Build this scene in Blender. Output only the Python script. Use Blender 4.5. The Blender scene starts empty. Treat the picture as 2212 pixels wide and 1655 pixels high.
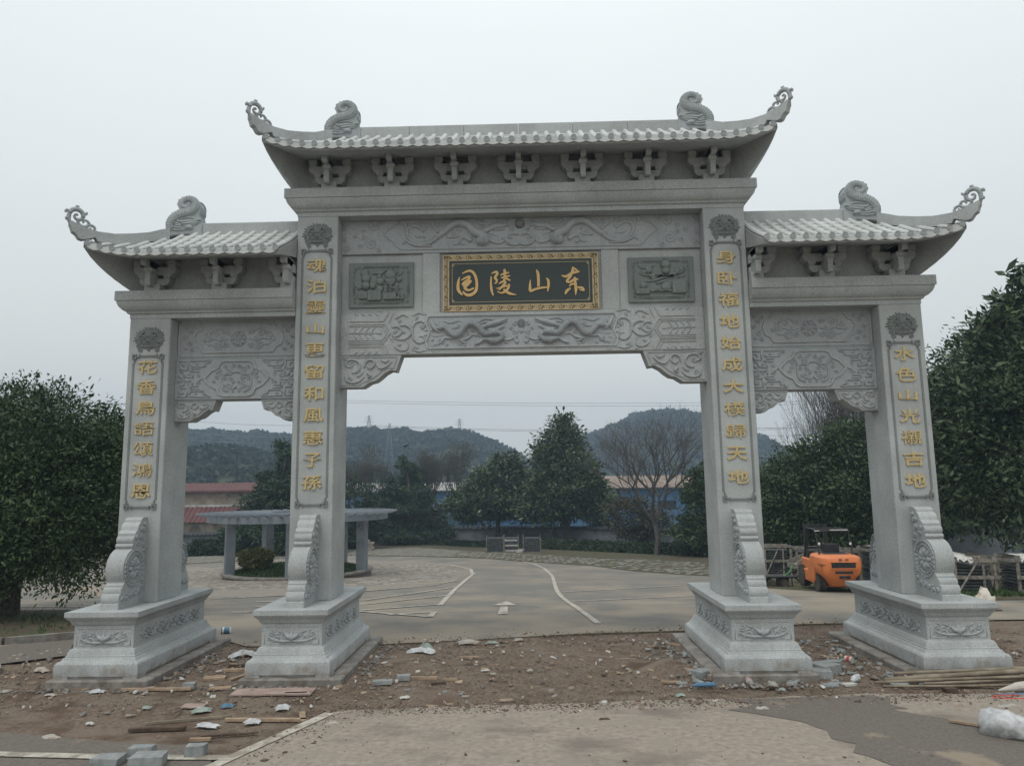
import bpy, bmesh, math, random
import numpy as np
from mathutils import Vector, Matrix
R = math.radians
random.seed(7); RN = np.random.RandomState(7)
sc = bpy.context.scene
col = sc.collection

# ------------------------------------------------------------------ camera
cam = bpy.data.cameras.new('camera'); cam.sensor_width = 36; cam.sensor_fit = 'HORIZONTAL'
cam.lens = 1581.3 / 2212 * 36; cam.clip_start = .1; cam.clip_end = 5000
co = bpy.data.objects.new('camera', cam); col.objects.link(co); sc.camera = co
PI_, YA, RO = .139, .0218, -.0142
r0 = Vector((math.cos(YA), math.sin(YA), 0))
fw = Vector((-math.sin(YA) * math.cos(PI_), math.cos(YA) * math.cos(PI_), math.sin(PI_)))
u0 = Vector((math.sin(YA) * math.sin(PI_), -math.cos(YA) * math.sin(PI_), math.cos(PI_)))
rt = math.cos(RO) * r0 + math.sin(RO) * u0
up = -math.sin(RO) * r0 + math.cos(RO) * u0
mw = Matrix((rt, up, -fw)).transposed().to_4x4(); mw.translation = Vector((.09, -11.43, 2.575))
co.matrix_world = mw

# ------------------------------------------------------------------ sky, sun, exposure
SUN_EL, SUN_AZ = R(62), R(205)
w = bpy.data.worlds.new('World'); sc.world = w; w.use_nodes = True
nt = w.node_tree; nt.nodes.clear()
def N(nt, t, **k):
    n = nt.nodes.new(t)
    for a, b in k.items(): setattr(n, a, b)
    return n
tc = N(nt, 'ShaderNodeTexCoord'); sep = N(nt, 'ShaderNodeSeparateXYZ'); nt.links.new(tc.outputs['Generated'], sep.inputs[0])
rmp = N(nt, 'ShaderNodeValToRGB'); nt.links.new(sep.outputs[2], rmp.inputs[0])
els = rmp.color_ramp.elements
els[0].position = 0; els[0].color = (.87, .865, .815, 1)
els[1].position = 1; els[1].color = (1.5, 1.55, 1.57, 1)
e = els.new(.12); e.color = (.86, .865, .83, 1)
e = els.new(.3); e.color = (.84, .87, .86, 1)
e = els.new(.55); e.color = (.96, 1.0, .995, 1)
sky = N(nt, 'ShaderNodeTexSky'); sky.sky_type = 'NISHITA'; sky.sun_disc = False
sky.sun_elevation = SUN_EL; sky.sun_rotation = SUN_AZ; sky.air_density = 2; sky.dust_density = 4
skm = N(nt, 'ShaderNodeVectorMath', operation='SCALE'); nt.links.new(sky.outputs[0], skm.inputs[0]); skm.inputs['Scale'].default_value = .1
mx = N(nt, 'ShaderNodeMixRGB'); mx.inputs[0].default_value = .12
nt.links.new(rmp.outputs[0], mx.inputs[1]); nt.links.new(skm.outputs[0], mx.inputs[2])
cn = N(nt, 'ShaderNodeTexNoise'); cn.inputs['Scale'].default_value = 1.6; cn.inputs['Detail'].default_value = 3
nt.links.new(tc.outputs['Generated'], cn.inputs['Vector'])
cm = N(nt, 'ShaderNodeMapRange'); cm.inputs[1].default_value = .3; cm.inputs[2].default_value = .7; cm.inputs[3].default_value = .97; cm.inputs[4].default_value = 1.03
nt.links.new(cn.outputs[0], cm.inputs[0])
mm = N(nt, 'ShaderNodeVectorMath', operation='SCALE'); nt.links.new(mx.outputs[0], mm.inputs[0]); nt.links.new(cm.outputs[0], mm.inputs['Scale'])
bg = N(nt, 'ShaderNodeBackground'); bg.inputs[1].default_value = 1.0; nt.links.new(mm.outputs[0], bg.inputs[0])
wo = N(nt, 'ShaderNodeOutputWorld'); nt.links.new(bg.outputs[0], wo.inputs[0])
sl = bpy.data.lights.new('sun', 'SUN'); sl.energy = 1.1; sl.angle = R(25); sl.color = (1, .97, .93)
so = bpy.data.objects.new('sun', sl); col.objects.link(so); so.location = (-10, -20, 40)
sd = Vector((math.sin(SUN_AZ) * math.cos(SUN_EL), math.cos(SUN_AZ) * math.cos(SUN_EL), math.sin(SUN_EL)))
so.rotation_euler = sd.to_track_quat('Z', 'Y').to_euler()
sc.view_settings.view_transform = 'Standard'; sc.view_settings.look = 'None'
sc.view_settings.gamma = 1; sc.view_settings.exposure = .12; sc.view_settings.use_curve_mapping = False
sc.render.engine = 'CYCLES'; sc.cycles.max_bounces = 5; sc.cycles.volume_bounces = 0
sc.cycles.use_denoising = True

# ------------------------------------------------------------------ helpers
def tag(o, label=None, cat=None, group=None, kind=None):
    if label: o['label'] = label
    if cat: o['category'] = cat
    if group: o['group'] = group
    if kind: o['kind'] = kind
    return o
def empty(name, loc=(0, 0, 0), rz=0, label=None, cat=None, group=None):
    o = bpy.data.objects.new(name, None); col.objects.link(o); o.location = loc; o.rotation_euler = (0, 0, rz)
    o.empty_display_size = .2
    return tag(o, label, cat, group)
def G(y):
    if y < 2: return -.1
    if y < 4: return -.1 - .068 * (y - 2) ** 2 / 4
    if y < 24: return -.1 - .068 * (y - 3)
    return -.1 - .068 * 21 - .035 * (min(y, 60) - 24)

class MB:
    """collects geometry, links it as ONE object"""
    def __init__(s): s.v = []; s.f = []; s.T = None
    def add(s, vs, fs):
        b = len(s.v)
        if s.T is not None: vs = [tuple(s.T @ Vector(v)) for v in vs]
        s.v.extend(vs); s.f.extend([tuple(i + b for i in f) for f in fs])
    def box(s, x0, x1, y0, y1, z0, z1, bev=0):
        if bev <= 0:
            vs = [(x, y, z) for x in (x0, x1) for y in (y0, y1) for z in (z0, z1)]
            s.add(vs, [(0, 1, 3, 2), (4, 6, 7, 5), (0, 4, 5, 1), (2, 3, 7, 6), (0, 2, 6, 4), (1, 5, 7, 3)]); return
        c = ((x0 + x1) / 2, (y0 + y1) / 2, (z0 + z1) / 2); h = ((x1 - x0) / 2, (y1 - y0) / 2, (z1 - z0) / 2)
        b = min(bev, min(h) * .9); idx = {}; vs = []
        for sx in (-1, 1):
            for sy in (-1, 1):
                for sz in (-1, 1):
                    for a in range(3):
                        p = [c[i] + (sx, sy, sz)[i] * (h[i] - (0 if i == a else b)) for i in range(3)]
                        idx[(sx, sy, sz, a)] = len(vs); vs.append(tuple(p))
        fs = []
        def put(ids):
            P = [Vector(vs[i]) for i in ids]; n = (P[1] - P[0]).cross(P[2] - P[0]); m = sum(P, Vector()) / len(P) - Vector(c)
            fs.append(tuple(ids) if n.dot(m) > 0 else tuple(reversed(ids)))
        for a in range(3):
            o1, o2 = [i for i in range(3) if i != a]
            for sg in (-1, 1):
                q = []
                for s1, s2 in ((-1, -1), (1, -1), (1, 1), (-1, 1)):
                    k = [0, 0, 0]; k[a] = sg; k[o1] = s1; k[o2] = s2; q.append(idx[(*k, a)])
                put(q)
            for s1 in (-1, 1):
                for s2 in (-1, 1):
                    k = [0, 0, 0]; k[o1] = s1; k[o2] = s2; k[a] = -1; k2 = list(k); k2[a] = 1
                    put([idx[(*k, o1)], idx[(*k2, o1)], idx[(*k2, o2)], idx[(*k, o2)]])
        for sx in (-1, 1):
            for sy in (-1, 1):
                for sz in (-1, 1): put([idx[(sx, sy, sz, a)] for a in range(3)])
        s.add(vs, fs)
    def loft(s, rings, closed=True, cap=True):
        n = len(rings[0]); vs = [p for r in rings for p in r]; fs = []
        for i in range(len(rings) - 1):
            for j in range(n if closed else n - 1):
                k = (j + 1) % n
                fs.append((i * n + j, i * n + k, (i + 1) * n + k, (i + 1) * n + j))
        if cap and closed: fs.append(tuple(reversed(range(n)))); fs.append(tuple(range((len(rings) - 1) * n, len(rings) * n)))
        s.add(vs, fs)
    def mould(s, prof, x0, x1, y0, y1):
        """profile of (offset, z) run round a rectangle"""
        s.loft([[(x0 - o, y0 - o, z), (x1 + o, y0 - o, z), (x1 + o, y1 + o, z), (x0 - o, y1 + o, z)] for o, z in prof])
    def prism(s, poly, t0, t1, f):
        """poly of (a,b); f(a,b,t)->xyz"""
        n = len(poly); vs = [f(a, b, t0) for a, b in poly] + [f(a, b, t1) for a, b in poly]
        s.add(vs, [tuple(range(n)), tuple(reversed(range(n, 2 * n)))] + [(i, i + n, (i + 1) % n + n, (i + 1) % n) for i in range(n)])
    def tube(s, pts, rad, n=8, cap=True):
        pts = [Vector(p) for p in pts]; m = len(pts)
        if not hasattr(rad, '__len__'): rad = [rad] * m
        rings = []; ref = Vector((0, 0, 1))
        for i, p in enumerate(pts):
            t = (pts[min(i + 1, m - 1)] - pts[max(i - 1, 0)])
            if t.length < 1e-9: t = Vector((0, 0, 1))
            t.normalize()
            a = t.cross(ref if abs(t.z) < .95 else Vector((1, 0, 0))).normalized(); b = a.cross(t)
            rings.append([tuple(p + rad[i] * (math.cos(2 * math.pi * k / n) * a + math.sin(2 * math.pi * k / n) * b)) for k in range(n)])
        s.loft(rings, True, cap)
    def ell(s, c, r, nu=10, nv=6, top=False):
        rings = []
        for i in range(nv + 1):
            ph = math.pi * i / nv if not top else math.pi / 2 * i / nv
            rr = max(math.sin(ph), .02)
            rings.append([(c[0] + r[0] * rr * math.cos(2 * math.pi * k / nu), c[1] + r[1] * rr * math.sin(2 * math.pi * k / nu), c[2] + r[2] * math.cos(ph)) for k in range(nu)])
        rings.reverse(); s.loft(rings)
    def cyl(s, c, r, a, d, n=16, r2=None):
        """cylinder from c along axis a (0,1,2), length d"""
        r2 = r if r2 is None else r2; rings = []
        for t, rr in ((0, r), (d, r2)):
            ring = []
            for k in range(n):
                q = [0, 0, 0]; q[a] = t; q[(a + 1) % 3] = rr * math.cos(2 * math.pi * k / n); q[(a + 2) % 3] = rr * math.sin(2 * math.pi * k / n)
                ring.append((c[0] + q[0], c[1] + q[1], c[2] + q[2]))
            rings.append(ring)
        s.loft(rings)
    def mesh(s, name, mat=None, smooth=False):
        me = bpy.data.meshes.new(name); me.from_pydata(s.v, [], s.f)
        if mat: me.materials.append(mat)
        if smooth: me.polygons.foreach_set('use_smooth', [True] * len(me.polygons))
        me.update(); return me
    def build(s, name, mat, parent=None, smooth=False, **k):
        o = bpy.data.objects.new(name, s.mesh(name, mat, smooth)); col.objects.link(o)
        if parent is not None: o.parent = parent
        return tag(o, **k)
def autosmooth(o, ang=35):
    me = o.data; bm = bmesh.new(); bm.from_mesh(me)
    for f in bm.faces: f.smooth = True
    for e in bm.edges:
        if len(e.link_faces) == 2 and e.calc_face_angle(0) > R(ang): e.smooth = False
    bm.to_mesh(me); bm.free(); return o
def inst(name, me, parent, loc=(0, 0, 0), rot=None, scale=None, **k):
    o = bpy.data.objects.new(name, me); col.objects.link(o)
    if parent is not None: o.parent = parent
    o.location = loc
    if rot: o.rotation_euler = rot
    if scale: o.scale = scale
    return tag(o, **k)
def npmesh(name, V, F, mat, parent=None, smooth=False, **k):
    """fast mesh from numpy arrays, F is (n,3) or (n,4)"""
    me = bpy.data.meshes.new(name); n = len(F); q = F.shape[1]
    me.vertices.add(len(V)); me.vertices.foreach_set('co', V.astype(np.float32).ravel())
    me.loops.add(n * q); me.loops.foreach_set('vertex_index', F.astype(np.int32).ravel())
    me.polygons.add(n); me.polygons.foreach_set('loop_start', np.arange(0, n * q, q, dtype=np.int32))
    me.polygons.foreach_set('loop_total', np.full(n, q, dtype=np.int32))
    if smooth: me.polygons.foreach_set('use_smooth', np.ones(n, bool))
    me.update(calc_edges=True); me.validate(); me.materials.append(mat)
    o = bpy.data.objects.new(name, me); col.objects.link(o)
    if parent is not None: o.parent = parent
    return tag(o, **k)

# ------------------------------------------------------------------ materials
def mat(name, c1, c2=None, scale=20, rough=.8, bump=0, bscale=None, detail=4, c3=None, s3=2, metal=0, spec=.3, c3lo=.5, c3hi=.62, island=0, coords='Object'):
    m = bpy.data.materials.new(name); m.use_nodes = True; nt = m.node_tree; b = nt.nodes['Principled BSDF']
    b.inputs['Roughness'].default_value = rough; b.inputs['Metallic'].default_value = metal; b.inputs['Specular IOR Level'].default_value = spec
    c1 = (*c1, 1)
    if c2 is None: b.inputs['Base Color'].default_value = c1; cur = None
    else:
        t = N(nt, 'ShaderNodeTexCoord'); n = N(nt, 'ShaderNodeTexNoise'); n.inputs['Scale'].default_value = scale; n.inputs['Detail'].default_value = detail
        nt.links.new(t.outputs[coords], n.inputs['Vector'])
        r = N(nt, 'ShaderNodeValToRGB'); r.color_ramp.elements[0].color = c1; r.color_ramp.elements[1].color = (*c2, 1)
        r.color_ramp.elements[0].position = .36; r.color_ramp.elements[1].position = .64
        nt.links.new(n.outputs[0], r.inputs[0]); cur = r.outputs[0]
        if c3 is not None:
            n3 = N(nt, 'ShaderNodeTexNoise'); n3.inputs['Scale'].default_value = s3; n3.inputs['Detail'].default_value = 6; n3.inputs['Roughness'].default_value = .6
            nt.links.new(t.outputs[coords], n3.inputs['Vector'])
            mr = N(nt, 'ShaderNodeMapRange'); mr.inputs[1].default_value = c3lo; mr.inputs[2].default_value = c3hi; nt.links.new(n3.outputs[0], mr.inputs[0])
            mxx = N(nt, 'ShaderNodeMixRGB'); nt.links.new(mr.outputs[0], mxx.inputs[0]); nt.links.new(cur, mxx.inputs[1]); mxx.inputs[2].default_value = (*c3, 1); cur = mxx.outputs[0]
        if island:
            g = N(nt, 'ShaderNodeNewGeometry'); mr = N(nt, 'ShaderNodeMapRange'); mr.inputs[3].default_value = 1 - island; mr.inputs[4].default_value = 1 + island
            nt.links.new(g.outputs['Random Per Island'], mr.inputs[0])
            sc_ = N(nt, 'ShaderNodeVectorMath', operation='SCALE'); nt.links.new(cur, sc_.inputs[0]); nt.links.new(mr.outputs[0], sc_.inputs['Scale']); cur = sc_.outputs[0]
        nt.links.new(cur, b.inputs['Base Color'])
        if bump:
            bn = N(nt, 'ShaderNodeTexNoise'); bn.inputs['Scale'].default_value = bscale or scale; bn.inputs['Detail'].default_value = 5
            nt.links.new(t.outputs[coords], bn.inputs['Vector'])
            bp = N(nt, 'ShaderNodeBump'); bp.inputs['Strength'].default_value = bump; bp.inputs['Distance'].default_value = .02
            nt.links.new(bn.outputs[0], bp.inputs['Height']); nt.links.new(bp.outputs[0], b.inputs['Normal'])
    return m
def granite(name, base, dark=.55, streak=.17):
    m = bpy.data.materials.new(name); m.use_nodes = True; nt = m.node_tree; b = nt.nodes['Principled BSDF']
    b.inputs['Roughness'].default_value = .82; b.inputs['Specular IOR Level'].default_value = .25
    t = N(nt, 'ShaderNodeTexCoord')
    n1 = N(nt, 'ShaderNodeTexNoise'); n1.inputs['Scale'].default_value = 110; n1.inputs['Detail'].default_value = 2
    n2 = N(nt, 'ShaderNodeTexNoise'); n2.inputs['Scale'].default_value = 1.7; n2.inputs['Detail'].default_value = 5
    n4 = N(nt, 'ShaderNodeTexNoise'); n4.inputs['Scale'].default_value = 28; n4.inputs['Detail'].default_value = 3
    for n in (n1, n2, n4): nt.links.new(t.outputs['Object'], n.inputs['Vector'])
    r = N(nt, 'ShaderNodeValToRGB'); els = r.color_ramp.elements
    els[0].position = .36; els[0].color = (*[c * dark for c in base], 1); els[1].position = .62; els[1].color = (*[min(c * 1.13, 1) for c in base], 1)
    e = els.new(.47); e.color = (*base, 1)
    nt.links.new(n1.outputs[0], r.inputs[0])
    mr = N(nt, 'ShaderNodeMapRange'); mr.inputs[1].default_value = .3; mr.inputs[2].default_value = .7; mr.inputs[3].default_value = 1 - streak; mr.inputs[4].default_value = 1 + streak * .6
    nt.links.new(n2.outputs[0], mr.inputs[0])
    mr2 = N(nt, 'ShaderNodeMapRange'); mr2.inputs[1].default_value = .3; mr2.inputs[2].default_value = .7; mr2.inputs[3].default_value = .93; mr2.inputs[4].default_value = 1.05
    nt.links.new(n4.outputs[0], mr2.inputs[0])
    mu = N(nt, 'ShaderNodeMath', operation='MULTIPLY'); nt.links.new(mr.outputs[0], mu.inputs[0]); nt.links.new(mr2.outputs[0], mu.inputs[1])
    s = N(nt, 'ShaderNodeVectorMath', operation='SCALE'); nt.links.new(r.outputs[0], s.inputs[0]); nt.links.new(mu.outputs[0], s.inputs['Scale'])
    # rain streaks, and mud splashed on the lowest stone
    mp = N(nt, 'ShaderNodeMapping'); mp.inputs['Scale'].default_value = (9, 9, .7); nt.links.new(t.outputs['Object'], mp.inputs[0]); n5 = N(nt, 'ShaderNodeTexNoise'); n5.inputs['Scale'].default_value = 1; n5.inputs['Detail'].default_value = 4; nt.links.new(mp.outputs[0], n5.inputs['Vector'])
    m5 = N(nt, 'ShaderNodeMapRange'); m5.inputs[1].default_value = .55; m5.inputs[2].default_value = .75; m5.inputs[3].default_value = 0; m5.inputs[4].default_value = .30; nt.links.new(n5.outputs[0], m5.inputs[0])
    x5 = N(nt, 'ShaderNodeMixRGB'); nt.links.new(m5.outputs[0], x5.inputs[0]); nt.links.new(s.outputs[0], x5.inputs[1]); x5.inputs[2].default_value = (base[0] * .62, base[1] * .60, base[2] * .58, 1)
    sz = N(nt, 'ShaderNodeSeparateXYZ'); gp_ = N(nt, 'ShaderNodeNewGeometry'); nt.links.new(gp_.outputs['Position'], sz.inputs[0]); mz = N(nt, 'ShaderNodeMapRange'); mz.inputs[1].default_value = .32; mz.inputs[2].default_value = -.05; mz.inputs[3].default_value = -.25; mz.inputs[4].default_value = .22; nt.links.new(sz.outputs[2], mz.inputs[0])
    az = N(nt, 'ShaderNodeMath', operation='ADD'); n6 = N(nt, 'ShaderNodeTexNoise'); n6.inputs['Scale'].default_value = 6; n6.inputs['Detail'].default_value = 6; nt.links.new(t.outputs['Object'], n6.inputs['Vector']); nt.links.new(n6.outputs[0], az.inputs[0]); nt.links.new(mz.outputs[0], az.inputs[1])
    m6 = N(nt, 'ShaderNodeMapRange'); m6.inputs[1].default_value = .52; m6.inputs[2].default_value = .72; m6.inputs[4].default_value = .6; nt.links.new(az.outputs[0], m6.inputs[0])
    x6 = N(nt, 'ShaderNodeMixRGB'); nt.links.new(m6.outputs[0], x6.inputs[0]); nt.links.new(x5.outputs[0], x6.inputs[1]); x6.inputs[2].default_value = (.21, .17, .13, 1)
    nt.links.new(x6.outputs[0], b.inputs['Base Color'])
    bp = N(nt, 'ShaderNodeBump'); bp.inputs['Strength'].default_value = .35; bp.inputs['Distance'].default_value = .004
    nt.links.new(n1.outputs[0], bp.inputs['Height']); nt.links.new(bp.outputs[0], b.inputs['Normal'])
    return m
M = dict(
    stone=granite('granite', (.372, .394, .39), .66),
    pale=granite('granite_pale', (.45, .47, .455), .7),
    carve=granite('granite_carved', (.328, .352, .36), .74, .08),
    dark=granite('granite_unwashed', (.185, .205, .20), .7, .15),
    green=granite('green_stone', (.17, .195, .185), .8, .1),
    gold=mat('gold_paint', (.45, .345, .15), (.53, .41, .20), 30, .55, spec=.4, bump=.1),
    goldink=mat('gold_leaf', (.56, .37, .15), (.66, .46, .21), 60, .5, bump=.5, bscale=80),
    plaque=mat('black_green_stone', (.022, .034, .031), (.03, .042, .039), 40, .45, spec=.4),
    bronze=mat('brown_frame_ground', (.12, .088, .05), (.155, .115, .07), 60, .7),
    tan=mat('tan_fret', (.44, .35, .20), (.50, .40, .24), 60, .6),
    concrete=mat('old_concrete', (.16, .15, .135), (.27, .255, .23), 6, .9, .5, 30, c3=(.13, .11, .09), s3=3),
    soil=None, asphalt=None)
# ------------------------------------------------------------------ ground sheets (the place itself)
def ground_mat(name, ca, cb, mud, mudlo, mudhi,  mscale=.35, stretch=(1, 1, 1), fine=40, bump=.4, wet=None, rough=.92, cc=None):
    m = bpy.data.materials.new(name); m.use_nodes = True; nt = m.node_tree; b = nt.nodes['Principled BSDF']
    b.inputs['Roughness'].default_value = rough; b.inputs['Specular IOR Level'].default_value = .2
    t = N(nt, 'ShaderNodeTexCoord'); mp = N(nt, 'ShaderNodeMapping'); mp.inputs['Scale'].default_value = stretch
    nt.links.new(t.outputs['Object'], mp.inputs[0])
    def noise(sc_, d=5, src=None, ro=.55):
        n = N(nt, 'ShaderNodeTexNoise'); n.inputs['Scale'].default_value = sc_; n.inputs['Detail'].default_value = d; n.inputs['Roughness'].default_value = ro
        nt.links.new(src or t.outputs['Object'], n.inputs['Vector']); return n
    n1 = noise(fine, 6); r = N(nt, 'ShaderNodeValToRGB'); r.color_ramp.elements[0].position = .33; r.color_ramp.elements[1].position = .67
    r.color_ramp.elements[0].color = (*ca, 1); r.color_ramp.elements[1].color = (*cb, 1); nt.links.new(n1.outputs[0], r.inputs[0]); cur = r.outputs[0]
    def over(c, lo, hi, n, cur, mxv=1):
        mr = N(nt, 'ShaderNodeMapRange'); mr.inputs[4].default_value = mxv; mr.inputs[1].default_value = lo; mr.inputs[2].default_value = hi; nt.links.new(n.outputs[0], mr.inputs[0])
        x = N(nt, 'ShaderNodeMixRGB'); nt.links.new(mr.outputs[0], x.inputs[0]); nt.links.new(cur, x.inputs[1]); x.inputs[2].default_value = (*c, 1); return x.outputs[0]
    if cc: cur = over(cc, .5, .68, noise(3.1, 6), cur)
    cur = over(mud, mudlo, mudhi, noise(mscale, 8, mp.outputs[0], .62), cur)
    if name == 'muddy_asphalt':   # soil tracked out of the dug strip, thinning with distance from it
        sx = N(nt, 'ShaderNodeSeparateXYZ'); nt.links.new(t.outputs['Object'], sx.inputs[0]); a1 = N(nt, 'ShaderNodeMapRange'); a1.inputs[1].default_value = 13; a1.inputs[2].default_value = 2; a1.inputs[3].default_value = -.16; a1.inputs[4].default_value = .10
        nt.links.new(sx.outputs[1], a1.inputs[0]); nn = noise(.5, 8, mp.outputs[0], .6); ad = N(nt, 'ShaderNodeMath', operation='ADD'); nt.links.new(nn.outputs[0], ad.inputs[0]); nt.links.new(a1.outputs[0], ad.inputs[1]); cur = over((.27, .23, .178), .42, .66, ad, cur, .8)
    if wet: cur = over(wet, .56, .66, noise(.9, 6, mp.outputs[0]), cur)
    n9 = noise(260, 2); mr = N(nt, 'ShaderNodeMapRange'); mr.inputs[1].default_value = .3; mr.inputs[2].default_value = .7; mr.inputs[3].default_value = .82; mr.inputs[4].default_value = 1.15
    nt.links.new(n9.outputs[0], mr.inputs[0]); s = N(nt, 'ShaderNodeVectorMath', operation='SCALE'); nt.links.new(cur, s.inputs[0]); nt.links.new(mr.outputs[0], s.inputs['Scale'])
    nt.links.new(s.outputs[0], b.inputs['Base Color'])
    bp = N(nt, 'ShaderNodeBump'); bp.inputs['Strength'].default_value = bump; bp.inputs['Distance'].default_value = .03
    nt.links.new(n1.outputs[0], bp.inputs['Height']); nt.links.new(bp.outputs[0], b.inputs['Normal'])
    return m
M['soil'] = ground_mat('bare_soil', (.095, .070, .051), (.205, .158, .120), (.17, .135, .103), .5, .6, .8, (1, 2, 1), 22, .9, wet=(.085, .06, .043), cc=(.105, .072, .05))
M['asphalt'] = ground_mat('muddy_asphalt', (.125, .12, .107), (.175, .168, .15), (.235, .205, .162), .42, .68, .5, (.9, .8, 1), 30, .2, wet=None)
M['apron'] = ground_mat('dusty_concrete', (.22, .188, .155), (.315, .275, .228), (.175, .152, .128), .52, .64, .7, (1, 1.6, 1), 14, .25, cc=(.25, .218, .18))
M['damp'] = ground_mat('damp_asphalt', (.115, .10, .086), (.16, .142, .122), (.24, .20, .15), .6, .66, .9, (1, 1, 1), 30, .3)
M['plaza'] = ground_mat('cobble_paving', (.17, .15, .125), (.25, .225, .19), (.27, .22, .17), .52, .66, .3, (1, 1, 1), 9, .5)
M['earth'] = ground_mat('leafy_earth', (.05, .042, .028), (.11, .09, .06), (.06, .075, .03), .5, .6, .8, (1, 1, 1), 12, .8)
M['line'] = mat('road_paint', (.36, .335, .285), (.46, .43, .365), 25, .7, c3=(.235, .205, .165), s3=5, c3lo=.46, c3hi=.6)
M['grass'] = mat('grass', (.03, .06, .015), (.06, .10, .03), 8, .8, island=.5)

def sheet(name, poly, off, m, mstep=1.0, flat=None, **k):
    bm = bmesh.new(); vs = [bm.verts.new((x, y, 0)) for x, y in poly]; bm.faces.new(vs); bm.normal_update()
    y0 = min(p[1] for p in poly); y1 = min(max(p[1] for p in poly), 62); y = math.floor(y0 / mstep) * mstep + mstep
    while y < y1:
        if y > 1.5:
            bmesh.ops.bisect_plane(bm, geom=bm.verts[:] + bm.edges[:] + bm.faces[:], plane_co=(0, y, 0), plane_no=(0, 1, 0))
        y += mstep
    bmesh.ops.triangulate(bm, faces=bm.faces[:])
    for v in bm.verts: v.co.z = G(v.co.y) + off
    for f in bm.faces:
        if f.normal.z < 0: f.normal_flip()
    me = bpy.data.meshes.new(name); bm.to_mesh(me); bm.free(); me.materials.append(m)
    o = bpy.data.objects.new(name, me); col.objects.link(o); return tag(o, **k)
def line(pts, wd, off=.012, name='road_marking'):
    mb = MB(); P = []
    for a, b in zip(pts[:-1], pts[1:]):
        n = max(1, int(math.hypot(b[0] - a[0], b[1] - a[1]) / .8))
        for i in range(n): P.append((a[0] + (b[0] - a[0]) * i / n, a[1] + (b[1] - a[1]) * i / n))
    P.append(pts[-1]); vs = []
    for i, p in enumerate(P):
        q0 = P[max(i - 1, 0)]; q1 = P[min(i + 1, len(P) - 1)]; d = Vector((q1[0] - q0[0], q1[1] - q0[1])).normalized()
        for s in (-1, 1):
            x = p[0] - d.y * s * wd / 2; y = p[1] + d.x * s * wd / 2; vs.append((x, y, G(y) + off))
    mb.add(vs, [(2 * i, 2 * i + 1, 2 * i + 3, 2 * i + 2) for i in range(len(P) - 1)])
    o = mb.build(name, M['line'], kind='structure')
    for f in o.data.polygons: pass
    return o
# base earth: one grid to the horizon, fine and lumpy near the gateway
ys = np.concatenate([np.array([-58, -44]), np.arange(-30, -3, 1.5), np.arange(-3, 3.6, .055), np.arange(3.6, 8, .5), np.arange(8, 62, 2), np.array([62, 80, 110, 160, 300, 500, 690])])
xs = np.concatenate([np.array([-590, -450, -300, -120, -60, -30, -20, -14]), np.arange(-10, 10, .07), np.array([10, 14, 20, 30, 60, 120, 300, 450, 590])])
X, Y = np.meshgrid(xs, ys); Z = np.vectorize(G)(Y) - .012
lump = np.zeros_like(Z)
for k in range(60):
    fx, fy, ph = RN.uniform(-1, 1, 3) * (2 + 10 * RN.rand()); lump += np.sin(X * fx + Y * fy + ph * 9) / (3 + math.hypot(fx, fy))
lump += RN.randn(*Z.shape) * .28
mask = np.clip((Y + 2.4) / .5, 0, 1) * np.clip((2.6 - Y) / .5, 0, 1) * np.clip((10 - abs(X)) / 1, 0, 1)
Z = Z + mask * (lump * .011 + .004)
for mx_, my_, mr_, mh in ((2.05, -.15, .42, .13), (1.6, .1, .3, .06), (-1.0, -2.6, .3, .03), (.9, .6, .6, .03)):
    Z = Z + mh * np.exp(-((X - mx_) ** 2 + (Y - my_) ** 2) / mr_ ** 2 * 2)
ny, nx = Z.shape; idx = np.arange(ny * nx).reshape(ny, nx)
F = np.stack([idx[:-1, :-1], idx[:-1, 1:], idx[1:, 1:], idx[1:, :-1]], -1).reshape(-1, 4)
npmesh('ground', np.stack([X, Y, Z], -1).reshape(-1, 3), F, M['soil'], kind='structure', smooth=True)

road_poly = [(-60, 2.6), (-9.3, 2.3), (-8.2, 2.6), (-5.6, 2.2), (-4.8, 1.5), (-2.5, 1.57), (-.99, 1.85), (.89, 2.3), (2.8, 2.5), (5.2, 3.1), (9, 3.4), (60, 4.2),
             (60, 24), (20, 13.5), (8.5, 17.8), (6.45, 20.85), (3.34, 27.82), (-.32, 31.8), (-3.07, 35.5), (-7.3, 38.1), (-12.8, 40.2), (-17.5, 36.9), (-20.5, 33.1), (-60, 24)]
sheet('road', road_poly, .016, M['asphalt'], kind='structure')
# broken edge of the road against the dug-up strip
mb = MB()
E_ = [(-5.6, 2.17), (-4.8, 1.47), (-2.5, 1.54), (-.99, 1.82), (.89, 2.27), (2.8, 2.47), (5.2, 3.07), (9, 3.37)]
for a, b in zip(E_[:-1], E_[1:]):
    n = max(2, int((b[0] - a[0]) / .25))
    for i in range(n):
        p = [a[0] + (b[0] - a[0]) * i / n, a[1] + (b[1] - a[1]) * i / n]; q = [a[0] + (b[0] - a[0]) * (i + .97) / n, a[1] + (b[1] - a[1]) * (i + .97) / n]
        j = random.uniform(-.03, .03); z = G(p[1])
        mb.add([(p[0], p[1] - .03 + j, z - .08), (q[0], q[1] - .03 - j, z - .08), (q[0], q[1] + .02, z + .013), (p[0], p[1] + .02, z + .013)], [(0, 1, 2, 3)])
mb.build('road_edge', M['earth'], kind='structure')
ap = [(-3.6, -16), (-3.0, -3.9), (-2.35, -2.36)]
edge = [(-2.32, -2.22), (-1.17, -2.09), (.22, -1.98), (2.05, -1.84), (3.2, -1.78), (4.5, -1.65), (6.2, -1.69), (8, -1.72)]
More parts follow.
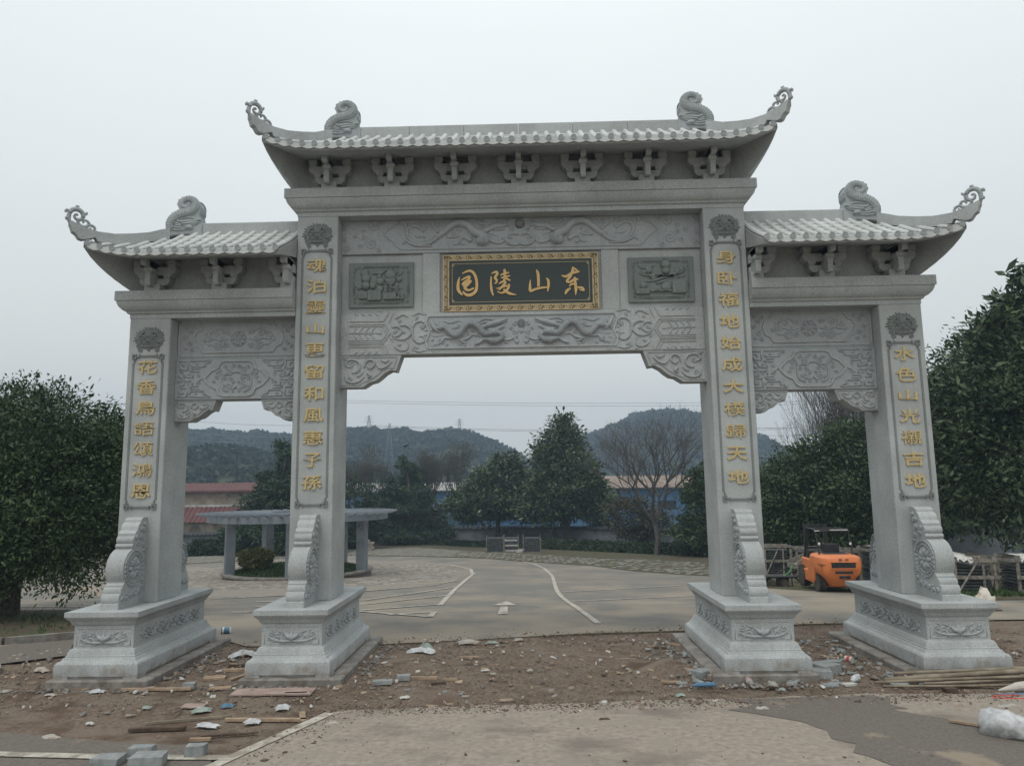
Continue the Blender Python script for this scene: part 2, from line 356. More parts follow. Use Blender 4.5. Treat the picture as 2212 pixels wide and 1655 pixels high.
for a, b in zip(edge[:-1], edge[1:]):
    n = int((b[0] - a[0]) / .1)
    for i in range(n): ap.append((a[0] + (b[0] - a[0]) * i / n, a[1] + (b[1] - a[1]) * i / n + random.uniform(-.035, .035)))
ap += [(40, -1.8), (40, -16)]
sheet('apron_pavement', ap, .022, M['apron'], kind='structure')
sheet('side_pavement', [(-40, -16), (-3.64, -16), (-3.04, -3.95), (-3.3, -3.4), (-4.3, -3.25), (-5.6, -2.95), (-7, -2.6), (-40, -2)], .018, M['damp'], kind='structure')
damp = [(2.46, -1.86), (3.3, -1.83), (4.3, -1.76), (4.45, -1.9), (4.36, -2.12), (4.5, -2.3), (4.25, -2.33), (4.6, -2.62), (4.97, -2.87), (5.3, -3.2), (6.4, -3.5), (8, -3.7), (10, -5), (9, -9), (5, -6.4), (3.95, -4.9), (3.55, -4.2),
        (3.42, -3.97), (3.24, -3.7), (3.36, -3.47), (3.2, -3.3), (3.25, -3.05), (3.12, -2.8), (2.9, -2.62), (2.6, -2.42), (2.38, -2.3), (2.6, -2.2), (2.75, -2.05), (2.5, -1.95)]
dp = []
for i in range(len(damp)):
    a = damp[i]; b = damp[(i + 1) % len(damp)]; n = max(1, int(math.hypot(a[0] - b[0], a[1] - b[1]) / .12))
    for k in range(n): dp.append((a[0] + (b[0] - a[0]) * k / n + random.uniform(-.025, .025), a[1] + (b[1] - a[1]) * k / n + random.uniform(-.02, .02)))
sheet('damp_pavement', dp, .027, M['damp'], kind='structure')
line([(-9, -3.2), (-5.42, -3.6), (-4.06, -3.71), (-2.98, -3.74)], .13, .03)
line([(-3.25, -4.6), (-2.98, -3.85), (-2.33, -2.32)], .14, .031)
# lane markings behind the gateway
line([(-.32, 31.77), (.35, 29.2), (.75, 26.6), (.93, 24), (1.0, 20.5), (.96, 18), (.91, 14.5), (.89, 12), (.93, 10), (1.02, 8.3), (1.15, 6.7), (1.25, 5.3), (1.38, 3.4)], .13, .03)
line([(-2.61, 24.3), (-2.55, 20), (-2.45, 14.5), (-2.34, 10.7), (-2.22, 7.6)], .14, .03)
line([(-2.14, 5.9), (-2.1, 4.83)], .13, .031)
for q in ([(-7.5, 9.2), (-4.5, 9.4), (-2.46, 14.4)], [(-7, 7.8), (-4.2, 8.1), (-2.36, 10.8)], [(-7, 6.3), (-3.9, 6.55), (-2.6, 7.6), (-2.24, 7.9)], [(-4, 6.25), (-2.12, 4.85)], [(-3.1, 5.35), (-2.5, 5.75), (-2.18, 5.88)]): line(q, .13, .034)
line([(.93, 11.5), (5.26, 13.99), (8, 15.6)], .1, .034); line([(1.1, 8.3), (4.65, 9.65)], .09, .034); line([(-20, 9.5), (-9.5, 7.9)], .12, .03); line([(-14, 5.6), (-9.6, 4.9)], .1, .03)
line([(-12, 8.7), (-7.5, 11.4), (-5.3, 12.9), (-3.5, 15.3), (-2.85, 18.4)], .13, .036)
mb = MB(); mb.add([(x, y, G(y) + .032) for x, y in ((-.57, 8.5), (-.88, 7.35), (-.27, 7.3))] + [(x, y, G(y) + .032) for x, y in ((-.67, 7.0), (-.49, 7.0), (-.44, 5.2), (-.66, 5.2))], [(0, 1, 2), (3, 4, 5, 6)])
mb.build('road_arrow', M['line'], kind='structure')
# plaza round the pergola, with rings of small setts
PC = (-10.6, 22.9)
ring = [(-2.65, 23), (-2.95, 18.3), (-3.7, 15.5), (-5.3, 12.9), (-7.5, 11.4), (-9.6, 10.8), (-12.5, 11.2), (-16, 13.5), (-18.5, 17), (-19.3, 22), (-18.3, 28.2), (-15.5, 32), (-11, 34.4), (-6.4, 32.1), (-4.3, 29.7), (-3, 26.5)]
sheet('plaza', ring, .024, M['plaza'], kind='structure')
M['sett'] = mat('granite_setts', (.13, .115, .095), (.26, .235, .20), 5, .85, island=.25)
V = []; F = []
for rr in np.arange(3.6, 8.6, .32):
    n = int(2 * math.pi * rr / .34)
    for k in range(n):
        a = 2 * math.pi * k / n + rr; x = PC[0] + rr * math.cos(a); y = PC[1] + rr * math.sin(a)
        if x > -3.4 or y < 13.6: continue
        d = .135; c, s_ = math.cos(a), math.sin(a); b = len(V); z = G(y)
        for (p, q, h) in ((-1, -1, .026), (1, -1, .026), (1, 1, .026), (-1, 1, .026), (-.75, -.75, .04), (.75, -.75, .04), (.75, .75, .04), (-.75, .75, .04)):
            V.append((x + d * (p * c - q * s_), y + d * (p * s_ + q * c), G(y + d * (p * s_ + q * c)) + h))
        F += [(b + 4, b + 5, b + 6, b + 7), (b, b + 1, b + 5, b + 4), (b + 1, b + 2, b + 6, b + 5), (b + 2, b + 3, b + 7, b + 6), (b + 3, b, b + 4, b + 7)]
npmesh('plaza_setts', np.array(V), np.array(F), M['sett'], kind='stuff', label='rings of small granite setts paving the round plaza', cat='paving')
line([(-18.4, 28.2), (-15.5, 32.1), (-11, 34.5), (-6.4, 32.2), (-4.3, 29.8), (-2.95, 26.5), (-2.6, 23)], .16, .036)
# grass paver bands
gp = [(-20.5, 33.3), (-17.5, 37.1), (-12.8, 40.4), (-7.3, 38.3), (-3.07, 35.7), (-.32, 32.0), (3.34, 28.0), (6.45, 21.1), (8.6, 18.1), (20, 14), (22, 20), (12.5, 26), (9.5, 28.7), (6.7, 32), (3.9, 34.1), (.8, 38.4), (-4.3, 43.8), (-9.1, 50.2), (-15, 48.8), (-20.2, 44.4), (-26, 38.5), (-24, 33)]
sheet('wall_verge', [(-45, 33), (-24, 33), (-26, 38.5), (-20.2, 44.4), (-15, 48.8), (-9.1, 50.2), (-4.3, 43.8), (.8, 38.4), (6.7, 32), (12.5, 26), (45, 24), (45, 75), (-45, 75)], .012, M['earth'], kind='structure')
sheet('grass_verge', gp, .02, M['earth'], kind='structure')
M['paver'] = mat('pale_paver', (.15, .145, .12), (.24, .235, .20), 3, .85, island=.2)
def inside(x, y, poly):
    r = False; j = len(poly) - 1
    for i in range(len(poly)):
        if (poly[i][1] > y) != (poly[j][1] > y) and x < (poly[j][0] - poly[i][0]) * (y - poly[i][1]) / (poly[j][1] - poly[i][1]) + poly[i][0]: r = not r
        j = i
    return r
V = []; F = []
yy = 14.0
while yy < 50:
    xx = -25.0
    while xx < 20:
        x, y = xx + (.3 if int(round(yy / .36)) % 2 else 0), yy
        if inside(x, y, gp) and inside(x - .2, y - .2, gp) and random.random() < (.95 if x < -5 else .5):
            b = len(V); w2, h2 = .11, .13
            for p, q in ((-1, -1), (1, -1), (1, 1), (-1, 1)): V.append((x + p * w2 + q * .12, y + q * h2, G(y + q * h2) + .05))
            for p, q in ((-1, -1), (1, -1)): V.append((x + p * w2 + q * .12, y + q * h2, G(y + q * h2) + .02))
            F += [(b, b + 1, b + 2, b + 3), (b + 4, b + 5, b + 1, b)]
        xx += .33
    yy += .36
npmesh('grass_pavers', np.array(V), np.array(F), M['paver'], kind='stuff', label='pale open paving blocks set in grass along the curved road', cat='paving')
# left verge bed under the big tree
mb = MB()
bed = [(-8.3, 2.35), (-9.3, 1.85), (-11, 1.6), (-16, 1.5), (-30, 1.8), (-30, 5.5), (-16, 6.4), (-11, 6.4), (-9.6, 4.8), (-8.6, 3.2)]
mb.prism([(x, y) for x, y in bed], 0, 1, lambda a, b, t: (a, b, G(b) - .05 + t * .17))
mb.build('planting_bed', M['earth'], kind='structure')
mb = MB(); K = [(x, y, G(y) + .06) for x, y in bed[:5]]
for a, b in zip(K[:-1], K[1:]):
    n = max(1, int((Vector(b) - Vector(a)).length / .6))
    for i in range(n):
        p = Vector(a).lerp(Vector(b), i / n); q = Vector(a).lerp(Vector(b), (i + .97) / n); d = (q - p).normalized(); s_ = Vector((-d.y, d.x, 0)) * .05
        mb.add([tuple(p - s_ + Vector((0, 0, z))) for z in (-.12, .07)] + [tuple(p + s_ + Vector((0, 0, z))) for z in (-.12, .07)] + [tuple(q - s_ + Vector((0, 0, z))) for z in (-.12, .07)] + [tuple(q + s_ + Vector((0, 0, z))) for z in (-.12, .07)],
               [(0, 1, 3, 2), (4, 6, 7, 5), (0, 4, 5, 1), (2, 3, 7, 6), (1, 5, 7, 3)])
mb.build('kerb', M['concrete'], kind='structure')
sheet('side_path', [(-40, 1.4), (-9.4, 1.7), (-8.2, 2.2), (-7.55, .9), (-8.26, .36), (-9.5, .1), (-40, -.2)], .02, M['damp'], kind='structure')
mb = MB(); mb.prism([(-9.6, -.55), (-8.6, -.7), (-8.05, -.5), (-7.85, -.2), (-8.05, .08), (-8.7, .2), (-9.6, .1)], 0, 1, lambda a, b, t: (a, b, -.14 + .13 * t))
mb.build('concrete_footing', M['concrete'], kind='structure')
# ------------------------------------------------------------------ relief carving tools: strokes are rounded ridges standing out of a face
def smooth_pts(P, sub=3):
    if len(P) < 3: return P
    out = []; n = len(P)
    for i in range(n - 1):
        p0 = P[max(i - 1, 0)]; p1 = P[i]; p2 = P[i + 1]; p3 = P[min(i + 2, n - 1)]
        for k in range(sub):
            t = k / sub; t2 = t * t; t3 = t2 * t
            out.append(tuple(.5 * (2 * b + (-a + c) * t + (2 * a - 5 * b + 4 * c - d) * t2 + (-a + 3 * b - 3 * c + d) * t3) for a, b, c, d in zip(p0, p1, p2, p3)))
    out.append(P[-1]); return out
def stroke(mb, P, f, k=.9, sub=3, flat=False, hmax=9):
    P = smooth_pts(P, sub); m = len(P); vs = []; fs = []
    for i, p in enumerate(P):
        a = P[max(i - 1, 0)]; b = P[min(i + 1, m - 1)]; dx, dy = b[0] - a[0], b[1] - a[1]; L = math.hypot(dx, dy) or 1e-6; nx, ny = -dy / L, dx / L
        r = max(p[2], .0008); h = min(r * k, hmax)
        sec = ((-1, -.15), (-.86, .62), (0, 1), (.86, .62), (1, -.15)) if not flat else ((-1, -.15), (-.92, 1), (0, 1.02), (.92, 1), (1, -.15))
        for s_, hh in sec: vs.append(f(p[0] + nx * r * s_, p[1] + ny * r * s_, (hh * h if not flat else hh * k)))
    for i in range(m - 1):
        for j in range(4): fs.append((i * 5 + j, i * 5 + j + 1, i * 5 + j + 6, i * 5 + j + 5))
    fs.append((4, 3, 2, 1, 0)); fs.append(tuple((m - 1) * 5 + j for j in range(5)))
    mb.add(vs, fs)
def spiral(cx, cy, r, a0=0, d=1, turns=1.4, w=.02, n=11, r1=.12):
    P = []
    for i in range(n):
        t = i / (n - 1); rr = r * (1 - t) + r * r1 * t; a = a0 + d * turns * 2 * math.pi * t
        P.append((cx + rr * math.cos(a), cy + rr * math.sin(a), w * (.75 + .35 * t)))
    return P
def knob(mb, x, y, r, f, k=.9, n=8):
    rings = []
    for rr, hh in ((1, -.1), (.85, .5), (.5, .87), (.08, 1)):
        rings.append([f(x + r * rr * math.cos(2 * math.pi * i / n), y + r * rr * math.sin(2 * math.pi * i / n), r * k * hh) for i in range(n)])
    mb.loft(rings, True, True)
def cloud(cx, cy, s, d=1, w=.013):
    S = [spiral(cx, cy, s, 0 if d > 0 else math.pi, d, 1.5, w), spiral(cx + d * s * 1.5, cy - s * .35, s * .62, math.pi * .5, -d, 1.3, w * .9), spiral(cx - d * s * 1.3, cy - s * .5, s * .6, math.pi * .5, d, 1.3, w * .9)]
    S.append([(cx - d * s * 2.2, cy - s * 1.1, w * .5), (cx - d * s, cy - s * 1.2, w), (cx + d * s, cy - s * 1.05, w), (cx + d * s * 2.4, cy - s * .9, w * .4)])
    return S
def vine(x0, x1, y0, y1, n=4, w=.014, seed=1):
    """undulating stem with scrolls and leaf buds filling a box"""
    rr = random.Random(seed); S = []; cy = (y0 + y1) / 2; H = (y1 - y0) / 2; L = (x1 - x0) / n
    S.append([(x0 + (x1 - x0) * i / (4 * n), cy + H * .55 * math.sin(math.pi * i / 4), w) for i in range(4 * n + 1)])
    for i in range(n):
        s_ = 1 if i % 2 == 0 else -1; cx = x0 + L * (i + .5)
        S.append(spiral(cx, cy - s_ * H * .05, min(H * .62, L * .42), math.pi * (.5 if s_ > 0 else -.5), -s_, 1.35, w))
        for q in (-1, 1):
            bx = cx + q * L * .36; by = cy + s_ * H * .62 * -1
            S.append([(bx - q * L * .1, by + s_ * H * .18, w * .5), (bx, by, w * 1.2), (bx + q * L * .12, by - s_ * H * .18, w * .4)])
            S.append(spiral(bx, cy + s_ * H * .72, H * .2, rr.random() * 6, q, 1.1, w * .8, 7))
    return S
def mirror(S, cx=0): return [[(2 * cx - p[0], p[1], p[2]) for p in s] for s in S]
def F_front(Yf): return lambda u, v, h: (u, Yf - h, v)
def relief(name, S, f, m, parent, k=.9, knobs=(), **kw):
    kw.setdefault('kind', 'stuff'); mb = MB()
    for s in S: stroke(mb, s, f, k)
    for x, y, r in knobs: knob(mb, x, y, r, f)
    return mb.build(name, m, parent, smooth=True, **kw)
def ribbon(name, poly, wd, h, f, m, parent, closed=True, **kw):
    """flat raised band following a polyline"""
    mb = MB(); P = list(poly) + ([poly[0]] if closed else [])
    for a, b in zip(P[:-1], P[1:]):
        stroke(mb, [(a[0], a[1], wd), (b[0], b[1], wd)], f, h, 1, True)
    return mb.build(name, m, parent, **kw)

# ------------------------------------------------------------------ the gateway
gate = empty('stone_gateway', (0, 0, -.1), 0, 'tall grey granite gateway with four inscribed pillars, three tiled roofs and a black nameplate', 'gateway')
gate.location = (0, 0, 0)
XI, XO, HW, CD = 3.3, 5.985, .333, .79
def char_mesh(ch, m, wd, ht, thick, off):
    c = bpy.data.curves.new('t', 'FONT'); c.body = ch; c.extrude = thick; c.offset = off; c.resolution_u = 2; c.size = 1; c.bevel_depth = 0
    o = bpy.data.objects.new('t', c); col.objects.link(o)
    me = bpy.data.meshes.new_from_object(o.evaluated_get(bpy.context.evaluated_depsgraph_get()))
    bpy.data.objects.remove(o); bpy.data.curves.remove(c)
    n = len(me.vertices); co_ = np.empty(n * 3, np.float32); me.vertices.foreach_get('co', co_); co_ = co_.reshape(-1, 3)
    lo = co_.min(0); hi = co_.max(0); cx = (lo + hi) / 2; sx = wd / max(hi[0] - lo[0], .55); sy = ht / max(hi[1] - lo[1], .62)
    u = (co_[:, 0] - cx[0]) * sx; v = (co_[:, 1] - cx[1]) * sy; h = co_[:, 2]
    # clerical lift: horizontal strokes flick up toward their ends
    v = v + .10 * ht * (np.abs(u) / (wd / 2)) ** 3 * np.where(v < 0, 1, -.2)
    me.vertices.foreach_set('co', np.stack([u, -h, v], -1).astype(np.float32).ravel())
    me.materials.clear(); me.materials.append(m); me.update(); return me
def lion(mb, f):
    """guardian beast face, about .5 wide and .4 high, centred on 0,0"""
    for i in range(19):
        a = R(-28 + i * 236 / 18); r0_, r1_ = .135, .245 + .012 * math.sin(i * 2.1)
        x0, y0 = r0_ * math.cos(a) * 1.1, r0_ * math.sin(a) * .8 + .02; x1, y1 = r1_ * math.cos(a + .1) * 1.02, r1_ * math.sin(a + .12) * .80 + .02
        stroke(mb, [(x0, y0, .03), ((x0 + x1) / 2 + .012, (y0 + y1) / 2, .024), (x1, y1, .005)], f, 1.2)
    for s in (-1, 1):
        stroke(mb, spiral(s * .165, -.09, .045, 0, s, 1.2, .014), f, 1.6); stroke(mb, spiral(s * .155, .0, .035, 2, s, 1.1, .014), f, 1.8)
        stroke(mb, spiral(s * .13, -.165, .042, math.pi / 2, -s, 1.2, .013), f, 1.4)
        stroke(mb, [(s * .03, .045, .016), (s * .085, .055, .02), (s * .15, .085, .012), (s * .19, .12, .006)], f, 2.2)
        knob(mb, s * .068, .022, .022, f, 2.2); stroke(mb, [(s * .03, .01, .008), (s * .07, .0, .009), (s * .12, .015, .006)], f, 4)
        knob(mb, s * .03, -.03, .024, f, 2.2)
        stroke(mb, [(s * .1, -.055, .01), (s * .105, -.09, .012), (s * .085, -.125, .01)], f, 3)
    knob(mb, 0, .09, .085, f, .6, 12); knob(mb, 0, -.02, .03, f, 2.4)
    stroke(mb, [(-.12, -.035, .006), (-.07, -.05, .016), (0, -.042, .018), (.07, -.05, .016), (.12, -.035, .006)], f, 2.6)
    stroke(mb, [(-.095, -.075, .01), (-.05, -.068, .013), (0, -.075, .013), (.05, -.068, .013), (.095, -.075, .01)], f, 3)
    stroke(mb, [(-.085, -.105, .01), (0, -.115, .016), (.085, -.105, .01)], f, 2.8)
    stroke(mb, [(0, -.13, .03), (0, -.165, .022), (0, -.195, .003)], f, .8)
    stroke(mb, [(-.2, .04, .04), (0, .02, .10), (.2, .04, .04)], f, .28)
    stroke(mb, [(-.15, -.08, .05), (0, -.09, .07), (.15, -.08, .05)], f, .3)
TXT = {-XO: '花香鳥語頌鴻恩', -XI: '魂泊靈山更留和風惠子孫', XI: '身卧福地始成大樸歸天地', XO: '水色山光襯吉地'}
CH = {}
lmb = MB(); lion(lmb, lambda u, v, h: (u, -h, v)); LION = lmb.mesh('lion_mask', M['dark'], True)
def corner_fret(mb, cx, cz, sx, sz, f):
    def bar(x0, x1, z0, z1): stroke(mb, [(cx + sx * (x0 + x1) / 2, cz + sz * z0, (x1 - x0) / 2), (cx + sx * (x0 + x1) / 2, cz + sz * z1, (x1 - x0) / 2)], f, .022, 1, True)
    bar(0, .018, 0, .085); bar(.05, .068, 0, .085); bar(0, .068, 0, .018); bar(0, .068, .05, .068); bar(.068, .125, .035, .053); bar(.028, .046, .068, .135); bar(.107, .125, .0, .053)
# drum stone seen from the side: (y, z)
DR = [(0, .883), (-.7, .883), (-.7, .962), (-.682, .972), (-.70, 1.01), (-.70, 1.06), (-.68, 1.095), (-.645, 1.104), (-.655, 1.14), (-.64, 1.175), (-.605, 1.19), (-.607, 1.215), (-.575, 1.235)]
for i in range(13):
    a = R(216 - i * (216 - 100) / 12); DR.append((-.33 + .292 * math.cos(a), 1.43 + .292 * math.sin(a)))
DR += [(-.392, 1.728), (-.405, 1.76), (-.39, 1.79), (-.365, 1.795), (-.385, 1.825), (-.385, 1.86), (-.365, 1.893), (-.335, 1.90), (-.338, 1.94), (-.31, 1.975), (-.272, 1.985), (-.265, 2.03), (-.24, 2.075), (-.19, 2.10), (-.185, 2.135), (-.15, 2.16), (-.1, 2.172), (0, 2.172)]
def drum_mesh():
    mb = MB(); mb.prism(DR, -.13, .13, lambda a, b, t: (t, a, b)); return autosmooth(bpy.data.objects.new('x', mb.mesh('drum_stone', M['stone'])), 40).data
DRUM = drum_mesh()
DRUMC = []
for s in (-1, 1):
    mb = MB(); f = (lambda s: (lambda u, v, h: (s * (.128 + h), u, v)))(s)
    for q in range(24):
        a = 2 * math.pi * q / 24; b_ = 2 * math.pi * (q + 1) / 24
        for rad in (.205, .258): stroke(mb, [(-.33 + rad * math.cos(a), 1.43 + rad * math.sin(a), .010), (-.33 + rad * math.cos(b_), 1.43 + rad * math.sin(b_), .010)], f, 2.2, 1)
    for q in range(8):
        a = 2 * math.pi * q / 8; c, n_ = math.cos(a), math.sin(a)
        stroke(mb, [(-.33 + .03 * c, 1.43 + .03 * n_, .012), (-.33 + .10 * c, 1.43 + .10 * n_, .04), (-.33 + .165 * c, 1.43 + .165 * n_, .018)], f, 1.0)
        stroke(mb, [(-.33 + .09 * math.cos(a + .39), 1.43 + .09 * math.sin(a + .39), .012), (-.33 + .17 * math.cos(a + .39), 1.43 + .17 * math.sin(a + .39), .012)], f, 1.8)
    knob(mb, -.33, 1.43, .035, f)
    for (u, v, r, a) in ((-.60, 1.03, .045, 0), (-.49, 1.03, .05, 2), (-.38, 1.05, .05, 1), (-.27, 1.06, .05, 3), (-.16, 1.08, .05, 0), (-.08, 1.15, .045, 2), (-.09, 1.25, .04, 4), (-.07, 1.68, .035, 1), (-.1, 1.77, .05, 3), (-.25, 1.80, .055, 1), (-.14, 1.88, .05, 2), (-.28, 1.88, .04, 2), (-.1, 1.98, .04, 0), (-.17, 2.0, .035, 3), (-.08, 2.07, .03, 2)):
        stroke(mb, spiral(u, v, r, a, 1 if v > 1.5 else -1, 1.3, .014), f, 2.2)
    DRUMC.append(mb.mesh('carved_scroll', M['carve'], True))

mb = MB()
PR = [(.10, .883), (.10, .815), (.086, .808), (.086, .797), (.045, .755), (.036, .735), (.018, .70), (0, .69), (0, .40), (0, .378), (.028, .37), (.048, .33), (.056, .292), (.068, .285), (.068, .268), (.088, .262), (.098, .238), (.108, .225), (.136, .216), (.156, .19), (.163, .15), (.16, .03)]
mb.mould([(.135, .029), (.135, -.03)][::-1] + PR[::-1], -.43, .43, -.785, 1.478)
PLINTH = autosmooth(bpy.data.objects.new('x', mb.mesh('plinth', M['stone'])), 25).data
def feet():
    X0, X1, Y0, Y1 = -.588, .588, -.943, 1.636; out = []
    for sx in (-1, 1):
        for yy, sy in ((Y0, 1), (Y1, -1)):
            mb = MB()
            for (w_, h_) in ((.2, .0),):
                xa = sx * .588; xb = sx * (.588 - w_); mb.box(min(xa, xb), max(xa, xb), min(yy, yy + sy * .1), max(yy, yy + sy * .1), -.03 + h_, .029)
                ya, yb = yy, yy + sy * (w_ + .05); mb.box(min(sx * .586, sx * .486), max(sx * .586, sx * .486), min(ya, yb) + .002, max(ya, yb) - .002, -.0295 + h_, .0285)
            out.append(mb.mesh('plinth_foot', M['stone']))
    return out
FEET = feet()
mb = MB()
f = F_front(-.783)
S = []
for s in (-1, 1):
    S += [spiral(s * .10, .53, .05, 0, s, 1.2, .011), spiral(s * .20, .50, .055, 1, -s, 1.3, .012), spiral(s * .29, .56, .05, 2, s, 1.3, .012), spiral(s * .26, .46, .035, 0, -s, 1.2, .01), spiral(s * .32, .49, .03, 0, s, 1.2, .01)]
    S += [[(0, .455, .02), (s * .1, .45, .018), (s * .2, .455, .014), (s * .3, .49, .012), (s * .34, .54, .008)], [(0, .5, .035), (s * .06, .52, .03), (s * .11, .57, .006)], [(s * .13, .56, .006), (s * .17, .585, .014), (s * .22, .60, .004)], [(s * .05, .47, .012), (s * .12, .43, .014), (s * .15, .415, .003)]]
S += [[(0, .43, .006), (0, .5, .04), (0, .585, .008)]]
for s in S: stroke(mb, s, f, 1.5)
for a, b, c, d in ((-.385, .64, .385, .64), (-.385, .41, .385, .41), (-.385, .41, -.385, .64), (.385, .41, .385, .64)): stroke(mb, [(a, b, .007), (c, d, .007)], f, .8, 1)
for sx in (-1, 1):
    g = (lambda sx: (lambda u, v, h: (sx * (.428 + h), u, v)))(sx)
    for s in vine(-.62, .22, .42, .63, 4, .014, 3) + vine(.4, 1.28, .42, .63, 4, .014, 5) + [spiral(.31, .53, .08, 0, 1, 1.5, .016)]: stroke(mb, s, g, 1.8)
# small clouds on the feet
for s in (-1, 1):
    for q in cloud(s * .44, .075, .03, s, .007): stroke(mb, q, F_front(-.943), .8)
    g = (lambda s: (lambda u, v, h: (s * (.588 + h), u, v)))(s)
    for yy in (-.8, 1.5):
        for q in cloud(yy, .075, .03, 1, .007): stroke(mb, q, g, .8)
PCARV = mb.mesh('carved_lotus', M['carve'], True)
for cx in (-XO, -XI, XI, XO):
    top = 6.985 if abs(cx) < 5 else 5.33
    outer = abs(cx) > 5
    mb = MB(); mb.box(cx - HW, cx + HW, 0, CD, .88, top, .012)
    colm = mb.build('pillar', M['stone'], gate)
    ft = 4.74 if outer else 6.43; fb = 2.29
    # sunken darker channel of the inscription frame
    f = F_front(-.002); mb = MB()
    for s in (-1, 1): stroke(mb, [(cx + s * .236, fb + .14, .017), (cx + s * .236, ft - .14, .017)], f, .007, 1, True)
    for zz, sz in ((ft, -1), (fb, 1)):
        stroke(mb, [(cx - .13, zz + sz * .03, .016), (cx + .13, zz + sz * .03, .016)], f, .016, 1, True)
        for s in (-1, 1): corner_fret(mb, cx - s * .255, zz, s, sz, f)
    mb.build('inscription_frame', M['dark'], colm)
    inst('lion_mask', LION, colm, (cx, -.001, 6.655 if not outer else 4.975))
    t = TXT[cx]; z0 = 6.15 if not outer else 4.53; z1 = 2.665 if not outer else 2.57
    for i, c in enumerate(t):
        if c not in CH: CH[c] = char_mesh(c, M['gold'], .315 if c not in '山子' else .285, .225 if c != '山' else .18, .009, .010 if c not in '樸襯靈歸鴻語頌' else .0)
        inst('gold_character', CH[c], colm, (cx, -.011, z0 + (z1 - z0) * i / (len(t) - 1)))
    for sy in (1, -1):
        me = DRUM; ob = inst('drum_stone', me, gate, (cx - (.0 if sy > 0 else 0), 0 if sy > 0 else CD, 0), scale=None, rot=(0, 0, 0 if sy > 0 else math.pi))
        for q in DRUMC: inst('carved_scroll', q, ob, kind='stuff')
    pl = inst('plinth', PLINTH, gate, (cx, 0, 0)); [inst('plinth_foot', q, pl) for q in FEET]; inst('carved_lotus', PCARV, pl, kind='stuff')
    fd = MB(); fd.box(cx - .66, cx + .77, -1.02, 1.86, -.35, -.004, .02); 
    if cx > 0: fd = MB(); fd.box(cx - .77, cx + .66, -1.0, 1.88, -.35, -.004, .02)
    fd.build('foundation', M['concrete'], gate)

# cornices: slab with ogee moulding below
CP = [(.004, 6.98), (.004, 7.05), (.035, 7.06), (.05, 7.09), (.075, 7.10), (.095, 7.115), (.135, 7.16), (.155, 7.215), (.158, 7.24), (.178, 7.247), (.178, 7.40)]
def cornice(x0, x1, dz, l=True, r=True):
    mb = MB()
    rings = []
    for o, z in CP: rings.append([(x0 - (o if l else 0), -o, z - dz), (x1 + (o if r else 0), -o, z - dz), (x1 + (o if r else 0), CD + o, z - dz), (x0 - (o if l else 0), CD + o, z - dz)])
    mb.loft(rings); return autosmooth(mb.build('cornice', M['stone'], gate), 25)
cornice(-XI - HW, XI + HW, 0)
cornice(-XO - HW, -XI - HW - .003, 1.655, True, False); cornice(XI + HW + .003, XO + HW, 1.655, False, True)

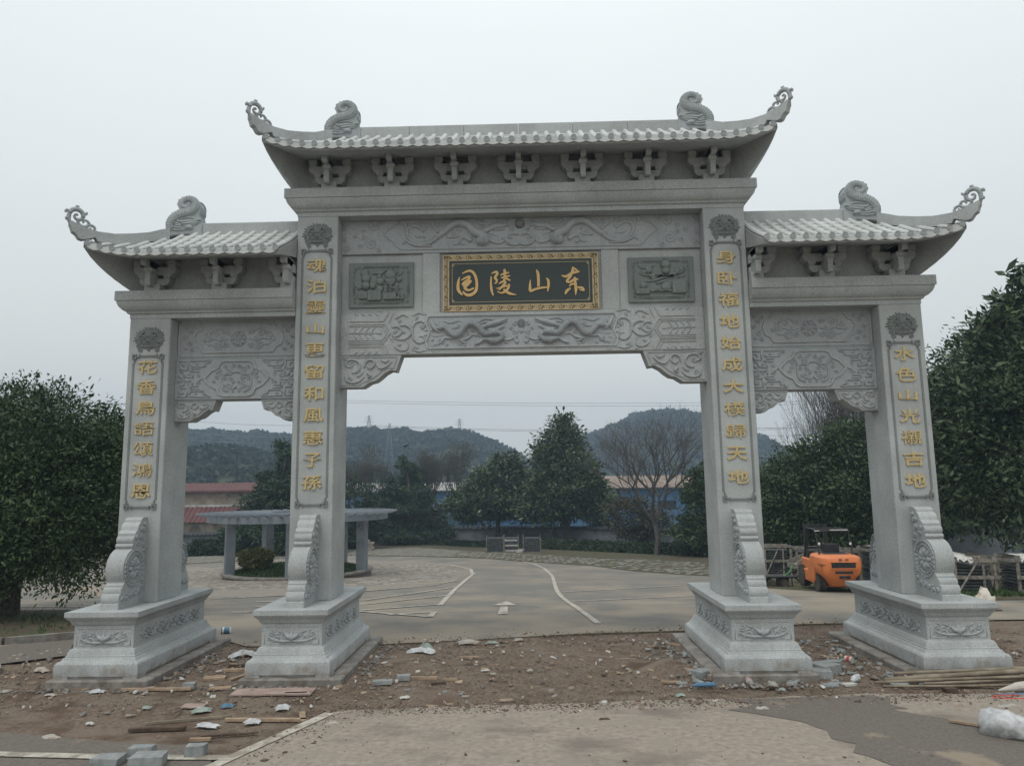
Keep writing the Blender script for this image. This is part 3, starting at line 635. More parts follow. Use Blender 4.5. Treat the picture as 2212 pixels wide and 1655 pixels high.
# beams and panels of the middle bay
BY = .25
def slab(name, x0, x1, z0, z1, m, y0=BY, y1=.55, bev=.008, parent=gate):
    mb = MB(); mb.box(x0, x1, y0, y1, z0, z1, bev); return mb.build(name, m, parent)
XP = XI - HW
top = slab('upper_beam', -XP, XP, 6.405, 6.98, M['carve'])
back = slab('panel_wall', -XP, XP, 5.395, 6.405, M['stone'], .30, .50)
for s in (-1, 1): slab('strut', min(s * 1.33, s * 1.615), max(s * 1.33, s * 1.615), 5.395, 6.405, M['stone'], .262, .30)
low = slab('lower_beam', -XP, XP, 4.705, 5.395, M['stone'], .25, .55)
D2 = lambda x, y, r: ((x - 2020) * .001543, 6.41 + (537 - (x - 95) * .0152 - y) * .00155, r * .00155)
SL = [[D2(*p) for p in s] for s in [
    [(1560, 400, 40), (1640, 390, 62), (1600, 330, 50), (1530, 300, 42), (1470, 230, 40), (1400, 200, 40), (1320, 205, 38), (1250, 255, 34), (1190, 310, 30), (1120, 360, 26)],
    [(1120, 360, 26), (1080, 400, 22), (1000, 430, 20), (900, 420, 18), (830, 370, 17), (800, 300, 17), (830, 240, 18), (900, 225, 17), (950, 260, 14), (980, 290, 10)],
    [(820, 300, 12), (790, 250, 12), (790, 200, 14), (760, 180, 16), (735, 205, 12), (765, 215, 8)],
    [(760, 430, 10), (790, 390, 14), (830, 410, 16), (900, 440, 18), (980, 445, 14), (1070, 450, 8)],
    [(1640, 300, 20), (1700, 260, 26), (1760, 235, 30), (1820, 235, 26), (1870, 215, 18), (1900, 235, 12)],
    [(1740, 270, 14), (1800, 270, 14), (1860, 265, 10)], [(1700, 240, 10), (1740, 190, 10), (1800, 170, 6), (1850, 150, 3)],
    [(1690, 260, 8), (1650, 230, 9), (1600, 250, 7), (1560, 290, 4)], [(1700, 210, 8), (1640, 190, 9), (1590, 200, 6)],
    [(1680, 300, 9), (1720, 320, 9), (1780, 340, 4)], [(1640, 350, 18), (1720, 400, 18), (1800, 420, 16), (1850, 390, 14), (1830, 360, 10)],
    [(1500, 400, 24), (1430, 360, 16), (1380, 370, 14), (1370, 410, 14), (1330, 430, 10), (1300, 425, 5)], [(1380, 420, 12), (1430, 430, 8), (1400, 445, 5)],
    [(1150, 300, 14), (1100, 260, 13), (1060, 225, 12), (1090, 180, 10), (1130, 200, 12), (1120, 235, 12)], [(1130, 235, 8), (1170, 215, 10), (1220, 190, 8), (1260, 170, 4)],
    [(2020, 420, 18), (1960, 440, 22), (1890, 410, 20), (1870, 360, 14), (1920, 350, 12), (1935, 375, 10)], [(2000, 330, 14), (1950, 310, 18), (1900, 340, 10)],
    [(980, 290, 10), (1010, 240, 10), (1000, 195, 10)], [(1050, 400, 10), (1010, 395, 9), (1000, 380, 6)], [(1240, 350, 14), (1330, 350, 12), (1370, 330, 8)], [(880, 320, 8), (920, 345, 12), (980, 340, 8)],
    [(1560, 170, 12), (1600, 210, 16), (1660, 205, 10), (1700, 215, 5)]]]
for (x, y, r, a, d) in ((435, 215, 75, 1, -1), (420, 415, 70, 2, 1), (540, 180, 40, 0, 1), (150, 180, 45, 2, 1), (130, 250, 28, 0, 1), (145, 470, 42, 1, -1), (330, 285, 28, 0, 1), (330, 355, 28, 2, -1), (300, 450, 30, 0, 1), (500, 485, 34, 0, -1), (130, 370, 32, 1, 1), (250, 330, 30, 3, 1), (960, 195, 40, 0, 1), (1370, 270, 34, 2, 1), (1310, 310, 30, 0, -1), (1175, 340, 28, 0, 1), (1100, 340, 18, 0, 1), (985, 350, 18, 0, 1), (1025, 405, 18, 1, 1), (1510, 350, 26, 0, 1), (1550, 290, 24, 2, 1), (1605, 170, 30, 0, 1), (1890, 170, 26, 1, 1), (1930, 265, 24, 0, -1), (1720, 400, 22, 0, 1), (2115, 420, 1, 0, 1), (1130, 225, 16, 0, 1)):
    c = D2(x, y, r); SL.append(spiral(c[0], c[1], c[2], a, d, 1.5, .0135 if r > 30 else .011))
fT = F_front(BY + .001)
relief('carved_dragons', SL + mirror(SL), fT, M['carve'], top, 1.3, [(0, 6.875, .085)])
pz = lambda x, y: D2(x, y, 0)[:2]
q = [pz(740, 143), pz(690, 190), pz(680, 225), pz(610, 250), pz(545, 312), pz(610, 370), pz(665, 405), pz(680, 440), pz(735, 487)]
ribbon('cartouche_border', q + [(-x, z) for x, z in reversed(q)], .011, .016, fT, M['carve'], top)
mb = MB(); knob(mb, 0, 6.875, .08, F_front(BY - .02), .7, 14); mb.build('pearl', M['dark'], top, smooth=True)
# lower beam: sunk field with two dragons either side of a lantern
mb = MB(); q = [(-1.52, 5.335), (-1.56, 5.235), (-1.50, 5.065), (-1.56, 4.91), (-1.53, 4.80)]
poly = q + [(-x, z) for x, z in reversed(q)]
mb.prism(poly, 0, 1, lambda a, b, t: (a, BY - .002 + .002 * (1 - t), b)); mb.build('sunk_field', M['carve'], low)
ribbon('field_border', poly, .012, .02, F_front(BY - .001), M['stone'], low)
D3 = lambda x, y, r: ((x - 1128) * .001606, 5.335 - (y - 100 + (x - 187) * .0202) * .00158, r * .00158)
S = [[D3(*p) for p in s] for s in [
    [(255, 215, 14), (300, 228, 22), (345, 218, 27), (395, 260, 30), (450, 305, 33), (505, 280, 34), (545, 220, 33), (600, 178, 33), (660, 190, 32), (710, 235, 32), (750, 290, 30)],
    [(700, 250, 20), (760, 290, 30), (830, 275, 30), (900, 275, 28), (935, 310, 27), (900, 350, 30), (840, 360, 32), (780, 345, 24), (740, 345, 16)],
    [(740, 345, 16), (710, 370, 15), (680, 385, 16), (650, 395, 8)], [(190, 125, 3), (215, 175, 14), (240, 220, 22), (270, 255, 14), (310, 268, 4)], [(250, 130, 3), (262, 170, 10), (270, 200, 12)], [(230, 270, 6), (215, 245, 10), (240, 230, 10)],
    [(700, 230, 10), (740, 215, 16), (790, 195, 24), (850, 175, 28), (905, 160, 24), (950, 140, 18), (985, 125, 12)], [(790, 240, 14), (850, 245, 18), (900, 230, 16), (940, 205, 12), (955, 215, 10)], [(900, 175, 10), (940, 165, 10), (985, 150, 8)],
    [(700, 165, 6), (740, 130, 9), (800, 130, 9), (860, 140, 7)], [(710, 180, 8), (760, 165, 10), (830, 165, 8), (880, 160, 6)], [(700, 200, 7), (740, 195, 8), (790, 190, 6)], [(740, 260, 6), (790, 262, 8), (860, 268, 5)],
    [(450, 320, 16), (400, 330, 14), (350, 330, 12), (330, 360, 12), (300, 385, 10)], [(520, 350, 16), (570, 340, 14), (610, 310, 12), (640, 290, 10)], [(510, 345, 18), (530, 370, 14), (570, 380, 8)], [(930, 330, 14), (980, 350, 12), (1040, 330, 10), (1060, 300, 8)], [(940, 360, 6), (970, 375, 9), (1000, 380, 5)],
    [(330, 150, 4), (370, 160, 7), (400, 170, 8), (450, 150, 8), (500, 140, 4)], [(380, 175, 6), (440, 165, 8), (490, 150, 6), (530, 160, 3)], [(420, 225, 3), (470, 220, 8), (520, 190, 5)], [(210, 305, 3), (260, 310, 5), (320, 305, 3), (380, 300, 2)], [(560, 165, 4), (600, 135, 5), (660, 150, 3)],
    [(620, 300, 12), (600, 270, 10), (570, 250, 8)], [(650, 300, 10), (690, 300, 9), (700, 320, 5)], [(1040, 170, 8), (1060, 190, 9), (1080, 185, 5)], [(1080, 300, 14), (1060, 340, 10), (1080, 375, 12), (1100, 350, 8)]]]
for (x, y, r, a, d) in ((330, 375, 20, 0, 1), (280, 390, 18, 1, -1), (225, 350, 14, 0, 1), (300, 350, 16, 1, 1), (250, 400, 12, 2, 1), (370, 400, 16, 0, 1), (700, 385, 18, 0, 1), (740, 370, 16, 1, 1), (660, 405, 14, 2, 1), (510, 395, 16, 1, 1), (550, 405, 14, 0, 1), (490, 200, 20, 1, 1), (600, 265, 20, 0, 1), (640, 250, 18, 2, 1), (590, 290, 14, 3, -1), (1020, 225, 20, 0, 1), (1050, 250, 16, 1, -1), (1060, 285, 18, 0, 1), (1085, 260, 14, 2, 1), (1065, 160, 14, 0, 1), (745, 135, 16, 1, 1), (790, 330, 12, 0, 1), (940, 215, 14, 0, 1), (700, 275, 14, 1, 1), (500, 375, 16, 2, 1)):
    c = D3(x, y, r); S.append(spiral(c[0], c[1], c[2], a, d, 1.3, .0105))
def scales(S_, rmin, f, k, sg):
    mb = MB()
    for s in S_:
        P_ = smooth_pts(s, 4)
        for i, (u, v, r) in enumerate(P_[:-1]):
            if r < rmin: continue
            du, dv = P_[i + 1][0] - u, P_[i + 1][1] - v; L = math.hypot(du, dv) or 1; nu, nv = -dv / L, du / L
            for q in (-.7, -.35, 0, .35, .7):
                q2 = q + (.17 if i % 2 else -.0)
                if abs(q2) < .9: knob(mb, sg * (u + nu * r * q2), v + nv * r * q2, r * .24, (lambda hh: (lambda a, b, h: f(a, b, h + hh)))(min(r * k, 9) * math.sqrt(1 - q2 * q2) * .9), 1.0, 5)
            if i % 2 == 0: stroke(mb, [(sg * (u + nu * r), v + nv * r, r * .22), (sg * (u + nu * r * 1.25 - du / L * r * .3), v + nv * r * 1.25 - dv / L * r * .3, r * .05)], f, 2.2, 1)
    return mb
for sg in (1, -1):
    relief('carved_dragon', [[(sg * a, b, c) for a, b, c in s] for s in S], F_front(BY - .002), M['carve'], low, 1.5)
    scales(S[:2], .03, F_front(BY - .002), 1.5, sg).build('dragon_scales', M['carve'], low, kind='stuff')
mb = MB()
for i in range(9):
    z = 5.255 - i * .0155; rr = .064 * math.sqrt(max(.05, 1 - ((i - 4) / 4.6) ** 2)); stroke(mb, [(-rr, z - .0, .003), (0, z - .004, .0078), (rr, z, .003)], F_front(BY - .005), 4.5)
stroke(mb, [(0, 5.335, .003), (0, 5.28, .006), (0, 5.26, .02)], F_front(BY), 1); stroke(mb, [(0, 5.12, .02), (0, 5.06, .03), (0, 5.02, .01)], F_front(BY), 1)
mb.build('carved_lantern', M['carve'], low, smooth=True)
# scales along the carved bodies are left to the relief; end ornaments of the lower beam
D6 = lambda x, y, r: (-2.952 + x * .001093, 4.705 + (965 - y - x * .018) * .00098, r * .001)
E6 = [[D6(*p) for p in s] for s in [
    [(770, 490, 16), (830, 470, 18), (890, 500, 18), (910, 560, 18), (870, 620, 18), (800, 640, 14), (770, 600, 12), (800, 570, 10)], [(880, 460, 14), (960, 450, 18), (1040, 500, 19), (1060, 570, 19), (1020, 640, 18), (950, 690, 18), (860, 690, 14), (790, 660, 14)],
    [(1200, 510, 12), (1250, 480, 14), (1260, 420, 16), (1200, 385, 17), (1120, 410, 18), (1075, 490, 18), (1075, 600, 18), (1100, 690, 18), (1160, 750, 17), (1230, 740, 16), (1260, 680, 12), (1220, 640, 10), (1170, 640, 8)],
    [(800, 340, 6), (850, 320, 14), (900, 280, 14), (960, 275, 14), (1000, 310, 12)], [(1065, 290, 6), (1110, 270, 12), (1170, 240, 14), (1230, 265, 12), (1290, 265, 5)], [(1120, 300, 10), (1140, 340, 10), (1110, 370, 4)],
    [(800, 800, 6), (850, 850, 14), (920, 880, 15), (990, 860, 14), (1010, 780, 12), (980, 710, 8)], [(1065, 860, 6), (1120, 880, 12), (1180, 900, 14), (1240, 880, 10), (1290, 885, 5)], [(1270, 440, 12), (1310, 430, 10), (1300, 470, 6)], [(1250, 720, 10), (1310, 710, 8), (1320, 740, 5)], [(1230, 530, 6), (1280, 540, 9), (1330, 540, 5)], [(1240, 640, 8), (1290, 610, 10), (1325, 600, 5)],
    [(970, 890, 6), (1000, 920, 10), (1030, 900, 5)], [(1100, 790, 6), (1120, 820, 10), (1080, 850, 6)]] + [[(115, 585, 6), (250, 580, 12), (400, 585, 10), (520, 585, 6), (590, 590, 12), (615, 590, 4)]] + [[(170 + 90 * i, 585, 6), (210 + 90 * i, 585 + s * 45, 9), (225 + 90 * i, 585 + s * 85, 12), (250 + 90 * i, 585 + s * 90, 4)] for i in range(4) for s in (-1, 1)]
    + [[(200 + 100 * i, y, 5), (230 + 100 * i, y + s * 35, 10), (260 + 100 * i, y + s * 50, 3)] for i in range(4) for y, s in ((225, 1), (235, 1), (955, -1), (945, -1))] + [[(160, 222, 5), (620, 215, 6)], [(140, 955, 6), (610, 945, 6)]]]
for (x, y, r) in ((880, 380, 26), (1140, 320, 22), (880, 780, 26), (1140, 830, 20), (1210, 470, 30), (820, 560, 34), (950, 570, 22), (440, 585, 30)):
    c = D6(x, y, r); E6.append(spiral(c[0], c[1], c[2], 0, 1, 1.4, .0115))
relief('carved_scroll', E6 + mirror(E6), F_front(BY - .001), M['carve'], low, 1.5)
mb = MB(); gl = [[(125, 385), (640, 380), (720, 215)], [(125, 440), (660, 430), (740, 575)], [(125, 465), (625, 462), (690, 578)], [(740, 575), (640, 740), (125, 745)], [(690, 578), (625, 700), (125, 708)], [(125, 770), (650, 768), (735, 945)], [(125, 815), (625, 812), (680, 945)], [(795, 215), (720, 405)], [(800, 730), (740, 660)], [(1330, 380), (1430, 570)], [(1360, 380), (1460, 570)], [(1330, 750), (1400, 930)], [(1360, 750), (1430, 930)]]
for g in gl:
    for s in (-1, 1):
        for a, b in zip(g[:-1], g[1:]):
            p = D6(*a, 7); r_ = D6(*b, 7); stroke(mb, [(s * p[0], p[1], .0065), (s * r_[0], r_[1], .0065)], F_front(BY), .014, 1, True)
mb.build('carved_bands', M['stone'], low, kind='stuff')
# dark green carved panels
def green_panel(cx, kind):
    o = slab('treasure_panel', cx - .535, cx + .535, 5.50, 6.26, M['green'], .262, .30, .006); f = F_front(.26)
    mb = MB(); fr = .46; zc = 5.88; hz = .315
    for s in (-1, 1):
        for t in (0, .022):
            stroke(mb, [(cx - .30, zc + s * (hz - t), .006), (cx + .30, zc + s * (hz - t), .006)], f, 1.6, 1)
            stroke(mb, [(cx + s * (fr - t), zc - .14, .006), (cx + s * (fr - t), zc + .14, .006)], f, 1.6, 1)
        for q in (-1, 1):
            for (a, b, r, d) in ((.43, .285, .032, 1), (.36, .295, .028, -1), (.44, .215, .028, -1), (.30, .30, .02, 1), (.445, .155, .02, 1)): stroke(mb, spiral(cx + s * a, zc + q * b, r, 1, d * s * q, 1.2, .008), f, 1.2)
    mb.build('panel_border', M['green'], o, smooth=True)
    mb = MB(); P = lambda x, y, r: (cx + (x - 1040) * .000583, 6.26 - (y - 190) * .000595, r * .000585)
    if kind == 0:
        K = [(560, 480, 130, .4), (600, 640, 150, .5), (600, 850, 130, .7), (440, 880, 80, .6), (800, 870, 90, .8), (1010, 740, 120, .7), (1300, 560, 170, .6), (1310, 400, 60, 1), (1300, 700, 170, .4), (1550, 680, 90, .6), (980, 580, 80, .5), (1000, 940, 110, .4)]
        B = [(410, 1040, 650, 1220), (660, 1000, 1040, 1270), (1110, 1060, 1600, 1250), (1560, 1080, 1690, 1250), (1130, 850, 1220, 1050), (1280, 820, 1340, 1050), (1440, 820, 1530, 1180)]
        S = [[(280, 800, 18), (330, 860, 30), (420, 960, 18)], [(900, 860, 24), (1080, 800, 26), (1280, 790, 22), (1450, 620, 30), (1580, 530, 26), (1660, 460, 22), (1600, 520, 14)], [(780, 520, 20), (860, 490, 34), (960, 500, 40), (1060, 500, 34), (1110, 450, 30), (1190, 420, 28)], [(1500, 380, 16), (1500, 560, 24)], [(1230, 880, 20), (1400, 930, 26), (1640, 950, 12)]]
    else:
        K = [(1180, 420, 150, .7), (1180, 580, 120, .6), (700, 560, 110, .6), (560, 620, 80, .6), (1500, 620, 90, .7), (1620, 560, 70, .8), (840, 760, 110, .5), (540, 1000, 110, .7), (1180, 1050, 160, .6), (1450, 1000, 110, .5), (1190, 250, 50, 1)]
        B = [(330, 1080, 700, 1240), (720, 1130, 1320, 1180), (1340, 900, 1720, 1230), (960, 700, 1400, 760), (700, 700, 1420, 760)]
        S = [[(380, 400, 12), (480, 480, 24), (620, 500, 30), (780, 470, 26), (860, 420, 20)], [(420, 620, 14), (560, 700, 30), (720, 700, 30)], [(640, 880, 20), (860, 860, 34), (1100, 780, 40), (1400, 680, 40), (1580, 650, 34), (1720, 560, 22), (1680, 480, 16)], [(1500, 780, 24), (1700, 740, 16)], [(900, 940, 30), (1060, 900, 36), (1180, 880, 30)]]
    for x, y, r, k in K:
        c = P(x, y, r); knob(mb, c[0], c[1], c[2], f, k, 12); stroke(mb, spiral(c[0], c[1], c[2] * .55, 0, 1, 1, .006), lambda u, v, h: (u, .26 - h - r * .00058 * k * .6, v), 1)
    for s in S: stroke(mb, [P(*p) for p in s], f, 1.3)
    mb.build('carved_treasures', M['green'], o, smooth=True)
    mb = MB()
    for x0, y0, x1, y1 in B:
        a = P(x0, y1, 0); b = P(x1, y0, 0); mb.box(a[0], b[0], .225, .262, a[1], b[1], .006)
        c = P((x0 + x1) / 2, (y0 + y1) / 2, 0)
        for t in (.25, .6): mb.box(a[0] + (b[0] - a[0]) * t, a[0] + (b[0] - a[0]) * (t + .15), .215, .226, a[1] + .03, b[1] - .02, .003)
    mb.build('carved_table', M['green'], o)
green_panel(-2.3, 0); green_panel(2.3, 1)
# nameplate
pq = slab('nameplate', -1.28, 1.28, 5.40, 6.36, M['bronze'], .245, .30, .004)
mb = MB(); mb.box(-1.175, 1.175, .2415, .246, 5.505, 6.26); mb.build('plate_field', M['plaque'], pq)
mb = MB(); fp = F_front(.2445)
def bar(x0, z0, x1, z1, wd=.0065, f_=fp, h=.004): stroke(mb, [(x0, z0, wd), (x1, z1, wd)], f_, h, 1, True)
for zz, s in ((6.31, 1), (5.452, -1)):
    n = 14; L = 2.36 / n
    for i in range(n):
        x = -1.18 + i * L; h = .033
        for (a, b, c, d) in ((0, h, L * .72, h), (0, -h, 0, h * .2), (0, -h, L * .82, -h), (L * .2, h * .05, L * .98, h * .05), (L * .82, -h, L * .82, -h * .35), (L * .28, -h * .5, L * .7, -h * .5), (L * .86, h * .1, L * .86, h), (L * .15, h * .55, L * .7, h * .55)):
            bar(x + a, zz + s * b, x + c, zz + s * d)
for xx, s in ((-1.228, 1), (1.228, -1)):
    n = 5; L = .86 / n
    for i in range(n):
        z = 5.452 + i * L; h = .033
        for (a, b, c, d) in ((h, 0, h, L * .72), (-h, 0, h * .2, 0), (-h, 0, -h, L * .82), (h * .05, L * .2, h * .05, L * .98), (-h, L * .82, -h * .35, L * .82), (-h * .5, L * .28, -h * .5, L * .7), (h * .1, L * .86, h, L * .86)):
            bar(xx + s * a, z + b, xx + s * c, z + d)
for a, b, c, d in ((-1.272, 5.408, -1.272, 6.352), (1.272, 5.408, 1.272, 6.352), (-1.272, 6.352, 1.272, 6.352), (-1.272, 5.408, 1.272, 5.408), (-1.182, 5.5, -1.182, 6.265), (1.182, 5.5, 1.182, 6.265), (-1.182, 6.265, 1.182, 6.265), (-1.182, 5.5, 1.182, 5.5)): bar(a, b, c, d, .007)
mb.build('fret_border', M['tan'], pq)
mb = MB(); fi = F_front(.2405)
for a, b, c, d in ((-1.125, 5.585, -1.125, 6.175), (1.125, 5.585, 1.125, 6.175), (-1.09, 6.205, 1.09, 6.205), (-1.09, 5.555, 1.09, 5.555)): bar(a, b, c, d, .0035, fi, .003)
for sx in (-1, 1):
    for z, s in ((6.205, -1), (5.555, 1)):
        for (a, b, c, d) in ((1.125, 0, 1.095, 0), (1.125, 0, 1.125, .03), (1.095, 0, 1.095, .03), (1.125, .03, 1.09, .03), (1.11, .012, 1.11, .045)): bar(sx * a, z + s * b, sx * c, z + s * d, .0035, fi, .003)
mb.build('gold_line', M['tan'], pq)
Q = lambda x, y, r: ((x - 1132) * .001426, 6.36 - (y - 140 + (x - 235) * .0207) * .00147, r * .00138)
GLY = {'yuan': [[(430, 395, 5), (415, 450, 15), (410, 520, 19), (430, 570, 17), (465, 602, 8)], [(460, 357, 5), (510, 332, 13), (560, 325, 15), (600, 360, 17), (622, 420, 17), (628, 490, 17), (612, 560, 19), (560, 598, 20), (505, 598, 17), (465, 560, 8)], [(450, 432, 6), (500, 405, 13), (545, 392, 15), (530, 425, 14), (490, 452, 16), (455, 482, 7)], [(465, 498, 10), (515, 455, 15), (560, 440, 13), (530, 475, 16), (490, 515, 19), (530, 548, 14), (595, 522, 10)]],
       'ling': [[(798, 358, 6), (850, 335, 15), (865, 360, 16), (838, 400, 17), (858, 432, 14), (850, 462, 10), (830, 468, 4)], [(795, 388, 8), (790, 460, 12), (796, 540, 15), (816, 608, 7)], [(937, 310, 9), (950, 320, 17), (950, 360, 13), (945, 420, 12), (935, 445, 9)], [(898, 375, 6), (950, 355, 13), (1002, 342, 8)], [(905, 405, 7), (960, 392, 13), (1012, 378, 7)], [(935, 425, 9), (970, 415, 12), (1015, 436, 10)], [(880, 472, 6), (930, 448, 14), (960, 455, 12), (925, 500, 15), (878, 545, 7)], [(862, 560, 5), (905, 578, 9), (955, 560, 15), (995, 510, 14), (998, 472, 8)], [(850, 528, 5), (920, 512, 9), (985, 492, 11)], [(935, 535, 12), (1000, 582, 17), (1084, 598, 3)]],
       'shan': [[(1315, 310, 5), (1333, 350, 17), (1338, 430, 17), (1336, 505, 15)], [(1245, 428, 5), (1240, 480, 13), (1240, 540, 18), (1252, 562, 12)], [(1240, 562, 13), (1300, 535, 14), (1370, 518, 13), (1440, 512, 9)], [(1428, 406, 6), (1450, 432, 15), (1452, 490, 16), (1440, 562, 5)]],
       'dong': [[(1738, 278, 12), (1733, 320, 17), (1715, 365, 16), (1690, 405, 16), (1655, 445, 12)], [(1605, 376, 6), (1655, 388, 16), (1720, 352, 15), (1785, 335, 15), (1812, 330, 7)], [(1742, 288, 9), (1785, 318, 12)], [(1655, 448, 12), (1700, 452, 14), (1755, 418, 14), (1793, 424, 10)], [(1752, 395, 12), (1760, 460, 16), (1765, 530, 18), (1760, 600, 4)], [(1690, 500, 8), (1715, 478, 12), (1755, 472, 12)], [(1705, 520, 8), (1662, 552, 18), (1640, 592, 8)], [(1785, 512, 8), (1835, 518, 15), (1855, 548, 11), (1800, 535, 6)]]}
for g in GLY.values():
    mb = MB()
    for s in g: stroke(mb, [Q(*p) for p in s], F_front(.2405), .016, 4, True)
    mb.build('gold_character', M['goldink'], pq)
# brackets under the beams (spandrel pieces)
def spandrel(xc, z, s, w_, h_, name='spandrel'):
    """xc: pillar side, s: direction into the opening"""
    base = [(0, 0), (1.0, 0), (.91, -.5), (.82, -.475), (.73, -.57), (.65, -.71), (.58, -.81), (.49, -.85), (.43, -.93), (.37, -1), (0, -1)]
    P = [(xc + s * a * w_, z + b * h_) for a, b in base]; mb = MB(); mb.prism(P, BY + .012, .538, lambda a, b, t: (a, t, b)); o = mb.build(name, M['stone'], gate)
    f = F_front(BY + .012); fm = [(xc + s * a * w_, z + b * h_) for a, b in ((.03, -.06), (.93, -.06), (.87, -.42), (.78, -.40), (.68, -.5), (.6, -.64), (.5, -.76), (.38, -.86), (.33, -.93), (.03, -.93))]
    ribbon('carved_border', fm, .006, .012, f, M['carve'], o)
    S = [[(.22, -.42, .0), (.1, -.3, 1), (.14, -.15, 1), (.26, -.15, 1), (.33, -.3, 1), (.3, -.5, 1), (.2, -.55, .6)], [(.1, -.65, .6), (.12, -.8, 1), (.22, -.86, 1), (.33, -.8, .9), (.4, -.66, .6)], [(.4, -.4, .5), (.43, -.2, 1), (.52, -.14, 1), (.57, -.28, 1), (.5, -.42, .9), (.44, -.34, .6)], [(.6, -.3, .5), (.66, -.42, 1), (.76, -.36, 1), (.84, -.2, .7)], [(.66, -.15, .5), (.74, -.22, .9), (.8, -.15, .5)], [(.45, -.55, .9), (.5, -.64, 1.4), (.46, -.72, .5)], [(.06, -.1, .4), (.12, -.12, .9), (.2, -.1, .4)], [(.38, -.5, .5), (.34, -.62, .9), (.28, -.66, .4)]]
    S = [[(xc + s * a * w_, z + b * h_, .016 * r * (w_ / 1.0) ** .5 + .002) for a, b, r in q] for q in S]
    S += [spiral(xc + s * .2 * w_, z - .3 * h_, .05 * w_, 0, s, 1.3, .010), spiral(xc + s * .17 * w_, z - .72 * h_, .045 * w_, 0, -s, 1.3, .010)]
    relief('carved_scroll', S, f, M['carve'], o, 1.7)
for s in (-1, 1):
    spandrel(s * XP, 4.705, -s, 1.01, .52)
    spandrel(s * (XO - HW), 4.02, -s, .68, .345); spandrel(s * (XI + HW), 4.02, s, .61, .345)
    # wing bay panels
    x0, x1 = (-(XO - HW), -(XI + HW)) if s < 0 else (XI + HW, XO - HW); cx = -4.645 * (-s)
    cx = (x0 + x1) / 2
    up_ = slab('upper_panel', x0, x1, 4.69, 5.33, M['carve'], .262, .54); slab('panel_head', x0, x1, 5.33, 5.36, M['stone'], .262, .54)
    f = F_front(.262)
    oc = [(-.95, .29), (-.98, .24), (-.98, -.22), (-.93, -.28), (.93, -.28), (.98, -.22), (.98, .24), (.95, .29)]
    ribbon('outer_border', [(cx + a, 5.025 + b) for a, b in oc], .016, .014, f, M['stone'], up_)
    ic = [(-.56, .25), (-.62, .16), (-.70, .13), (-.74, .02), (-.70, -.1), (-.63, -.13), (-.57, -.22), (.57, -.22), (.63, -.13), (.70, -.1), (.74, .02), (.70, .13), (.62, .16), (.56, .25)]
    ribbon('inner_border', [(cx + a, 5.02 + b) for a, b in ic], .012, .02, f, M['stone'], up_)
    S = []
    for q in (-1, 1):
        for (a, b, r, d, t) in ((.50, .03, .075, 1, 0), (.36, .10, .065, -1, 1), (.35, -.08, .07, 1, 2), (.20, .11, .05, 1, 0), (.20, -.10, .055, -1, 1), (.47, .10, .035, -1, 3), (.58, -.02, .03, 1, 0), (.27, .01, .03, 1, 0), (.81, .13, .045, 1, 1), (.88, .03, .04, -1, 0), (.81, -.07, .045, 1, 2), (.76, -.17, .04, -1, 1), (.87, -.14, .03, 1, 0), (.73, .2, .03, 1, 0), (.86, .2, .03, -1, 0)):
            S.append(spiral(cx + q * a, 5.02 + b, r, t, d * q, 1.35, .0115))
        S.append([(cx + q * .62, 5.02, .006), (cx + q * .5, 5.01, .013), (cx + q * .4, 5.03, .014), (cx + q * .3, 5.0, .012), (cx + q * .18, 5.02, .01)])
        S.append([(cx + q * .56, 5.09, .005), (cx + q * .52, 5.13, .01), (cx + q * .44, 5.15, .011), (cx + q * .38, 5.19, .011), (cx + q * .29, 5.17, .01), (cx + q * .24, 5.1, .006)])
        S.append([(cx + q * .55, 4.97, .005), (cx + q * .49, 4.92, .01), (cx + q * .43, 4.93, .011), (cx + q * .36, 4.86, .011), (cx + q * .28, 4.88, .01), (cx + q * .24, 4.95, .006)])
    for k in range(20):
        a, b = 2 * math.pi * k / 20, 2 * math.pi * (k + 1) / 20; S.append([(cx + .125 * math.cos(a), 5.02 + .125 * math.sin(a), .008), (cx + .125 * math.cos(b), 5.02 + .125 * math.sin(b), .008)])
    for k in range(8):
        a = 2 * math.pi * k / 8; S.append([(cx + .06 * math.cos(a), 5.02 + .06 * math.sin(a), .01), (cx + .10 * math.cos(a), 5.02 + .10 * math.sin(a), .022), (cx + .118 * math.cos(a), 5.02 + .118 * math.sin(a), .006)])
    for a, b in ((0, 1), (1, 0)):
        for t in (-.02, 0, .02): S.append([(cx - .045 * a + t * b, 5.02 - .045 * b + t * a, .005), (cx + .045 * a + t * b, 5.02 + .045 * b + t * a, .005)])
    relief('carved_flowers', S, f, M['carve'], up_, 1.7)
    lw = slab('lower_beam', x0, x1, 4.02, 4.69, M['carve'], .235, .55); f = F_front(.235); zc = 4.365
    qf = [(-.21, .285), (.21, .285), (.28, .25), (.31, .17), (.42, .12), (.53, 0), (.42, -.12), (.31, -.17), (.28, -.25), (.21, -.285), (-.21, -.285), (-.28, -.25), (-.31, -.17), (-.42, -.12), (-.53, 0), (-.42, .12), (-.31, .17), (-.28, .25)]
    ribbon('cartouche_border', [(cx + a, zc + b) for a, b in qf], .015, .022, f, M['stone'], lw)
    S = []
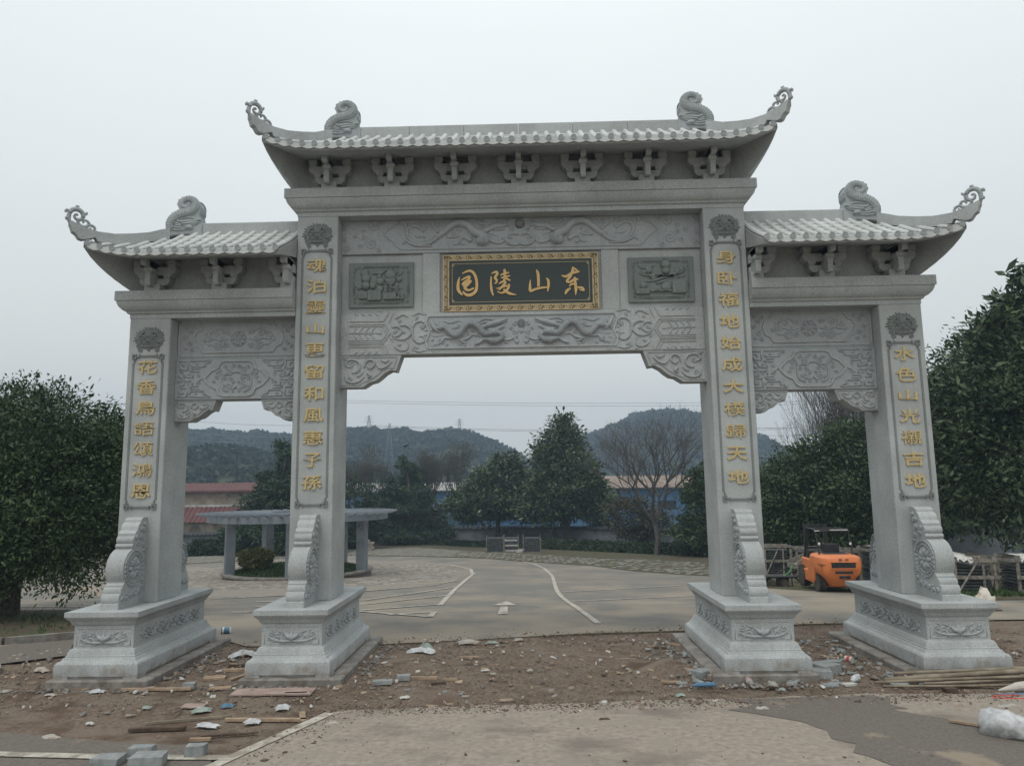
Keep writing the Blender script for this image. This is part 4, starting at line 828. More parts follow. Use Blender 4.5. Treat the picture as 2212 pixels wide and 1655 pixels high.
    for q in (-1, 1):
        for (a, b, r, d, t) in ((.13, .13, .055, 1, 1), (.05, .20, .04, -1, 0), (.19, .19, .035, 1, 2), (.10, .0, .04, 1, 0), (.19, .01, .045, -1, 1), (.12, -.11, .06, 1, 1), (.2, -.13, .035, -1, 0), (.05, -.06, .03, 1, 2), (.33, .03, .045, 1, 1), (.37, -.05, .03, -1, 0), (.25, .08, .03, 1, 0), (.28, .13, .03, 1, 2), (.05, -.2, .03, -1, 1), (.33, .1, .025, 1, 1), (.16, -.19, .03, 1, 1)):
            S.append(spiral(cx + q * a, zc + b, r, t, d * q, 1.3, .0105))
        S.append([(cx, zc + .10, .012), (cx + q * .06, zc + .10, .014), (cx + q * .10, zc + .06, .014), (cx + q * .17, zc + .07, .014), (cx + q * .23, zc + .04, .014), (cx + q * .245, zc - .06, .014), (cx + q * .22, zc - .17, .014), (cx + q * .13, zc - .22, .012)])
        S.append([(cx, zc - .12, .012), (cx + q * .04, zc - .17, .014), (cx + q * .1, zc - .16, .012)])
        # square fret ornament in the corners
        for sz in (-1, 1):
            for P in ([(.95, .29), (.80, .29), (.80, .15), (.93, .15), (.93, .24), (.87, .24), (.87, .2)], [(.76, .29), (.42, .30), (.46, .26), (.52, .26), (.52, .20), (.74, .2), (.76, .25)], [(.60, .17), (.74, .16), (.76, .12), (.62, .12)], [(.72, .1), (.72, .02), (.86, .04), (.86, .11), (.92, .11)], [(.95, .06), (.86, -.0)]):
                for a, b in zip(P[:-1], P[1:]): S.append([(cx + q * a[0], zc + sz * a[1], .012), (cx + q * b[0], zc + sz * b[1], .012)])
            S += [spiral(cx + q * .66, zc + sz * .245, .025, 0, q * sz, 1.2, .009), spiral(cx + q * .79, zc + sz * .07, .03, 1, q * sz, 1.2, .009), spiral(cx + q * .62, zc + sz * .06, .04, 2, -q * sz, 1.2, .009), spiral(cx + q * .94, zc + sz * .04, .03, 2, q * sz, 1, .009)]
        S.append([(cx + q * .54, zc, .005), (cx + q * .6, zc - .02, .014), (cx + q * .66, zc - .08, .010)])
    relief('carved_treasures', S, f, M['carve'], lw, 1.8)
# ------------------------------------------------------------------ roofs with bracket sets
def bracket(cx, s, side=0, name='bracket_set'):
    """side 0 whole, -1 only the left half"""
    mb = MB(); W = .118; f = lambda a, b, t: (a, t, b)
    xa, xb = (-9, 9) if side == 0 else ((-9, .075) if side < 0 else (-.075, 9))
    def bx(x0, x1, y0, y1, z0, z1, b=.006):
        x0, x1 = max(x0, xa), min(x1, xb)
        if x1 - x0 > .01: mb.box(cx + x0, cx + x1, y0, y1, s + z0, s + z1, b)
    bx(-.125, .125, -.12, W, 0, .125)
    def arm(hw, z0, z1, y0):
        P = [(-hw, z1), (-hw, z0 + .07), (-hw + .02, z0 + .03), (-hw + .065, z0), (hw - .065, z0), (hw - .02, z0 + .03), (hw, z0 + .07), (hw, z1)]
        P = [(cx + min(max(a, xa), xb), s + b) for a, b in P]; Qp = []
        for p in P:
            if not Qp or abs(p[0] - Qp[-1][0]) + abs(p[1] - Qp[-1][1]) > 1e-4: Qp.append(p)
        mb.prism(list(reversed(Qp)), y0, W, f)
    arm(.245, .112, .222, -.05); arm(.345, .285, .415, -.065)
    for q in (-1, 1):
        bx(q * .205 - .062, q * .205 + .062, -.07, W, .245, .335); bx(q * .205 - .05, q * .205 + .05, -.062, W, .222, .245)
        bx(q * .275 - .068, q * .275 + .068, -.09, W, .44, .53); bx(q * .275 - .054, q * .275 + .054, -.08, W, .415, .44)
    def nose(y0, z0, z1, w_=.042):
        P = [(0, z0 + .02), (y0 + .03, z0), (y0 + .005, z0 + .03), (y0, z0 + .07), (y0, z1), (0, z1)]
        mb.prism([(a, s + b) for a, b in P], cx - w_, cx + w_, lambda a, b, t: (t, a, b))
    nose(-.27, .065, .275); bx(-.066, .066, -.275, -.13, .285, .355); bx(-.054, .054, -.26, -.14, .262, .288)
    nose(-.42, .355, .475); bx(-.068, .068, -.47, -.32, .48, .55); bx(-.054, .054, -.45, -.34, .455, .482)
    mb.box(cx - .042, cx + .042, -.3, W, s + .36, s + .50, .004)
    return mb.build(name, M['stone'], gate)
EAVE = .75; YC = .4
def make_tiles():
    d = {}
    mb = MB(); n = 14; rings = []
    for rr, yy in ((.047, .0), (.047, -.014), (.037, -.014), (.035, -.008)):
        rings.append([(rr * math.cos(2 * math.pi * k / n), yy, rr * math.sin(2 * math.pi * k / n)) for k in range(n)])
    mb.loft([list(reversed(r)) for r in rings])
    for k in range(5):
        a = math.pi / 2 + 2 * math.pi * k / 5; stroke(mb, [(.004 * math.cos(a), .004 * math.sin(a), .004), (.020 * math.cos(a), .020 * math.sin(a), .010), (.032 * math.cos(a), .032 * math.sin(a), .004)], lambda u, v, h: (u, -.008 - h, v), .7)
    d['disc'] = mb.mesh('eave_disc', M['carve'], False); return d
TL = make_tiles()
def roof(x0, x1, zr, hipl, hipr, ridge0, ridge1, wallx0, wallx1, slabz, blocks, name='roof'):
    """x0,x1: eave ends; zr: height of the roof plane at the ridge line; hip flags; ridge0/1: ends of the level ridge"""
    D = YC + EAVE + .05
    def lift(x, d):
        t = 0
        if hipl: t = max(t, (x0 + .95 - x) / .95)
        if hipr: t = max(t, (x - x1 + .95) / .95)
        return .16 * max(t, 0) ** 2.2 * min(1, d * 1.05) ** 1.5
    def top_d(x):
        if hipl and x < ridge0: return min(1, (ridge0 - x) / (ridge0 - x0))
        if hipr and x > ridge1: return min(1, (x - ridge1) / (x1 - ridge1))
        return 0
    def z(x, d): return zr - .70 * d + .035 * math.sin(math.pi * d) * -1 + lift(x, d)
    ypos = lambda d: YC - D * d
    rf = empty('x'); bpy.data.objects.remove(rf)
    # body slab of the roof: front and back slopes, side slopes, eave board
    mb = MB(); xs_ = list(np.linspace(x0, x1, int((x1 - x0) / .19) + 1)); nd = 7
    for sgn in (1, -1):
        rows = []
        for x in xs_:
            td = top_d(x); rows.append([(x, YC + sgn * (ypos(td + (1 - td) * j / nd) - YC), z(x, td + (1 - td) * j / nd) - .018) for j in range(nd + 1)])
        for i in range(len(rows) - 1):
            for j in range(nd):
                q = [rows[i][j], rows[i + 1][j], rows[i + 1][j + 1], rows[i][j + 1]]
                mb.add(q if sgn < 0 else q[::-1], [(0, 1, 2, 3)])
        # eave board below, then the slope underneath back to the wall
        for i in range(len(xs_) - 1):
            xa, xb = xs_[i], xs_[i + 1]; za, zb = z(xa, 1) - .02, z(xb, 1) - .02; ye = YC - sgn * D
            ins = lambda x: (ye + sgn * .035)
            mb.add([(xa, ye, za), (xb, ye, zb), (xb, ins(xb), zb - .075), (xa, ins(xa), za - .075)], [(3, 2, 1, 0) if sgn > 0 else (0, 1, 2, 3)])
            wy = YC - sgn * .28; wz = slabz + .585
            cl = lambda x: min(max(x, wallx0), wallx1)
            mb.add([(xa, ins(xa), za - .075), (xb, ins(xb), zb - .075), (cl(xb), wy, wz), (cl(xa), wy, wz)], [(3, 2, 1, 0) if sgn > 0 else (0, 1, 2, 3)])
    for hp, xe, rg, wx in ((hipl, x0, ridge0, wallx0), (hipr, x1, ridge1, wallx1)):
        sg = -1 if xe == x0 else 1
        if hp:
            m_ = 10; ysd = [YC - D + 2 * D * k / m_ for k in range(m_ + 1)]
            ze = [z(xe, 1) - .09 + 0 - .12 * math.sin(math.pi * k / m_) ** .7 for k in range(m_ + 1)]
            slopes = []
            for k in range(m_ + 1):
                lo = ysd[k]; bx_ = xe - sg * .38; by_ = YC + (lo - YC) * .34; bz = slabz + .005
                r_ = []
                for t in np.linspace(0, 1, 7):
                    tt = t; bulge = .07 * math.sin(math.pi * t)
                    r_.append((xe + (bx_ - xe) * (tt ** 1.25) + sg * bulge * .3, lo + (by_ - lo) * tt, ze[k] + (bz - ze[k]) * tt ** .9 - bulge * .2))
                slopes.append([(xe, lo, ze[k] + .07)] + r_)
            for k in range(m_):
                for j in range(7):
                    q = [slopes[k][j], slopes[k + 1][j], slopes[k + 1][j + 1], slopes[k][j + 1]]; mb.add(q if sg > 0 else q[::-1], [(0, 1, 2, 3)])
            for sgn in (1, -1):   # cheek between the end slope and the front soffit
                e = slopes[0] if sgn > 0 else slopes[-1]; wy = YC - sgn * .28
                for j in range(1, 7): mb.add([e[j], e[j + 1], (wx, wy, slabz + .585)], [(0, 1, 2)])
                mb.add([e[7], (wx - sg * .05, wy, slabz), (wx, wy, slabz + .585)], [(0, 1, 2)])
            # side roof slope
            for k in range(m_):
                za, zb = ze[k] + .07, ze[k + 1] + .07; mb.add([(xe, ysd[k], za), (xe, ysd[k + 1], zb), (rg, YC, z(rg, 0))], [(0, 1, 2)])
        else:
            pts = [(xe, ypos(j / nd), z(xe, j / nd) - .018) for j in range(nd + 1)]
            prof = pts + [(xe, ypos(1) + .035, z(xe, 1) - .095), (xe, YC - .28, slabz + .585), (xe, YC, slabz + .585)]
            mb.add(prof, [tuple(range(len(prof)))])
            prof = [(xe, 2 * YC - p[1], p[2]) for p in prof]; mb.add(prof, [tuple(range(len(prof)))])
    root = autosmooth(mb.build(name, M['stone'], gate), 30)
    # round cover tiles, pan tiles between, discs and drip edges along the eave
    nr = int(round((x1 - x0 - .12) / .19)); pitch = (x1 - x0 - .12) / nr
    for i in range(nr + 1):
        x = x0 + .06 + pitch * i; td = top_d(x); td0 = max(td, .07)
        if td0 < .965:
            mb = MB(); rings = []; m_ = 6
            for j in range(m_ + 1):
                d_ = td0 + (1.0 - td0) * j / m_; y_ = ypos(d_); z_ = z(x, d_) + .004
                rings.append([(x + .043 * math.cos(a), y_, z_ + .040 * math.sin(a)) for a in [math.pi * k / 6 for k in range(7)]])
            mb.loft(rings, False, False); mb.add(rings[0], [tuple(range(7))]); mb.build('roof_tile', M['pale'], root, smooth=True)
        inst('eave_disc', TL['disc'], root, (x, ypos(1) - .004, z(x, 1) + .002))
        if i < nr:
            xa, xb = x + .0, x + pitch; xm = (xa + xb) / 2; td = max(top_d(xm), .05)
            if td < .97:
                mb = MB(); st = 6
                for j in range(st):
                    d0 = td + (1 - td) * j / st; d1 = td + (1 - td) * (j + 1) / st; q = []
                    for d_, dz in ((d0, .0), (d1, .018), (d1, .0)):
                        for k in range(6):
                            u = k / 5; q.append((xa + (xb - xa) * u, ypos(d_), z(xa + (xb - xa) * u, d_) + dz - .016 * math.sin(math.pi * u)))
                    mb.add(q, [(k + 6 * l, k + 1 + 6 * l, k + 7 + 6 * l, k + 6 + 6 * l) for l in (0, 1) for k in range(5)])
                # drip tile
                q = []; n = 8
                for k in range(n + 1):
                    u = k / n; xx = xa + (xb - xa) * u; q.append((xx, ypos(1) - .002, z(xx, 1) + .022 - .025 * math.sin(math.pi * u)))
                for k in range(n + 1):
                    u = k / n; xx = xa + (xb - xa) * u; q.append((xx, ypos(1) - .012, z(xx, 1) - .062 - .028 * (1 - abs(2 * u - 1)) ** .7 * 1))
                mb.add(q, [(k, k + n + 1, k + n + 2, k + 1) for k in range(n)])
                mb.build('pan_tile', M['pale'], root)
    # level ridge in blocks
    bl = (ridge1 - ridge0) / blocks; pr = [(-.10, -.06), (-.10, .135), (-.085, .15), (.085, .15), (.10, .135), (.10, -.06)]
    for i in range(blocks):
        mb = MB(); a, b = ridge0 + bl * i + .003, ridge0 + bl * (i + 1) - .003
        mb.prism([(YC + p, zr - .02 + q) for p, q in pr], a, b, lambda p, q, t: (t, p, q)); mb.build('ridge_block', M['stone'], root)
    return root, z
HT = [(0, 0), (-.12, -.04), (-.25, -.085), (-.40, -.12), (-.55, -.143), (-.70, -.155), (-.82, -.14), (-.93, -.10), (-1.0, -.05)]
def hip(root, xr, xe, zr, xx, name='hip_ridge'):
    """curved ridge falling from the level ridge to the front eave corner and turned up at the tip"""
    sg = -1 if xe < xr else 1
    dx, dy = (xe - xr), -1.2; L = math.hypot(dx, dy); tx, ty = dx / L, dy / L; nx_, ny_ = -ty, tx
    # (distance share, top z, bottom z) relative to zr
    K = [(.26, -.09, -.28), (.35, -.155, -.34), (.45, -.24, -.40), (.60, -.32, -.50), (.74, -.38, -.55), (.88, -.40, -.56), (.90, -.395, -.50), (1.0, -.375, -.575), (1.04, -.36, -.565), (1.075, -.34, -.50), (1.11, -.32, -.475), (1.125, -.315, -.41), (1.14, -.31, -.37)]
    K = [(t if t <= 1 else 1 + (t - 1) * .78, a, b) for t, a, b in K]
    mb = MB()
    for fb in (1, -1):
        rings = []
        for t, a, b in K:
            cx, cy = xr + dx * t, YC + (dy * t) * fb
            ox, oy = nx_ * .06, ny_ * .06 * fb
            rings.append([(cx - ox, cy - oy, zr + b), (cx + ox, cy + oy, zr + b), (cx + ox, cy + oy, zr + a), (cx - ox, cy - oy, zr + a)])
        mb.loft(rings)
    o = mb.build(name, M['stone'], root)
    for fb in (1,):
        # openwork curl standing on the tip
        mb = MB()
        def T(u, v): # u along hip outward, v up, in metres from the tip top
            t = 1.065 + u / L; return (xr + dx * t, YC + dy * t * fb, zr - .335 + v)
        def cv(P, r=.017): 
            P = [(a * .95, b * .95, r_ * 1.25) for a, b, r_ in P]; P = smooth_pts([(a, b, r_) for a, b, r_ in P], 3); mb.tube([T(a, b) for a, b, _ in P], [r_ for _, _, r_ in P], 7)
        cv([(.05, -.03, .02), (.09, .05, .024), (.09, .14, .026), (.06, .21, .028), (.0, .245, .03), (-.07, .23, .028), (-.11, .17, .026), (-.10, .11, .024), (-.05, .075, .022), (.0, .09, .018), (.015, .135, .015), (-.015, .16, .016), (-.03, .14, .012)])
        cv([(-.05, .07, .02), (-.04, .04, .02), (-.07, -.01, .022), (-.13, -.02, .022), (-.185, .01, .02), (-.195, .06, .018), (-.155, .09, .016), (-.11, .07, .014), (-.125, .04, .014)])
        cv([(-.17, .0, .018), (-.22, .03, .018), (-.28, .005, .018), (-.285, -.045, .016), (-.24, -.065, .014), (-.21, -.035, .013), (-.235, -.015, .010)])
        cv([(.08, .18, .014), (.13, .20, .02), (.14, .16, .012)]); cv([(.0, .25, .012), (-.01, .29, .02), (-.045, .295, .012)]); cv([(-.11, .19, .012), (-.15, .20, .018), (-.16, .23, .01)]); cv([(.09, .08, .01), (.125, .07, .018), (.12, .04, .01)]); cv([(-.25, -.1, .012), (-.29, -.09, .014), (-.3, -.06, .006)])
        autosmooth(mb.build('curl_ornament', M['carve'], o), 60)
def dragon_fin(root, x, z0, s):
    """coiled dragon on the ridge end, about .62 wide and high; s=-1 for the left end"""
    # local: u 0..0.62 grows toward the middle of the roof for both ends
    Pp = lambda a, b: (a, b)
    out = [(.03, -.12), (.0, .08), (.02, .17), (.05, .23), (.10, .28), (.17, .32), (.155, .36), (.135, .40), (.155, .43), (.15, .46), (.19, .475), (.20, .50), (.245, .495), (.255, .515), (.29, .505), (.31, .515), (.345, .49), (.37, .49), (.39, .455), (.42, .44), (.44, .39), (.455, .35), (.455, .28), (.44, .24), (.45, .2), (.47, .14), (.49, .09), (.49, -.12)]
    q = .63 / .5; q2 = .63 / .515
    mx_ = lambda u: x + (u - .25) * q * (-s) if s < 0 else x - (u - .25) * q
    X_ = (lambda u: x + (u - .25) * q) if s < 0 else (lambda u: x - (u - .25) * q)
    mb = MB(); P = [(X_(a), z0 + b * q2) for a, b in out]
    if s > 0: P = P[::-1]
    mb.prism(P[::-1], YC - .12, YC + .12, lambda a, b, t: (a, t, b)); o = mb.build('dragon_finial', M['carve'], root)
    mb = MB()
    for sy in (1, -1):
        f = (lambda sy: (lambda u, v, h: (X_(u), YC - sy * (.12 + h), z0 + v * q2)))(sy)
        stroke(mb, [(.06, .03, .05), (.055, .12, .055), (.10, .20, .06), (.18, .255, .06), (.27, .275, .062), (.36, .31, .06), (.40, .37, .055), (.375, .44, .045), (.31, .475, .04), (.24, .46, .036), (.205, .41, .032), (.225, .36, .028), (.28, .355, .022), (.31, .39, .016), (.285, .41, .012)], f, .75)
        for t_ in range(24):
            a = t_ / 23
            # scales following the body
        body = smooth_pts([(.06, .05, .05), (.055, .12, .055), (.10, .20, .06), (.18, .255, .06), (.27, .275, .062), (.36, .31, .06), (.40, .37, .055), (.375, .44, .045), (.31, .475, .04), (.24, .46, .036)], 3)
        for i, (u, v, r) in enumerate(body[:-1]):
            du, dv = body[i + 1][0] - u, body[i + 1][1] - v; L = math.hypot(du, dv) or 1; nu, nv = -dv / L, du / L
            for k in (-.66, -.33, 0, .33, .66):
                g = (lambda kk, rr: (lambda a, b, h: f(a, b, h + rr * .75 * math.sqrt(1 - kk * kk) * .86)))(k, r); off = (i % 2) * .15
                knob(mb, u + nu * r * (k + off * .3), v + nv * r * (k + off * .3), .0125, g, .8, 6)
        for P_ in ([(.03, .02, .008), (.1, .03, .012), (.2, .02, .012), (.3, .035, .012), (.36, .02, .006)], [(.05, .09, .006), (.12, .07, .012), (.2, .05, .012), (.28, .055, .008)], [(.08, .15, .006), (.15, .12, .012), (.22, .09, .01)], [(.13, .22, .006), (.17, .15, .014), (.24, .14, .016), (.32, .15, .014), (.40, .15, .016), (.455, .165, .018), (.47, .145, .01)], [(.22, .11, .014), (.3, .115, .018), (.4, .125, .016), (.46, .13, .008)], [(.2, .18, .008), (.28, .2, .012), (.36, .19, .01), (.42, .165, .006)], [(.14, .2, .01), (.17, .225, .012), (.2, .2, .01)], [(.27, .05, .02), (.32, .06, .03), (.37, .045, .02)], [(.1, .11, .006), (.16, .09, .012), (.22, .075, .008)], [(.24, .085, .01), (.34, .09, .014), (.44, .11, .008)]):
            stroke(mb, P_, f, 1.8)
        knob(mb, .325, .06, .035, f, 1)
    mb.build('carved_scales', M['carve'], o, smooth=True, kind='stuff')
# middle roof
SZ = 7.40
slab('bracket_wall', -3.50, 3.50, SZ, SZ + .59, M['stone'], .12, .68, .002)
rt_, zf = roof(-3.97, 3.97, 8.55, True, True, -2.78, 2.78, -3.5, 3.5, SZ, 6)
for i in range(-3, 4): bracket(i * 1.035, SZ)
for s in (-1, 1):
    hip(rt_, s * 2.85, s * 4.0, 8.60, 0); dragon_fin(rt_, s * 3.0, 8.53, s)
    mb = MB(); mb.prism([(s * 2.78, 8.50), (s * 3.05, 8.45), (s * 3.05, 8.60), (s * 2.78, 8.70)], YC - .095, YC + .095, lambda a, b, t: (a, t, b)); mb.build('ridge_block', M['stone'], rt_)
# wing roofs
SZ2 = 5.745
for s in (-1, 1):
    if s < 0:
        r2, _ = roof(-6.66, -3.64, 6.90, True, False, -5.42, -3.64, -6.2, -3.64, SZ2, 1)
        slab('bracket_wall', -6.2, -3.64, SZ2, SZ2 + .59, M['stone'], .12, .68, .002)
    else:
        r2, _ = roof(3.64, 6.66, 6.90, False, True, 3.64, 5.42, 3.64, 6.2, SZ2, 1)
        slab('bracket_wall', 3.64, 6.2, SZ2, SZ2 + .59, M['stone'], .12, .68, .002)
    bracket(s * 5.93, SZ2); bracket(s * 4.84, SZ2); bracket(s * 3.725, SZ2, -1 if s < 0 else 1)
    hip(r2, s * 5.5, s * 6.69, 6.95, 0); dragon_fin(r2, s * 5.65, 6.88, s)
    mb = MB(); mb.prism([(s * 5.42, 6.85), (s * 5.7, 6.8), (s * 5.7, 6.95), (s * 5.42, 7.05)], YC - .095, YC + .095, lambda a, b, t: (a, t, b)); mb.build('ridge_block', M['stone'], r2)
# ------------------------------------------------------------------ plants
def leafmat(name, a, b, rough=.5, isl=.45):
    m = bpy.data.materials.new(name); m.use_nodes = True; nt = m.node_tree; bs = nt.nodes['Principled BSDF']
    bs.inputs['Roughness'].default_value = rough; bs.inputs['Specular IOR Level'].default_value = .22
    g = N(nt, 'ShaderNodeNewGeometry'); r = N(nt, 'ShaderNodeValToRGB'); r.color_ramp.elements[0].color = (*a, 1); r.color_ramp.elements[1].color = (*b, 1)
    t = N(nt, 'ShaderNodeTexCoord'); n = N(nt, 'ShaderNodeTexNoise'); n.inputs['Scale'].default_value = .9 if name != 'distant_foliage' else .06; n.inputs['Detail'].default_value = 3; nt.links.new(t.outputs['Object'], n.inputs[0])
    m1 = N(nt, 'ShaderNodeMath', operation='MULTIPLY_ADD'); nt.links.new(n.outputs[0], m1.inputs[0]); m1.inputs[1].default_value = 2.4; m1.inputs[2].default_value = -1.05   # flushes of older and younger leaves
    m2 = N(nt, 'ShaderNodeMath', operation='MULTIPLY_ADD'); nt.links.new(g.outputs['Random Per Island'], m2.inputs[0]); m2.inputs[1].default_value = .75; nt.links.new(m1.outputs[0], m2.inputs[2])
    nt.links.new(m2.outputs[0], r.inputs[0]); nt.links.new(r.outputs[0], bs.inputs['Base Color']); return m
LM = dict(camphor=leafmat('broad_dark_leaves', (.018, .038, .014), (.066, .102, .040)), magnolia=leafmat('glossy_leaves', (.022, .045, .022), (.095, .13, .065), .35),
          cedar=leafmat('cedar_needles', (.016, .038, .020), (.045, .075, .036), .7), shrub=leafmat('shrub_leaves', (.06, .08, .025), (.17, .17, .06)),
          dry=leafmat('olive_leaves', (.035, .038, .022), (.085, .08, .045), .7), hedge=leafmat('hedge_leaves', (.014, .030, .014), (.04, .065, .026)), far=leafmat('distant_foliage', (.014, .024, .016), (.045, .058, .038), .9))
M['bark'] = mat('bark', (.05, .042, .032), (.12, .10, .08), 14, .9, .8, 20)
M['bark_grey'] = mat('grey_bark', (.06, .056, .05), (.12, .112, .10), 10, .9, .6, 20)
def leaves(C, Nn, size, asp=.42, rs=None, fold=True, droop=0):
    """leaf-shaped diamonds: C centres (n,3), Nn outward directions (n,3)"""
    rs = rs or RN; n = len(C)
    d = Nn + rs.randn(n, 3) * .75; d[:, 2] -= droop; d /= np.linalg.norm(d, axis=1)[:, None]
    u = np.cross(d, rs.randn(n, 3)); u /= np.linalg.norm(u, axis=1)[:, None] + 1e-9; nn = np.cross(d, u)
    s = size * np.clip(np.exp(rs.randn(n) * .33), .4, 1.9)[:, None]
    a = C - d * s * .5; b = C + u * s * asp * .5 + nn * s * .05; c = C + d * s * .5; e = C - u * s * asp * .5 + nn * s * .05
    V = np.stack([a, b, c, e], 1).reshape(-1, 3); return V, np.arange(n * 4).reshape(n, 4)
def crown_pts(blobs, n, rs, clump=.35, percl=26, shell=.55):
    """points in clumps spread over the outer part of several ellipsoids"""
    vol = np.array([b[3] * b[4] * b[5] for b in blobs]) ** .8; k = rs.choice(len(blobs), max(1, n // percl), p=vol / vol.sum()); B = np.array(blobs)[k]
    m = len(k); d = rs.randn(m, 3); d /= np.linalg.norm(d, axis=1)[:, None]; rad = shell + (1 - shell) * rs.rand(m) ** .6; rad *= 1 + .10 * rs.randn(m)
    cc = B[:, :3] + d * B[:, 3:6] * rad[:, None]; reps = percl
    C = np.repeat(cc, reps, 0); D = np.repeat(d, reps, 0); off = rs.randn(len(C), 3) * clump; off[:, 2] *= .6; 
    return C + off, D * .8 + off / (clump + 1e-6) * .5
def tree(name, label, base, blobs, nleaf, size, lm, trunk_r=.2, trunk_top=None, clump=.35, percl=26, asp=.42, seed=1, limbs=7, bark='bark', group=None, droop=0, cat='tree', shell=.55, lean=0, split=0):
    rs = np.random.RandomState(seed); rr = random.Random(seed); x, y, z = base; root = empty(name, base, 0, label, cat, group)
    bl = [(b[0] - x, b[1] - y, b[2] - z, b[3], b[4], b[5]) for b in blobs]
    for k in range(14 if len(bl) < 12 and nleaf > 9000 else 0):   # uneven outgrowths
        b = bl[rs.randint(len(bl))]; d = rs.randn(3); d[2] = abs(d[2]) * .8; d /= np.linalg.norm(d); g_ = rs.uniform(.16, .30); bl.append((b[0] + d[0] * b[3] * .95, b[1] + d[1] * b[4] * .95, b[2] + d[2] * b[5] * .95, b[3] * g_, b[4] * g_, b[5] * g_ * 1.3))
    C, D = crown_pts(bl, nleaf, rs, clump, percl, shell); V, F = leaves(C, D, size, asp, rs, droop=droop)
    o = npmesh('crown', V, F, LM[lm], root)
    mb = MB(); top = trunk_top or bl[0][2]
    stems = [(0, 0)] if not split else [(-split, .2), (split * 1.1, -.1)]
    for sx, sy in stems:
        P = [(sx * .1 if split else 0, 0, -.3)] + [(sx * t + lean * t + rr.uniform(-.06, .06) * top * .2, sy * t + rr.uniform(-.05, .05) * top * .2, top * t) for t in (.25, .5, .75, 1)]
        mb.tube(P, [trunk_r * 1.35, trunk_r, trunk_r * .85, trunk_r * .6, trunk_r * .3], 9)
        for i in range(limbs):
            b = rr.choice(bl); t = rr.uniform(.35, .9); s0 = Vector(P[1]).lerp(Vector(P[-1]), t); a = rr.uniform(0, 6.28); e_ = Vector((b[0] + math.cos(a) * b[3] * .7, b[1] + math.sin(a) * b[4] * .7, b[2] + rr.uniform(-.2, .7) * b[5]))
            mid = s0.lerp(e_, .5) + Vector((0, 0, .15 * top * rr.uniform(-.3, 1))); mb.tube([s0, s0.lerp(mid, .5), mid, e_], [trunk_r * .4, trunk_r * .33, trunk_r * .22, trunk_r * .06], 6)
    mb.build('trunk', M[bark], root, smooth=True); return root
def bare_tree(name, label, base, h, spread, r, seed, depth=6, cat='tree', group=None, nleaf=0, lm='dry', fork=.35, vert=.5, kids=(2, 3), bark='bark_grey', crook=.06):
    rr = random.Random(seed); root = empty(name, base, 0, label, cat, group); mb = MB(); tips = []
    def grow(p, d, L, r_, k):
        q = p + d * L; m = p.lerp(q, .5) + Vector((rr.uniform(-crook, crook), rr.uniform(-crook, crook), rr.uniform(-.03, .03))) * L
        mb.tube([p, m, q], [r_, r_ * .86, r_ * .7], 6 if k > depth - 3 else 4, k <= 0)
        if k <= 0: tips.append(q); return
        nk = rr.choice(kids) + (2 if k == depth else 0); a0 = rr.uniform(0, 6.28)
        for i in range(nk):
            a = a0 + 6.28 * i / nk + rr.uniform(-.5, .5); t = rr.uniform(.35, .85); n = Vector((math.cos(a), math.sin(a), 0)); e = (d + n * spread * t * rr.uniform(.7, 1.2) + Vector((0, 0, vert * .3))).normalized()
            grow(q if i else q, e, L * rr.uniform(.66, .9), r_ * rr.uniform(.55, .72), k - 1)
            if rr.random() < .4 and k < depth - 1: grow(m, (e + Vector((0, 0, .3))).normalized(), L * .5, r_ * .35, max(k - 3, 0))
    grow(Vector((0, 0, -.2)), Vector((rr.uniform(-.05, .05), rr.uniform(-.05, .05), 1)).normalized(), h * fork, r, depth)
    mb.build('branches', M[bark], root, smooth=False)
    if nleaf:
        rs = np.random.RandomState(seed); T = np.array([tuple(t) for t in tips]); C = T[rs.randint(0, len(T), nleaf)] + rs.randn(nleaf, 3) * .22; V, F = leaves(C, rs.randn(nleaf, 3), .10, .5, rs); npmesh('leaves', V, F, LM[lm], root)
    return root
def g3(x, y, dz=0): return (x, y, G(y) + dz)
# big evergreen on the left verge
tree('evergreen_tree', 'big round dark evergreen tree standing left of the gateway', (-11.75, 5.3, -.2), [(-12.3, 5.6, 2.9, 2.9, 2.9, 2.1), (-10.5, 5.0, 2.4, 1.75, 2.0, 1.75), (-13.8, 5.3, 3.2, 2.6, 2.6, 2.0), (-11.4, 5.6, 3.9, 1.9, 2.1, 1.15), (-10.2, 5.0, 1.5, 1.5, 1.7, 1.15), (-12.6, 4.6, 1.5, 2.4, 1.6, 1.2), (-10.0, 5.2, 3.0, 1.2, 1.4, 1.1)],
     150000, .095, 'camphor', .2, 2.6, .25, 70, .38, 3, 14, split=.5, shell=.5)
mb = MB()
V = []; rs = np.random.RandomState(5); n = 500; C = np.stack([rs.uniform(-14, -8.8, n), rs.uniform(1.9, 6, n), np.zeros(n)], 1); C = C[[inside(c[0], c[1], bed) for c in C]]; C[:, 2] = [G(c[1]) + .12 for c in C]
Vv, Ff = leaves(C, np.tile([0, 0, 1.6], (len(C), 1)), .18, .12, rs); npmesh('verge_grass', Vv, Ff, M['grass'], kind='stuff', label='thin grass tufts on the planting bed under the big left tree', cat='grass')
